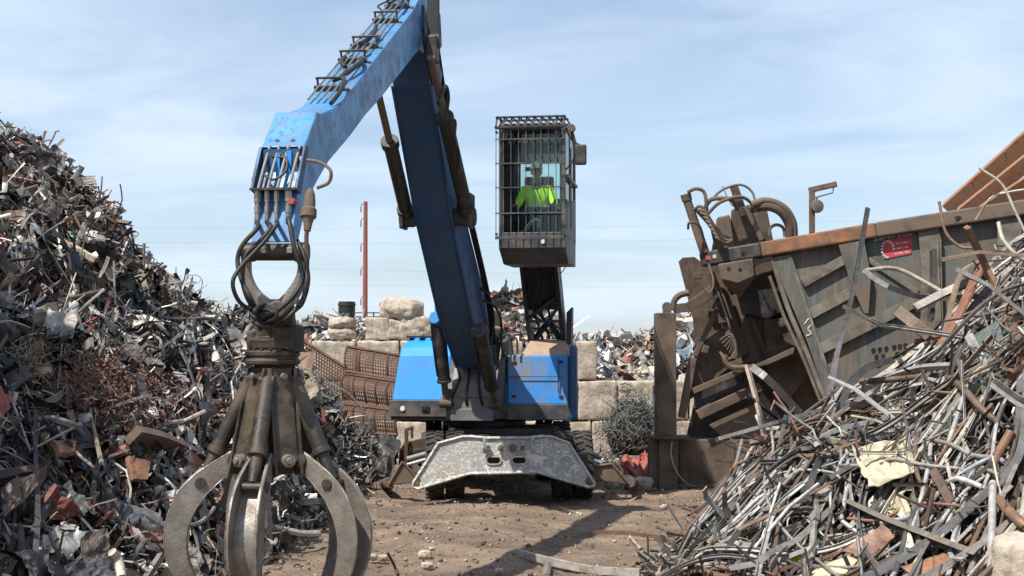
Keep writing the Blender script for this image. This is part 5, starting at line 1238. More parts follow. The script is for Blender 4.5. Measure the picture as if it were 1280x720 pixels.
# hood gusset
m = MB(); m.hexa([P(897, 331, 24.1), P(941, 323, 24.1), P(943, 345, 24.1), P(922, 354, 24.1), P(902, 349, 24.1)], [P(899, 329, 24.7), P(943, 321, 24.7), P(945, 347, 24.7), P(925, 373, 24.7), P(905, 356, 24.7)]); hd = m.build('hood', M['brown_lt'], BL, .015)
m = MB()
for px, py in ((911, 336), (925, 337)): q = P(px, py, 24.1); m.cyl(q + V3((0, .01, 0)), q - V3((0, .004, 0)), .035, .035, 14)
m.each('bolt_hole', M['black'], hd)
pp([(920, 365), (945, 345), (975, 350), (985, 385), (960, 400), (935, 392), (928, 395)], 25.2, .4, M['dark'], 'shear_block')
for k, (p0, p1) in enumerate((((889, 345), (910, 400)), ((893, 344), (914, 398)), ((908, 395), (920, 440)))):
    m = MB(); m.tube([P(*p0, 24.7), P((p0[0] + p1[0]) / 2 + 1, (p0[1] + p1[1]) / 2, 24.65), P(*p1, 24.7)], .018, 6); m.build('hydraulic_pipe', M['brown_lt'], BL, smooth=True)
m = MB()
for k in range(7):
    s = k / 6; px = 872 + 45 * abs(math.sin(k * 1.3)); py = 345 + 110 * s
    m.box(P(px, py, 24.95), (.14, .12, .1), Matrix.Rotation(k, 3, 'Y'))
m.each('clamp', M['brown'], BL, .01)
m = MB()
for k in range(6): m.tube([P(900 + k * 3, 425 + k * 4, 24.6), P(914 + k, 418 + k * 3, 24.5), P(920, 436 + k * 2, 24.5), P(908, 452 - k, 24.5), P(900, 440, 24.6)], .018, 6)
m.each('hydraulic_hose', M['brown_lt'], BL, smooth=True)
m = MB(); m.tube([P(907, 443, 24.4), P(907, 452, 24.4), P(915, 459, 24.4), P(935, 459, 24.4)], .05, 8); m.build('hydraulic_hose', M['brown_lt'], BL, smooth=True)
# hopper wall
YH = lambda px: 25.93 / (1 + .3735 * (px - 640) / F)
def W(px, py, off=0.): return P(px, py, YH(px) - off)
def wp(pts, off, th, mt, name, parent=None, bevel=.01):
    m = MB(); m.plate(pts, lambda a, b: W(a, b, off + th), lambda a, b: W(a, b, off)); return m.build(name, mt, parent if parent is not None else BL, bevel)
hw = wp([(964, 318), (1345, 255), (1345, 520), (1045, 520), (1034, 492), (1010, 430)], 0, .05, M['hopper'], 'hopper_wall')
m = MB(); m.hexa([W(964, 318, -.05), W(1010, 430, -.05), W(1034, 492, -.05)], [W(964, 318, -2.4) + V3((0, 0, .0)), W(1010, 430, -2.4), W(1034, 492, -2.4)]); m.build('hopper_end', M['hopper'], BL, .01)
wp([(964, 322), (988, 318), (1012, 392), (1044, 492), (1046, 520), (1040, 520), (1010, 430)], .052, .1, M['hopper'], 'corner_post', hw)
def rib(p0, p1, w, off=.052, th=.1, mt='hopper_lt', nm='rib'):
    a, b = V3((p0[0], p0[1], 0)), V3((p1[0], p1[1], 0)); d = (b - a).normalized(); n = V3((-d.y, d.x, 0)) * w / 2
    return wp([(a + n)[:2], (a - n)[:2], (b - n)[:2], (b + n)[:2]], off, th, M[mt], nm, hw, .02)
rib((1003, 354), (1056, 324), 12); rib((1013, 393), (1072, 361), 13); rib((1026, 436), (1150, 374), 14, .053); rib((1072, 316), (1148, 366), 7, .052, .05)
rib((988, 322), (1040, 480), 4, .154, .012)
wp([(1048, 306), (1080, 300), (1089, 345), (1086, 392), (1080, 392), (1062, 350)], .155, .05, M['hopper'], 'gusset', hw)
wp([(1147, 285), (1172, 281), (1177, 300), (1180, 440), (1150, 440), (1152, 330)], .056, .1, M['hopper_lt'], 'stiffener', hw)
wp([(1246, 262), (1275, 258), (1280, 330), (1248, 335)], .056, .1, M['hopper_lt'], 'stiffener', hw)
rib((1172, 300), (1176, 420), 3, .16, .02)
m = MB()
for px, py in ((1092, 438), (1100, 437), (1108, 436), (1118, 434), (1125, 433), (1132, 432), (1096, 446), (1104, 445), (1122, 443), (1130, 441)):
    q = W(px, py, .056); m.cyl(q, q - V3((0, .005, 0)), .042, .042, 14)
m.each('drain_hole', M['black'], hw)
# rim
def rimc(px): return 324 - (px - 877) * .1625 if px < 1060 else 294.3 - (px - 1060) * .157
m = MB(); m.bar(W(877, 325, .08), W(953, 312.5, .08), .3, .25); m.build('rim_beam', M['dark'], BL, .03)
m = MB(); m.bar(W(953, 312.5, .08), W(1096, 288, .08), .3, .25); m.build('rim_beam', M['rust'], BL, .03)
m = MB(); m.bar(W(1096, 288, .08), W(1345, 250, .08), .3, .25); m.build('rim_beam', M['brown_lt'], BL, .03)
m = MB(); q = W(886, 322, .24); m.box(q, (.1, .012, .07)); m.build('reflector', M['red'], BL); m = MB(); m.box(W(893, 320.5, .24), (.06, .012, .06)); m.build('reflector', M['whitesign'], BL)
m = MB(); q = W(930, 316, .236); m.box(q, (.12, .01, .03)); m.box(q, (.04, .011, .055)); m.build('cross_slot', M['black'], BL)
m = MB(); q = W(1198, 272, .236); m.box(q, (.12, .01, .03)); m.box(q, (.04, .011, .055)); m.build('cross_slot', M['black'], BL)
m = MB(); m.tube([W(942, 330, .1), W(958, 324, .12), W(966, 328, .12), W(985, 385, .2), W(1008, 440, .25), W(1030, 495, .3), W(1045, 520, .35)], .045, 10); m.tube([W(962, 345, .1), W(980, 395, .1), W(1005, 450, .15), W(1025, 500, .2)], .03, 8); m.each('hydraulic_pipe', M['hopper_lt'], BL, smooth=True)
# warning sign: red panel with worn white marks
sg = wp([(1104, 301), (1139.5, 295), (1139.5, 317), (1104, 324)], .054, .008, M['redsign'], 'warning_sign', hw, 0)
def mark(px, py, w, h, mt, off=.064, rot=0):
    q = W(px, py, off); R = Matrix.Rotation(-.17 * -1, 3, 'Y').inverted() @ Matrix.Rotation(rot, 3, 'Y')
    return q, R, (w, .006, h)
m = MB(); rs = random.Random(5)
px = 1092.5
while px < 1140:      # worn line of white capitals above the sign
    wdt = rs.choice((1.6, 2.2, 2.6)); top = 298 - (px - 1092) * .155
    for k in range(rs.choice((2, 3))):
        q, R, sz = mark(px + rs.uniform(0, wdt), top + rs.uniform(-1.2, 2), .009, .055 if px < 1118 else .075, None, .058, rs.uniform(-.4, .4)); m.box(q, sz, R)
    q, R, sz = mark(px + wdt / 2, top + rs.uniform(-2, 3), .03, .009, None, .058); m.box(q, sz, R)
    px += wdt + .9
for row in range(3):
    px = 1118 + row * .3
    while px < 1137:
        wdt = rs.choice((.8, 1.2, 1.6)); top = 305 + row * 6.2 - (px - 1118) * .155
        q, R, sz = mark(px, top, wdt * .0125, .028, None); m.box(q, sz, R)
        px += wdt + rs.choice((.8, 1.0, 2.2))
for k in range(16):
    t = k / 16 * 2 * math.pi; 
    if k in (1, 2, 3): continue
    q, R, sz = mark(1109.5 + 7.2 * math.cos(t), 311.5 + 10 * math.sin(t), .035, .03, None, .067, t); m.box(q, sz, R)
m.build('lettering', M['whitesign'], sg)
m = MB()
for pts in ([(1006, 405), (1012, 398), (1016, 404), (1010, 411), (1014, 417), (1008, 420)],): m.tube([W(a, b, .156) for a, b in pts], .012, 5)
m.build('paint_mark', M['whitesign'], hw)
# lamp bracket
lb_ = MB(); lb_.bar(W(1015, 292, -.1), W(1015, 236, -.1), .09); lb_.bar(W(1011, 238, -.1), W(1046, 230, -.1), .09)
lo = lb_.build('lamp_bracket', M['brown'], BL, .01)
m = MB(); m.tube([W(1019, 247, -.1), W(1041, 241, -.1), W(1042, 233, -.1)], .012, 6, False); m.build('stay_rod', M['brown'], lo)
m = MB(); q = W(1021, 258, -.06); m.lathe(q, (0, -1, 0), [(.04, -.03), (.1, -.02), (.115, .02), (.1, .06), (.03, .08)], 24); m.cyl(q + V3((0, 0, .08)), q + V3((0, 0, .16)), .02); m.build('round_lamp', M['hopper_lt'], lo, smooth=True)
# hose nest and cylinders on top
m = MB(); m.cyl(P(858, 248, 24.5), P(881, 316, 24.5), .075, .085, 18); m.cyl(P(857, 243, 24.5), P(859, 251, 24.5), .095, .09, 18); m.build('hydraulic_cylinder', M['brown'], BL, smooth=True)
pb((917, 232), (930, 270), .13, M['brown'], 'mast', 24.7); pp([(914, 262), (938, 255), (962, 312), (910, 320)], 24.9, .35, M['brown'], 'manifold_box', bevel=.03); pp([(896, 272), (912, 268), (920, 320), (888, 322)], 24.6, .3, M['brown_lt'], 'manifold_box', bevel=.03)
pb((932, 258), (952, 300), .1, M['brown_lt'], 'mast', 24.5); pp([(938, 262), (958, 258), (968, 308), (944, 314)], 25.0, .3, M['brown'], 'valve_block', bevel=.02)
m = MB()
for k in range(2): m.tube([P(938 + k, 262 - k * 6, 24.4 - k * .12), P(958, 258 - k * 7, 24.3), P(975 + k * 4, 264 - k * 5, 24.3), P(986 + k * 5, 280 - k * 3, 24.35), P(988 + k * 5, 300, 24.4)], .065, 10, True, 8)
for k in range(9):
    x = 868 + k * 2.6; m.tube([P(x, 262 + k * 2.5, 24.4), P(x + 8, 258 + k * 5, 24.25 - k * .02), P(x + 18, 272 + k * 4, 24.3), P(x + 26, 304 - k * .5, 24.4)], .028, 7)
m.tube([P(860, 240, 24.4), P(870, 236, 24.3), P(880, 240, 24.3), P(883, 256, 24.3), P(884, 275, 24.4)], .032, 8)
m.tube([P(880, 262, 24.4), P(888, 250, 24.3), P(902, 248, 24.25), P(915, 250, 24.3), P(922, 262, 24.4)], .04, 8)
m.tube([P(884, 268, 24.3), P(900, 253, 24.2), P(925, 246, 24.2), P(940, 255, 24.3), P(946, 270, 24.3)], .03, 8)
m.tube([P(885, 255, 24.5), P(902, 238, 24.5), P(925, 231, 24.5), P(940, 240, 24.5), P(945, 258, 24.4)], .022, 7)
m.tube([P(962, 295, 24.4), P(963, 285, 24.4), P(971, 281, 24.4), P(979, 285, 24.4), P(981, 296, 24.4)], .028, 7)
m.tube([P(860, 286, 24.3), P(862, 278, 24.2), P(874, 282, 24.3), P(880, 300, 24.4)], .022, 7); m.tube([P(903, 233, 24.5), P(910, 248, 24.4), P(916, 258, 24.4)], .01, 5)
m.tube([P(886, 330, 24.4), P(892, 352, 24.3), P(888, 365, 24.3), P(880, 362, 24.3)], .02, 6)
m.each('hydraulic_hose', M['brown_lt'], BL, smooth=True)
# rings along the thick corrugated hose
m = MB()
path = spline([P(938, 262, 24.4), P(958, 258, 24.3), P(975, 264, 24.3), P(986, 280, 24.35), P(988, 300, 24.4)], 12)
for k in range(2, len(path) - 1): d = (path[k + 1] - path[k]).normalized(); m.cyl(path[k] - d * .012, path[k] + d * .012, .078, .078, 12)
m.build('hose_ribs', M['brown'], BL)

# ------------------------------------------------------------ long beams sticking out behind the hopper
for pa, pb_, w, y, lb in (((1186, 262), (1330, 134), .3, 26.2, 'topmost rusty trough beam rising behind the hopper rim'), ((1202, 268), (1335, 162), .26, 25.7, 'middle rusty trough beam behind the hopper rim'), ((1228, 268), (1340, 196), .3, 25.2, 'lowest rusty trough beam touching the hopper rim')):
    A, B = P(*pa, y), P(*pb_, y - 1.5); root = tag(thing('rusty_beam', A, lb, 'steel beam'), kind='thing')
    d = (B - A).normalized(); n = d.cross(V3((0, -1, 0))).normalized()
    if n.z < 0: n = -n
    m = MB(); m.bar(A, B, .06, w, (0, 1, 0)) if False else m.sweep([A, A.lerp(B, .5), B], [(-w / 2, -.1), (-w / 2 + .05, 0), (-w * .1, .03), (0, -.02), (w * .1, .03), (w / 2 - .05, 0), (w / 2, -.1), (w / 2, .14), (-w / 2, .14)], up=n)
    m.build('web', M['beamrust'], root, .008)
    for k in range(7):
        q = A.lerp(B, (k + .5) / 7) + n * (.1 if k % 2 else -.08) + V3((0, -.05, 0)); m = MB(); m.cyl(q, q + V3((.02, -.14, .02)), .02, .016, 8); m.build('stud', M['rustdk'], root)

# ------------------------------------------------------------ named pieces on the right heap
SIL = (.36, .35, .34); GRY = (.2, .195, .19); DKG = (.1, .098, .095); BRN = (.14, .092, .065); RST = (.2, .105, .06); PAL = (.5, .46, .38); OLV = (.3, .31, .22)
def R_(pix, kind, w, lb, col, metal=.35, off=.25, tw=0, mt=None, nm='steel_strip', cat='steel strip'):
    return barR(nm, pix, kind, w, lb, cat, off=off, col=col, metal=metal, twist=tw, mt=mt)
def RF(px, py, Y): return P(px, py, min(Y, hsurf(RIGHT, min(max(px, 840), 1590), py) - .3))
bar3('steel_strip', [RF(1086, 260, 17.3), RF(1066, 370, 17.6), RF(1048, 440, 17.6), RF(1038, 492, 17.4)], 'channel', .085, 'tall upright grey strip crossing the hopper wall', 'steel strip', col=GRY, up=(0, -1, 0))
bar3('steel_bar', [RF(1209, 284, 17.8), RF(1240, 350, 18), RF(1262, 400, 18), RF(1292, 470, 17.6)], 'bar', .12, 'rusty flat bar leaning right across the heap top', 'steel bar', col=RST, metal=.1, up=(0, -1, 0))
bar3('steel_channel', [RF(1112, 452, 17.6), RF(1085, 462, 17.4), RF(1062, 485, 17.2), RF(1035, 540, 16.8), RF(1016, 590, 16.3), RF(1008, 632, 15.9)], 'channel', .14, 'thick dark channel curving down like a bow', 'steel channel', col=DKG, up=(0, -1, 0))
bar3('steel_pipe', [RF(1074, 477, 17.6), RF(1120, 474, 17.5), RF(1176, 470, 17.4), RF(1200, 482, 17.2), RF(1226, 510, 16.9), RF(1252, 532, 16.8)], 'tube', .075, 'long brown pipe with a bend lying level in the heap', 'pipe', col=BRN, metal=.1)
bar3('steel_channel', [RF(998, 562, 16.6), RF(1080, 552, 16.5), RF(1150, 530, 16.5), RF(1282, 492, 16.3)], 'channel', .095, 'long grey channel with a red patch crossing the heap', 'steel channel', col=GRY, up=(0, -.9, .4))
bar3('steel_channel', [RF(896, 548, 18.6), RF(960, 530, 18.4), RF(1060, 502, 18.2)], 'channel', .08, 'thin grey channel poking out left toward the base box', 'steel channel', col=(.28, .29, .27), up=(0, -1, .2))
bar3('steel_strip', [RF(938, 553, 18.4), RF(990, 540, 18.2), RF(1045, 522, 18.0)], 'bar', .09, 'rusty strip just below the thin grey channel', 'steel strip', col=BRN, metal=.1)
bar3('steel_channel', [RF(1034, 598, 15.6), RF(1065, 580, 15.7), RF(1110, 560, 15.8), RF(1160, 552, 16), RF(1222, 552, 16)], 'channel', .1, 'dark bent channel arching over the cream panel', 'steel channel', col=(.15, .14, .13), up=(0, -1, .3))
bar3('steel_channel', [RF(1282, 470, 15.5), RF(1278, 550, 15.2), RF(1262, 590, 15), RF(1220, 630, 14.7), RF(1160, 680, 14.4), RF(1075, 730, 14)], 'channel', .15, 'wide grey channel sweeping along the right edge to the ground', 'steel channel', col=GRY, up=(0, -1, .2))
bar3('steel_channel', [RF(1062, 630, 15), RF(1100, 647, 14.9), RF(1160, 670, 14.7), RF(1224, 694, 14.5)], 'channel', .11, 'short brown-grey channel sloping down under the cream panel', 'steel channel', col=(.2, .17, .14), up=(0, -1, .3))
bar3('steel_strip', [RF(934, 458, 20.6), RF(948, 510, 20), RF(958, 560, 19.2), RF(968, 598, 18.4)], 'bar', .075, 'pale rusty strip hanging from the press toward the heap', 'steel strip', col=(.35, .26, .2), metal=.1)
bar3('steel_strip', [RF(940, 459, 20.8), RF(962, 476, 20.3), RF(1000, 516, 19.4)], 'channel', .085, 'grey strip leaning from the press tray down right', 'steel strip', col=(.3, .28, .27))
bar3('steel_strip', [RF(980, 528, 18.8), RF(1002, 542, 18.6), RF(1022, 556, 18.4)], 'channel', .08, 'short bright strip by the opening of the press', 'steel strip', col=(.45, .44, .42))
bar3('conduit', [RF(1048, 520, 16.6), RF(1056, 548, 16.5), RF(1060, 590, 16.3), RF(1052, 650, 15.6)], 'tube', .045, 'bright thin conduit standing nearly upright in the heap', 'conduit', col=(.55, .55, .56), metal=.7)
bar3('conduit', [RF(1241, 604, 14.3), RF(1240, 660, 14.1), RF(1238, 735, 13.9)], 'tube', .075, 'mottled grey conduit standing at the lower right', 'conduit', col=(.42, .4, .39), metal=.3)
bar3('conduit', [RF(1053, 652, 15.2), RF(1080, 672, 15.0), RF(1098, 690, 14.8)], 'tube', .05, 'bent end of grey conduit above the cream box', 'conduit', col=(.4, .42, .44), metal=.5)
bar3('conduit', [RF(1100, 655, 15), RF(1150, 640, 15.1), RF(1190, 600, 15.2), RF(1240, 572, 15.3), RF(1256, 578, 15.3)], 'tube', .05, 'blue grey conduit rising right behind the wide channel', 'conduit', col=(.3, .32, .36), metal=.4)
bar3('conduit', [RF(1184, 605, 15.2), RF(1198, 598, 15.2), RF(1226, 608, 15.1)], 'tube', .05, 'short white conduit stub right of centre', 'conduit', col=(.7, .68, .65), metal=.1)
bar3('hose_offcut', [RF(1064, 520, 16.6), RF(1100, 528, 16.4), RF(1120, 545, 16.3), RF(1135, 570, 16.2), RF(1138, 600, 16)], 'tube', .04, 'olive coloured hose curling past the cream panel', 'hose', col=OLV, metal=0)
bar3('hose_offcut', [RF(1196, 510, 16.4), RF(1204, 550, 16.2), RF(1222, 580, 16), RF(1246, 592, 15.9)], 'tube', .04, 'olive coloured hose right of the arching channel', 'hose', col=OLV, metal=0)
bar3('steel_bar', [RF(1180, 420, 18.2), RF(1200, 345, 18.4), RF(1226, 325, 18.5)], 'flat', .16, 'curved tan strip standing by the hopper stiffener', 'steel strip', col=(.28, .2, .13), metal=.05, up=(0, -1, 0))
bar3('steel_bar', [RF(1228, 328, 18.4), RF(1200, 390, 18.1), RF(1180, 425, 17.9), RF(1172, 450, 17.8)], 'flat', .2, 'broad red brown strip curving down from the heap top', 'steel strip', col=(.27, .13, .09), metal=.05, up=(.2, -1, 0))
bar3('steel_strip', [RF(1082, 338, 19), RF(1120, 336, 18.9), RF(1160, 355, 18.8), RF(1200, 378, 18.6)], 'tube', .06, 'pale curved tube reaching left in front of the hopper', 'steel tube', col=(.42, .36, .28), metal=.1)
bar3('steel_strip', [RF(1080, 338, 18.8), RF(1110, 358, 18.7), RF(1160, 372, 18.7), RF(1240, 370, 18.4)], 'channel', .07, 'grey strip below the pale curved tube', 'steel strip', col=GRY)
bar3('steel_strip', [RF(1144, 385, 18.4), RF(1190, 362, 18.5), RF(1242, 340, 18.4)], 'bar', .11, 'flat light grey strip pointing up right on the heap', 'steel strip', col=(.32, .29, .26))
bar3('steel_rod', [RF(1174, 252, 18.7), RF(1182, 290, 18.6), RF(1200, 308, 18.5), RF(1216, 310, 18.4)], 'tube', .04, 'thin rust red rod curling above the heap', 'steel rod', col=RST, metal=0)
bar3('steel_rod', [RF(1224, 210, 18.2), RF(1252, 230, 18.1), RF(1268, 262, 18), RF(1286, 300, 17.9)], 'tube', .035, 'thin pale rod bending over the orange beams', 'steel rod', col=(.42, .38, .32), metal=.1)
bar3('steel_rod', [RF(1220, 275, 18.4), RF(1238, 248, 18.3), RF(1262, 240, 18.2), RF(1290, 236, 18.1)], 'tube', .03, 'second pale rod looping at the right edge', 'steel rod', col=(.45, .42, .36), metal=.1)
bar3('steel_rod', [RF(1248, 278, 18), RF(1254, 300, 17.9), RF(1272, 320, 17.8), RF(1290, 328, 17.8)], 'tube', .055, 'thick cream rod bent at the top right', 'steel rod', col=(.5, .45, .37), metal=.1)
bar3('steel_channel', [RF(1168, 312, 19.2), RF(1168, 350, 19), RF(1165, 400, 18.8)], 'channel', .12, 'short dark upright channel against the hopper stiffener', 'steel channel', col=(.06, .06, .06), up=(0, -1, 0))
bar3('steel_channel', [RF(1122, 388, 18.2), RF(1140, 402, 18), RF(1162, 420, 17.9)], 'channel', .15, 'stubby brown channel with open end facing out', 'steel channel', col=BRN, metal=.1)
bar3('steel_pipe', [RF(1264, 540, 15.4), RF(1242, 580, 15.3), RF(1240, 610, 15.2), RF(1262, 640, 15.0), RF(1290, 665, 14.9)], 'tube', .1, 'thick rusty pipe elbow at the right edge', 'pipe', col=RST, metal=.05)
bar3('steel_bar', [RF(1150, 560, 15.9), RF(1168, 590, 15.8), RF(1190, 630, 15.6)], 'bar', .085, 'brown flat bar leaning under the arching channel', 'steel bar', col=BRN, metal=.1)
bar3('steel_rod', [RF(1060, 648, 15.3), RF(1100, 650, 15.2), RF(1140, 630, 15.2), RF(1200, 632, 15.1)], 'tube', .03, 'thin reddish rod wandering below the cream panel', 'steel rod', col=(.3, .16, .12), metal=0)
# plates and blocks there
def SH(q, n, cr, th, s, lb, cat, nm, col=None, mt=None, metal=.1, fold=0):
    o = sheet(q, n, cr, th, s, fold).build(nm, mt or M['piece'])
    if col: ob_color(o, col, metal)
    return tag(o, lb, cat)
SH([RF(1062, 556, 16.6), RF(1140, 548, 16.6), RF(1142, 600, 15.9), RF(1086, 612, 15.8)], 9, .05, .01, 4, 'cream painted torn panel in the middle of the heap', 'metal panel', 'torn_sheet', (.52, .47, .33), None, 0)
SH([RF(1092, 598, 15.9), RF(1138, 592, 15.9), RF(1138, 652, 15.4), RF(1110, 640, 15.4)], 9, .05, .01, 5, 'lower hanging flap of cream metal with ragged edge', 'metal panel', 'torn_sheet', (.5, .45, .32), None, 0)
SH([RF(1128, 652, 15.2), RF(1142, 646, 15.2), RF(1146, 690, 14.9), RF(1130, 684, 14.9)], 6, .04, .01, 6, 'small cream scrap just under the ragged flap', 'metal panel', 'torn_sheet', (.52, .47, .36), None, 0)
gp_ = SH([RF(1218, 420, 17.6), RF(1248, 400, 17.7), RF(1268, 470, 17.2), RF(1228, 492, 17.0)], 4, .008, .02, 7, 'dark green riveted plate high on the right of the heap', 'steel plate', 'riveted_plate', (.1, .13, .11))
m = MB()
for a, b in ((1228, 425), (1240, 418), (1232, 440), (1244, 434), (1238, 455), (1250, 448), (1246, 470), (1256, 463), (1236, 472)):
    q = RF(a, b, 17.15 + (470 - b) * .006); m.cyl(q, q - V3((0, .06, -.01)), .035, .02, 10)
m.each('rivet', M['hopper'], gp_)
SH([RF(1196, 345 + 60, 17.8), RF(1206, 398, 17.8), RF(1250, 480, 17.3), RF(1232, 470, 17.3)], 6, .03, .012, 8, 'curved grey-white plate next to the green riveted plate', 'steel plate', 'bent_plate', (.35, .35, .34))
SH([RF(906, 650, 17), RF(940, 596, 17.6), RF(955, 582, 17.8), RF(948, 640, 17)], 10, .05, .006, 9, 'crumpled pale blue plastic sheet at the heap foot', 'plastic sheet', 'plastic_sheet', (.6, .66, .7), None, 0, 3)
SH([RF(885, 668, 16.2), RF(902, 652, 16.4), RF(925, 648, 16.4), RF(915, 672, 16)], 8, .04, .006, 10, 'flattened end of pale sheet on the ground', 'plastic sheet', 'plastic_sheet', (.55, .58, .6), None, 0, 2)
SH([RF(1055, 690, 14.9), RF(1104, 655, 15.2), RF(1120, 672, 15), RF(1095, 700, 14.6)], 7, .02, .02, 11, 'red brown flat plate above the cream box', 'steel plate', 'rusty_plate', (.27, .15, .1), None, 0)
SH([RF(1130, 715, 14.4), RF(1180, 690, 14.5), RF(1195, 706, 14.4), RF(1160, 735, 14)], 7, .02, .02, 12, 'flat rusty plate at the bottom right of the heap', 'steel plate', 'rusty_plate', (.3, .15, .09), None, 0)
m = MB(); A, B, C_, D_ = RF(1000, 722, 14.0), RF(1072, 690, 14.1), RF(1080, 706, 13.9), RF(1012, 745, 13.8)
m.hexa([A, B, C_, D_], [A + V3((.05, .5, -.05)), B + V3((.05, .5, -.05)), C_ + V3((.05, .5, -.05)), D_ + V3((.05, .5, -.05))]); tag(m.build('metal_box', M['cream'], None, .02), 'long cream painted box at the bottom of the heap', 'box')
q = RF(1272, 708, 13.6); block(q.x - .22, q.x + .3, q.z - .3, q.z + .25, q.y, .5, 'pale boulder in the lower right corner', 201, .16, 'boulders').name = 'boulder'
for a, b in ((988, 695), (1005, 690)): q = RF(a, b, 14.6); SH([q + V3((-.08, 0, 0)), q + V3((.08, 0, .02)), q + V3((.09, -.05, -.08)), q + V3((-.06, -.05, -.09))], 5, .02, .01, a, 'bright yellow plastic scrap %s the cream box' % ('left of' if a < 1000 else 'touching'), 'plastic scrap', 'plastic_scrap', None, M['yellow'])

# many loose bars of the right heap, each its own object
RB = []
rb = np.random.default_rng(99)
KN = {'flat': ('steel_strip', 'steel strip'), 'channel': ('steel_channel', 'steel channel'), 'tube': ('steel_tube', 'steel tube'), 'angle': ('angle_iron', 'angle iron')}
cols = [('light grey', (.33, .315, .29)), ('dark grey', (.12, .115, .11)), ('rusty brown', (.14, .09, .06)), ('silver', (.46, .45, .43)), ('mid grey', (.22, .21, .2)), ('pale', (.48, .43, .35)), ('rust red', (.2, .1, .06))]
cwt = np.array([20, 24, 17, 8, 24, 5, 4.]); cwt /= cwt.sum()
cwt = np.array([26, 13, 14, 20, 14, 9, 4.]); cwt /= cwt.sum()
cnt = 0
while cnt < 230:
    px = rb.uniform(880, 1400); t0_ = rb.uniform(.12, 1.0); kd = ('flat', 'channel', 'tube', 'angle')[rb.choice(4, p=[.34, .3, .22, .14])]
    cross = rb.random() < .2
    pts = drape(RIGHT, rb, px, t0_, rb.uniform(1.6, 4.2), -.02, .16, 9, (rb.uniform(2.9, 3.5) if rb.random() < .5 else rb.uniform(1.2, 1.9)) if cross else None)
    if len(pts) < 4: continue
    w = rb.uniform(.028, .065) * (.8 if kd == 'tube' else 1.05)
    if rb.random() < .1:      # a stiff length with one or two sharp kinks, sticking up out of the heap
        n_ = RIGHT.normal(px, t0_); dr = (V3((rb.choice([-1, 1]) * rb.uniform(.4, 1), rb.uniform(-.2, .4), rb.uniform(.0, .8 if t0_ < .6 else .25)))).normalized(); q = pts[0] - dr * .5 + n_ * .05; L1 = rb.uniform(.7, 1.5); pts = [q, q + dr * L1]
        dr = (dr + V3(rb.normal(0, .35, 3))).normalized(); pts.append(pts[-1] + dr * rb.uniform(.15, .6)); w *= 1.2
        for q in pts: q.z = max(q.z, .05)
    m = MB(); m.sweep(pts if len(pts) < 4 else spline(pts, 3), prof_of(kd, w), rb.normal(0, .6)); o = m.build(KN[kd][0], M['piece'], smooth=(kd == 'tube'))
    cn, cc = cols[rb.choice(7, p=cwt)]; ob_color(o, cc, .35 if cn not in ('pale', 'rust red', 'rusty brown') else .05); cnt += 1
    pm = RIGHT.c; zone = 'near the ground' if t0_ < .3 else ('half way up' if t0_ < .65 else 'near the top'); side = 'left side' if px < 1000 else ('middle' if px < 1150 else 'right side')
    tag(o, '%s long curved %s %s of the tangled heap, %s' % (cn, KN[kd][1], zone, side), KN[kd][1], 'loose steel lengths on the tangled heap')
# strips splaying out on the ground at the left foot
for i, (pts, w, c, lb) in enumerate((([(795, 703), (850, 688), (930, 680), (1000, 655)], .05, (.34, .29, .22), 'thin strip trailing left along the ground from the heap'), ([(812, 718), (870, 705), (950, 702), (1000, 700)], .075, (.14, .12, .11), 'dark strip lying flat at the bottom of the heap'),
    ([(858, 690), (900, 652), (930, 618), (945, 600)], .05, (.38, .33, .27), 'pale strip arching along the left foot of the heap'), ([(862, 692), (905, 664), (945, 640), (1000, 632)], .05, (.16, .15, .14), 'dark strip under the pale arching strip'),
    ([(868, 702), (905, 672), (915, 660)], .12, (.3, .19, .12), 'stubby rusty tube end near the ground'), ([(900, 672), (960, 640), (1010, 622), (1040, 610)], .12, (.36, .31, .25), 'wide tan strip curving out of the heap'),
    ([(935, 665), (980, 640), (1040, 640)], .05, (.4, .4, .4), 'silver strip over the wide tan strip'), ([(800, 712), (840, 716), (900, 716), (1000, 708)], .09, (.17, .15, .13), 'dark channel at the very bottom before the heap'))):
    P3 = [G(a, b, .03 + .0 * i) if (a < 865 or b > 700) else HP(RIGHT, a, b, .12) for a, b in pts]
    bar3('steel_strip', P3, 'tube' if i == 4 else 'channel', w, lb, 'steel strip', col=c, metal=.2)
# ground pieces
bar3('timber_batten', [G(647, 691, .05), G(690, 702, .05), G(740, 712, .05), G(800, 716, .06)], 'bar', .08, 'weathered pale grey batten lying on the dirt', 'batten', col=(.38, .35, .31), metal=0, up=(0, 0, 1))
bar3('steel_strip', [G(742, 665, .03), G(790, 667, .06), G(825, 672, .03), G(846, 681, .03)], 'bar', .05, 'thin rusty strip lying on the dirt past the shadow', 'steel strip', col=(.16, .085, .05), metal=0, up=(0, 0, 1))
bar3('wood_stick', [G(484, 690, .25), G(492, 705, .1), G(497, 718, .02)], 'tube', .03, 'thin dark stick standing in the dirt near the grab', 'stick', col=(.05, .04, .035), metal=0)
bar3('steel_rod', [G(785, 668, .03), G(800, 685, .03)], 'bar', .03, 'tiny pale rod on the dirt by the rusty strip', 'steel rod', col=(.4, .33, .25), metal=0)
bar3('steel_bar', [G(858, 655, .02), G(880, 655, .02)], 'bar', .12, 'short rust red bar at the left foot of the heap', 'steel bar', col=(.3, .1, .06), metal=0, up=(0, 0, 1))
bar3('steel_pin', [G(683, 718, .02), G(684, 706, .02)], 'bar', .08, 'short upright metal stub below the pale batten', 'metal stub', col=(.25, .22, .2), metal=.2)
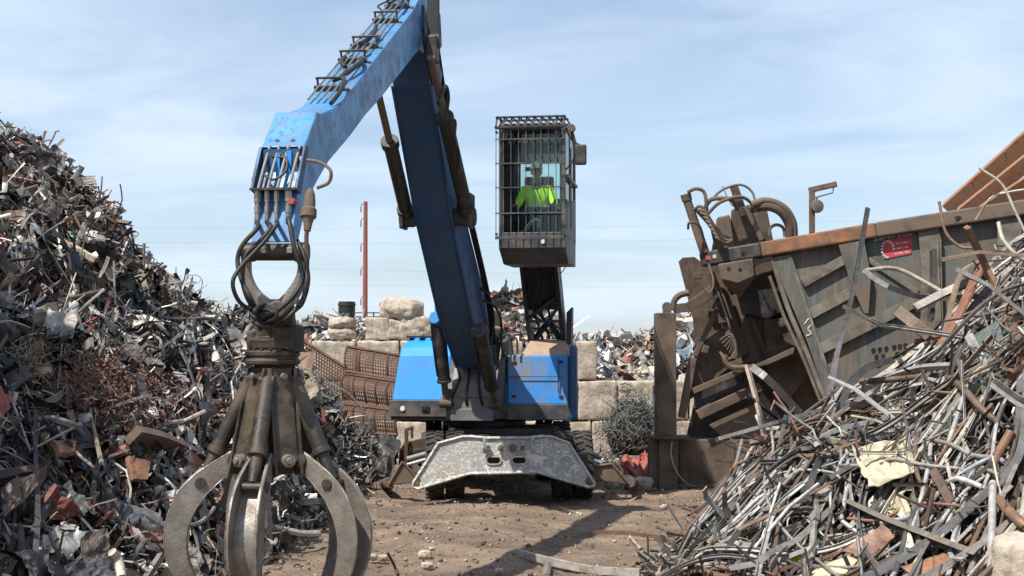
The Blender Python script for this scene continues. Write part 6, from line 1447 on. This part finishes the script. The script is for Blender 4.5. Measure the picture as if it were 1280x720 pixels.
for i, (px, py, s, lb) in enumerate(((531, 698, .07, 'largest yellowish stone on the dirt right of the grab'), (534, 712, .06, 'yellowish stone just in front of the largest one'), (479, 701, .05, 'small cream stone right beside the grab tine'), (466, 700, .05, 'small cream stone touching the grab tine shadow'), (540, 688, .03, 'tiny cream pebble behind the largest yellowish stone'), (624, 717, .04, 'pale stone at the bottom centre'), (582, 702, .02, 'tiny pale pebble between the stones and batten'), (830, 636, .05, 'pale stone by the press base'), (905, 606, .12, 'flat concrete lump against the press base box'), (928, 612, .1, 'second concrete lump against the base box'))):
    q = G(px, py); block(q.x - s, q.x + s, .0, s * 1.25, q.y, s * 1.7, lb, 120 + i, .17, 'loose stones on the dirt').name = 'stone'
    bpy.data.objects[-1] if False else None
# small litter of the yard floor
rg = np.random.default_rng(12); ps = []
for _ in range(16000):
    y = 12.5 + 18 * rg.random() ** 1.2; x = rg.uniform(-7, 7) ; ps.append((x, y, gz(x, y) + .005))
ps = np.array(ps)
PAL_G = [(.3, .23, .17, 0, 10), (.14, .1, .075, 0, 14), (.45, .38, .28, 0, 4), (.1, .08, .07, 0, 8), (.6, .55, .48, 0, 1.2), (.25, .13, .08, 0, 3)]
o = mass('dirt_litter', (ps, np.tile([0, 0, 1.], (len(ps), 1))), {'chunk': 10, 'plate': 1.3, 'strip': .9, 'wire': .3}, PAL_G, {'chunk': (.008, .06), 'plate': (.02, .12), 'strip': (.04, .22), 'wire': (.08, .35)}, (-.01, .01), 1.5, seed=8)
tag(o, 'small stones and metal bits strewn over the dirt', 'litter', kind='stuff')
# ------------------------------------------------------------ named pieces of the left heap
def L_(a, b, off=.2): return HP(LEFT, a, b, off)
def LS(q, n, cr, th, s, lb, cat, nm, col=None, mt=None, metal=.1, fold=0, off=.22):
    return SH([L_(a, b, off) for a, b in q], n + 8, min(cr, .06) * 1.3, th, s, lb, cat, nm, col, mt, metal, fold)
# red channel section with toothed edge
rt = thing('red_bracket', L_(25, 238), 'bright red toothed channel lying high on the left heap', 'metal bracket')
m = MB(); a, b = L_(4, 233, .35), L_(46, 241, .35); d = (b - a)
m.sweep([a, a.lerp(b, .5), b], [(-.13, 0), (.13, 0), (.13, .12), (.115, .12), (.115, .015), (-.115, .015), (-.115, .12), (-.13, .12)], up=(0, 0, 1)); m.build('channel', M['red'], rt, .004)
m = MB()
for k in range(6): q = a.lerp(b, (k + .5) / 6) + V3((0, -.1, .13)); m.box(q, (.03, .06, .05))
m.each('tooth', M['cream'], rt)
LS([(0, 282), (38, 280), (54, 330), (2, 338)], 22, .06, .008, 21, 'large crumpled galvanized sheet at the left edge', 'metal sheet', 'crumpled_sheet', (.4, .42, .44), None, .4, 7)
LS([(0, 248), (48, 256), (52, 272), (2, 270)], 12, .08, .008, 22, 'flattened grey sheet below the red channel', 'metal sheet', 'crumpled_sheet', (.3, .3, .29), None, .4, 4)
LS([(14, 218), (40, 216), (42, 226), (18, 230)], 8, .05, .008, 23, 'folded pale sheet above the red channel', 'metal sheet', 'crumpled_sheet', (.42, .42, .4), None, .3, 2)
LS([(56, 268), (70, 246), (78, 248), (74, 278)], 8, .05, .01, 24, 'dark teal sheet standing left of the rusty bundle', 'metal sheet', 'bent_sheet', (.06, .09, .1), None, .2)
LS([(86, 288), (100, 290), (104, 296), (90, 297)], 5, .02, .008, 25, 'small pale turquoise scrap on the slope', 'metal scrap', 'bent_sheet', (.45, .6, .58), None, 0)
LS([(150, 345), (166, 345), (176, 378), (158, 382)], 8, .05, .008, 26, 'crumpled faded blue sheet half way down the slope', 'metal sheet', 'crumpled_sheet', (.2, .27, .4), None, .2, 2)
LS([(172, 338), (186, 340), (194, 365), (180, 378)], 8, .06, .008, 27, 'cream crumpled piece beside the faded blue sheet', 'metal sheet', 'crumpled_sheet', (.5, .45, .34), None, 0, 3)
LS([(118, 318), (134, 308), (150, 338), (142, 352)], 5, .02, .02, 28, 'brown flat board leaning on the dark slope', 'board', 'board', (.22, .15, .11), None, 0)
LS([(60, 356), (92, 366), (84, 386), (70, 378)], 8, .05, .006, 29, 'torn tan sheet in the dark hollow of the heap', 'metal sheet', 'torn_sheet', (.4, .35, .26), None, 0, 2)
LS([(203, 382), (226, 378), (228, 390), (206, 394)], 7, .03, .008, 30, 'white bent panel near the ridge of the heap', 'metal panel', 'bent_sheet', (.6, .58, .54), None, .2)
LS([(240, 404), (286, 402), (288, 410), (246, 414)], 7, .04, .008, 31, 'long white panel left of the grab hoses', 'metal panel', 'bent_sheet', (.62, .6, .57), None, .2)
LS([(232, 396), (241, 396), (240, 422), (230, 420)], 5, .03, .01, 32, 'small upright rust spotted panel on the ridge slope', 'metal panel', 'bent_sheet', (.45, .33, .27), None, 0)
LS([(288, 408), (318, 404), (316, 412), (290, 416)], 5, .03, .01, 33, 'orange scrap plate next to the grab hoses', 'metal plate', 'scrap_plate', (.4, .16, .08), None, 0)
LS([(192, 478), (208, 466), (232, 478), (238, 500)], 9, .05, .008, 34, 'pale curled sheet above the rusty shavings', 'metal sheet', 'curled_sheet', (.36, .37, .38), None, .4, 1)
LS([(182, 488), (205, 484), (220, 508), (196, 512)], 7, .04, .008, 35, 'pinkish beige sheet right of the rusty shavings', 'metal sheet', 'bent_sheet', (.45, .36, .29), None, 0)
LS([(-8, 482), (16, 497), (4, 522), (-12, 530)], 6, .02, .01, 36, 'bright red panel corner at the left edge', 'metal panel', 'red_sheet', None, M['red'], 0, 0, .35)
LS([(44, 462), (62, 460), (63, 470), (47, 472)], 5, .02, .05, 37, 'small tan carton piece beside the shavings', 'carton', 'carton', (.4, .27, .14), None, 0)
LS([(62, 556), (92, 555), (90, 571), (70, 573)], 4, .01, .06, 38, 'orange brick like block in the shade', 'block', 'orange_block', (.36, .17, .1), None, 0, 0, .3)
LS([(158, 572), (185, 580), (180, 602), (164, 600)], 4, .01, .06, 39, 'orange brown open carton near the grab', 'carton', 'carton', (.26, .13, .075), None, 0, 0, .3)
LS([(154, 560), (200, 572), (196, 590), (158, 584)], 8, .05, .01, 40, 'grey green torn sheet over the orange carton', 'metal sheet', 'torn_sheet', (.14, .14, .12), None, .1, 2)
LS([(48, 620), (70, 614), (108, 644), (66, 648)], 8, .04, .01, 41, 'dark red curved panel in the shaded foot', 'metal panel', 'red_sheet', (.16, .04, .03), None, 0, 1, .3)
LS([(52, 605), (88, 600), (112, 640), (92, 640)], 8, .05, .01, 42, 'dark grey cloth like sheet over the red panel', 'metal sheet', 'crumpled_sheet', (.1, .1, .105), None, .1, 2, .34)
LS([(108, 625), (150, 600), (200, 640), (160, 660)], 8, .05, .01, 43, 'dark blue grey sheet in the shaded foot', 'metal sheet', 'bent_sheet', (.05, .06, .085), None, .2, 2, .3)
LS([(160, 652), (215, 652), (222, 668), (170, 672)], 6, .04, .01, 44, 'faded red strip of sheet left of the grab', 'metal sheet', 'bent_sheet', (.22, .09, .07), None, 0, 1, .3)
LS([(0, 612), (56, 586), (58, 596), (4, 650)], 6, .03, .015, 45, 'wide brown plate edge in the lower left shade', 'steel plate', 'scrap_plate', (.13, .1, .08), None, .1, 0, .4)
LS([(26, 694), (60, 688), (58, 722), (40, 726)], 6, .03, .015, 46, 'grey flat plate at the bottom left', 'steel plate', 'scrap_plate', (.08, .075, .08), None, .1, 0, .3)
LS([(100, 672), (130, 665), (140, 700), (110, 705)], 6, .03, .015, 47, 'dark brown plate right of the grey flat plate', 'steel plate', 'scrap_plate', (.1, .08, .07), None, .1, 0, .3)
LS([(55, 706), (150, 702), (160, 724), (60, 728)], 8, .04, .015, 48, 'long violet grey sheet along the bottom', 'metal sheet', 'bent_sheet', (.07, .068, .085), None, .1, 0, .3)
LS([(246, 612), (290, 606), (292, 626), (250, 628)], 6, .03, .01, 49, 'orange crumpled panel seen behind the left tine', 'metal panel', 'crumpled_sheet', (.33, .14, .08), None, 0, 1, .05)
LS([(250, 640), (295, 655), (292, 675), (246, 662)], 6, .03, .01, 50, 'red panel seen through the left tine', 'metal panel', 'crumpled_sheet', (.25, .07, .055), None, 0, 1, .05)
LS([(248, 628), (294, 632), (292, 644), (250, 642)], 6, .03, .01, 51, 'pale green grey sheet behind the left tine', 'metal sheet', 'bent_sheet', (.35, .38, .35), None, .1, 1, .05)
def LB(pix, kind, w, lb, col, nm='scrap_bar', cat='steel bar', off=.28, metal=.15):
    return bar3(nm, [L_(a, b, off) for a, b in pix], kind, w, lb, cat, col=col, metal=metal)
LB([(166, 544), (200, 552), (236, 568)], 'bar', .2, 'thick brown beam pointing toward the grab', (.15, .1, .075))
LB([(224, 568), (236, 578), (252, 590)], 'bar', .2, 'orange brown block end left of the grab cylinder', (.36, .16, .1))
LB([(165, 515), (175, 522), (178, 548), (190, 558), (205, 568)], 'tube', .03, 'white bent wire left of the grab', (.6, .56, .5), 'bent_wire', 'wire')
LB([(190, 537), (232, 540)], 'tube', .06, 'black bar lying level above the brown beam', (.03, .03, .03))
LB([(120, 600), (150, 568), (162, 552)], 'bar', .06, 'slim dark bar propped up left of the white wire', (.06, .055, .05))
LB([(76, 510), (96, 535), (112, 555)], 'tube', .06, 'blue grey tube in the shade under the shavings', (.13, .14, .19), 'scrap_tube', 'tube')
LB([(140, 690), (148, 700), (152, 722)], 'tube', .09, 'bright bent pipe end at the bottom', (.55, .5, .42), 'bent_pipe', 'pipe', .5)
LB([(62, 315), (92, 335), (52, 368)], 'tube', .03, 'thin brown rod in the hollow of the heap', (.24, .16, .1), 'thin_rod', 'rod')
LB([(10, 326), (40, 322), (60, 312)], 'bar', .04, 'black strip under the galvanized sheet', (.02, .02, .02))
LB([(96, 290), (100, 302)], 'bar', .07, 'short pale upright slat on the slope', (.45, .4, .34))
LB([(175, 470), (182, 500), (194, 520)], 'bar', .1, 'dark curved rib above the beige sheet', (.08, .08, .085))
LB([(228, 486), (232, 510), (226, 530)], 'bar', .07, 'red and grey upright bar near the grab', (.33, .12, .09))
LB([(244, 512), (262, 510), (275, 502)], 'tube', .08, 'red pipe fitting left of the grab cylinder', (.35, .1, .06), 'pipe_fitting', 'pipe')
LB([(260, 516), (272, 522), (278, 514)], 'tube', .09, 'orange pipe elbow beside the red fitting', (.4, .15, .1), 'pipe_fitting', 'pipe')
bar3('scrap_bar', [P(132, 276, 21.6), P(148, 277, 21.4), P(162, 279, 21.2)], 'bar', .07, 'pointed bar sticking out from the heap ridge into the sky', 'steel bar', col=(.16, .12, .09), metal=.1)
bar3('bent_wire', [P(150, 292, 21.6), P(165, 288, 21.4), P(173, 292, 21.4), P(168, 298, 21.5)], 'tube', .012, 'thin wire looping above the ridge', 'wire', col=(.1, .09, .08))
bar3('bent_wire', [P(232, 345, 23.2), P(246, 344, 23), P(253, 352, 23), P(250, 366, 23.2)], 'tube', .012, 'thin wire hoop over the lower ridge', 'wire', col=(.2, .17, .14))
bar3('scrap_bar', [P(22, 172, 20.6), P(44, 190, 20.5), P(52, 208, 20.6)], 'bar', .05, 'brown curved strip at the heap summit', 'steel bar', col=(.2, .14, .1), metal=.1)
bar3('scrap_bar', [P(52, 196, 21), P(66, 200, 21), P(76, 209, 21)], 'bar', .05, 'dark strip hooked over the ridge', 'steel bar', col=(.05, .045, .04), metal=.1)
# rusty wire bundle
rg = np.random.default_rng(5); m = MB()
for i in range(90):
    c = L_(rg.uniform(84, 138), rg.uniform(242, 292), .15); c += V3(rg.normal(0, .08, 3)); m.sweep([c + V3(p) for p in path_r(rg, 8, .55) * rg.uniform(.3, .7)], [(.012, 0), (-.006, .011), (-.006, -.011)])
o = m.build('wire_bundle', M['rust']); tag(o, 'bundle of rusty orange wire on the upper slope', 'wire bundle')
m = MB()
for i in range(110):
    c = L_(rg.uniform(14, 52), rg.uniform(432, 478), .15); m.sweep([c + V3(p) for p in path_r(rg, 8, .6) * rg.uniform(.2, .5)], [(.007, 0), (-.004, .006), (-.004, -.006)])
o = m.build('wire_bundle', M['wood']); tag(o, 'fuzzy straw coloured wire bundle left of the shavings', 'wire bundle')
# reddish shavings clump
m = MB()
for i in range(3300):
    a = rg.uniform(0, 2 * math.pi); r = rg.random() ** .5
    px = 138 + 82 * r * math.cos(a); py = 493 + 42 * r * math.sin(a) + (px - 138) * .22
    c = L_(px, py, .12 + .16 * (1 - r) * rg.random()) if i % 3 == 0 or i < 3 else c0 + V3(rg.normal(0, .12, 3))
    if i % 3 == 0: c0 = c
    m.sweep([c + V3(p) for p in path_r(rg, 4, .6) * rg.uniform(.05, .13)], [(-.008, 0), (.0, .004), (.008, 0)])
o = m.build('metal_shavings', M['fibre']); tag(o, 'broad clump of reddish brown shavings on the left heap', 'shavings', kind='stuff')
# loose pieces, each an object
pl = {}
rp = np.random.default_rng(44)
def np_mesh(T, Q, nm):
    me = bpy.data.meshes.new(nm); me.from_pydata([tuple(v) for v in T], [], [tuple(int(x) for x in q) for q in Q]); me.materials.append(M['piece']); me.shade_smooth(); me.set_sharp_from_angle(angle=.35); return me
LK = {'crumpled_sheet': [np_mesh(*t_crush(rp, 12), 'crumpled_sheet') for _ in range(10)], 'bent_strip': [np_mesh(*t_strip(rp, .1, 12, .16), 'bent_strip') for _ in range(8)],
      'scrap_tube': [np_mesh(*t_tube(rp, .035, 10, .12), 'scrap_tube') for _ in range(6)], 'scrap_angle': [np_mesh(*t_angle(rp, .07, 8, .06), 'scrap_angle') for _ in range(6)]}
CN = {'crumpled_sheet': 'crumpled sheet', 'bent_strip': 'bent strip', 'scrap_tube': 'scrap tube', 'scrap_angle': 'angle iron'}
lc = [('black', (.018, .018, .02), 16), ('dark grey', (.07, .069, .07), 22), ('brown', (.1, .065, .045), 14), ('mid grey', (.2, .195, .19), 16), ('pale grey', (.5, .485, .46), 22), ('cream', (.5, .44, .34), 4), ('dull red', (.17, .055, .04), 3), ('blue grey', (.09, .11, .15), 3)]
lw = np.array([c[2] for c in lc], float); lw /= lw.sum()
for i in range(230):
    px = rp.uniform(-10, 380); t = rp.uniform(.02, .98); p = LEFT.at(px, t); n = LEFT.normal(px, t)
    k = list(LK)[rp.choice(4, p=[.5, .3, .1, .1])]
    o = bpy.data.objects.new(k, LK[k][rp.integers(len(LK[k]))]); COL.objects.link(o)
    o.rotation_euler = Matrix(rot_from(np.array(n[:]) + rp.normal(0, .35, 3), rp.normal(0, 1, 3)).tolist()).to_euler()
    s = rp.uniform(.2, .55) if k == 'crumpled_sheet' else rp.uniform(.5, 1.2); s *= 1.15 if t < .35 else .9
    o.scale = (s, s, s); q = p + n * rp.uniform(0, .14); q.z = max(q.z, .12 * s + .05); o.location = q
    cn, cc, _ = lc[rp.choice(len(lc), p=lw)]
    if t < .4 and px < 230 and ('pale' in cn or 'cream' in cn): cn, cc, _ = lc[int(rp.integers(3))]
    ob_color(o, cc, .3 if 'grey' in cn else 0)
    zone = 'near the foot' if t < .3 else ('half way up' if t < .65 else 'near the ridge'); side = 'far side' if px < 120 else ('middle' if px < 250 else 'grab side')
    tag(o, '%s %s %s of the left heap, %s' % (cn, CN[k], zone, side), CN[k], 'loose pieces on the dark heap')

# unseen heap added left of the frame to shade the first one's foot
SH_H = MB()
def mound(cx, cy, rx, ry, h, n, seed, label):
    rg = np.random.default_rng(seed); ps = []; ns = []
    def hh(x, y):
        r = math.sqrt(((x - cx) / rx) ** 2 + ((y - cy) / ry) ** 2); return max(0, h * (1 - r ** 1.5)) + .3 * noise.noise(V3((x * .7, y * .7, seed))) * (r < .9)
    for _ in range(n):
        a = rg.uniform(0, 2 * math.pi); r = rg.random() ** .6; x, y = cx + rx * r * math.cos(a), cy + ry * r * math.sin(a)
        e = .1; g_ = V3((-(hh(x + e, y) - hh(x - e, y)) / (2 * e), -(hh(x, y + e) - hh(x, y - e)) / (2 * e), 1)).normalized(); ps.append((x, y, hh(x, y))); ns.append(tuple(g_))
    V = []; N_ = 30
    for i in range(N_ + 1):
        for j in range(N_ + 1):
            x = cx + rx * (2 * i / N_ - 1); y = cy + ry * (2 * j / N_ - 1); V.append((x, y, max(-.05, hh(x, y) - .15)))
    Q_ = [(i * (N_ + 1) + j, (i + 1) * (N_ + 1) + j, (i + 1) * (N_ + 1) + j + 1, i * (N_ + 1) + j + 1) for i in range(N_) for j in range(N_)]
    V = np.array(V); o = mass('added_shade_heap', (np.array(ps), np.array(ns)), KD_L, PAL_L, {k: (a * 1.6, b * 1.6) for k, (a, b) in SZ_L.items()}, (-.2, .2), .8, seed=seed, extra=(V, np.array(Q_), np.tile((.03, .024, .02, 0), (len(V), 1))))
    tag(o, label, 'scrap heap', kind='stuff')
mound(-8.0, 12.8, 3.5, 4.0, 8.2, 3600, 71, 'steep unseen scrap heap added left of the view for its shade')

# ------------------------------------------------------------ operator
per = MB()
HO = HO0 + LN * .25
def S(u, v, z): return U(.9 + u, CV + .95 + v, 4.48 + z)
def skin_body(name, chains, mt, parent=None, lvl=2, root=0):
    vs = []; es = []; rs = []; idx = {}
    for ch_ in chains:
        prev = None
        for key, p, r in ch_:
            if key in idx: k = idx[key]
            else: k = len(vs); idx[key] = k; vs.append(p); rs.append(r)
            if prev is not None: es.append((prev, k))
            prev = k
    off = V3((0, 0, 0)) if parent is None else V3(parent.location)
    me = bpy.data.meshes.new(name); me.from_pydata([tuple(V3(p) - off) for p in vs], es, [])
    o = bpy.data.objects.new(name, me); COL.objects.link(o)
    if parent is not None: o.parent = parent
    sm = o.modifiers.new('skin', 'SKIN'); sm.use_smooth_shade = True
    for i, sv in enumerate(me.skin_vertices[0].data):
        r = rs[i]; sv.radius = (r, r) if not isinstance(r, tuple) else r; sv.use_root = (i == root)
    ss = o.modifiers.new('sub', 'SUBSURF'); ss.levels = lvl; ss.render_levels = lvl
    me.materials.append(mt); return o
T = {'pelvis': (S(0, .05, .12), (.15, .12)), 'waist': (S(0, .04, .27), (.14, .11)), 'chest': (S(0, .0, .45), (.165, .12)), 'neckb': (S(0, -.04, .6), (.08, .07)), 'neck': (S(0, -.07, .66), .05), 'head0': (S(0, -.09, .72), (.062, .075)), 'head1': (S(0, -.1, .8), (.075, .09)), 'head2': (S(0, -.09, .87), (.06, .07))}
c = lambda k: (k,) + T[k]
chains = [[c('pelvis'), c('waist'), c('chest'), c('neckb'), c('neck'), c('head0'), c('head1'), c('head2')]]
for s in (-1, 1):
    n = 'L' if s < 0 else 'R'
    chains.append([c('chest'), (n + 'sh', S(s * .19, -.0, .52), .07), (n + 'el', S(s * .29, -.12, .27), .05), (n + 'wr', S(s * .3, -.34, .22), .032), (n + 'pa', S(s * .3, -.41, .23), (.042, .02))])
    for f in range(4):
        fx = s * .3 + (f - 1.5) * .021; ln_ = (.03, .035, .033, .026)[f]
        chains.append([(n + 'pa', S(s * .3, -.41, .23), (.042, .02)), (n + 'f%da' % f, S(fx, -.455, .235), .0095), (n + 'f%db' % f, S(fx, -.46 - ln_, .215), .009), (n + 'f%dc' % f, S(fx, -.455 - ln_, .185), .0075)])
    chains.append([(n + 'wr', S(s * .3, -.34, .22), .032), (n + 't0', S(s * .265, -.39, .22), .012), (n + 't1', S(s * .252, -.425, .205), .0095)])
    chains.append([c('pelvis'), (n + 'hip', S(s * .1, -.02, .1), .095), (n + 'kn', S(s * .17, -.46, .1), .065), (n + 'an', S(s * .17, -.52, -.25), .042), (n + 'ft', S(s * .17, -.64, -.29), .04)])
pe = skin_body('person', chains, M['skin']); tag(pe, 'operator in lime hi-vis jacket and cap seated in the cab', 'person')
# clothing as children
def child(mb, nm, mt, **k): return mb.build(nm, mt, pe, **k)
jk = [[('pelvis', S(0, .04, .16), (.18, .145)), ('waist', S(0, .03, .3), (.18, .14)), ('chest', S(0, -.01, .46), (.2, .145)), ('nb', S(0, -.04, .58), (.1, .085))]]
for s in (-1, 1):
    n = 'L' if s < 0 else 'R'; jk.append([('chest', S(0, -.01, .46), (.2, .145)), (n + '1', S(s * .2, 0, .525), .085), (n + '2', S(s * .3, -.12, .27), .068), (n + '3', S(s * .302, -.31, .222), .048)])
jo = skin_body('jacket', jk, M['vest'], None); jo.parent = pe
tr = []
for s in (-1, 1):
    n = 'L' if s < 0 else 'R'; tr.append([('pv', S(0, .05, .1), (.17, .13)), (n + 'h', S(s * .1, -.02, .1), .11), (n + 'k', S(s * .17, -.47, .1), .08), (n + 'a', S(s * .17, -.52, -.2), .06)])
to = skin_body('trousers', tr, M['cloth'], None); to.parent = pe
m = MB(); m.sweep([S(.2 * math.cos(t), .03 + .165 * math.sin(t), .27) for t in np.linspace(0, 2 * math.pi, 25)], [(-.004, -.025), (.004, -.025), (.004, .025), (-.004, .025)], up=(0, 0, 1)) if False else [m.bar(S(.197 * math.cos(a), .03 + .16 * math.sin(a), .25), S(.197 * math.cos(a + .27), .03 + .16 * math.sin(a + .27), .25), .006, .045) for a in np.arange(0, 6.28, .262)]
child(m, 'reflective_band', M['refl'])
m = MB(); cc_ = S(0, -.095, .87); m.lathe(cc_, (0, -.15, 1), [(.098, -.02), (.1, .02), (.085, .07), (.05, .1), (.01, .112)], 20); m.hexa([S(-.075, -.17, .865), S(.075, -.17, .865), S(.055, -.26, .85), S(-.055, -.26, .85)], [S(-.075, -.17, .88), S(.075, -.17, .88), S(.055, -.26, .862), S(-.055, -.26, .862)]); child(m, 'cap', M['cap'], smooth=True)
m = MB(); m.lathe(S(0, -.075, .78), (0, 0, 1), [(.07, -.03), (.088, .02), (.092, .07), (.08, .09)], 18); child(m, 'hair', M['hair'], smooth=True)
m = MB(); m.hexa([S(-.012, -.185, .81), S(.012, -.185, .81), S(.018, -.18, .765), S(-.018, -.18, .765)], [S(-.006, -.2, .8), S(.006, -.2, .8), S(.012, -.212, .77), S(-.012, -.212, .77)]); child(m, 'nose', M['skin'], bevel=.004)
m = MB(); m.box(S(0, -.183, .735), (.045, .008, .01), RU); child(m, 'mouth', M['red'])
for s in (-1, 1):
    m = MB(); m.lathe(S(s * .032, -.178, .812), (0, -1, 0), [(.004, 0), (.013, .002), (.01, .01), (.002, .012)], 12); child(m, 'eye', M['black'])
    m = MB(); m.lathe(S(s * .083, -.095, .79), (s, 0, 0), [(.02, -.01), (.028, .0), (.024, .012), (.01, .014)], 12); child(m, 'ear', M['skin'], smooth=True)
m = MB(); m.lathe(S(0, -.05, .6), (0, -.3, 1), [(.1, -.03), (.095, .02), (.085, .05), (.075, .05), (.08, 0)], 16); child(m, 'collar', M['cloth'], smooth=True)
HO = HO0.copy()
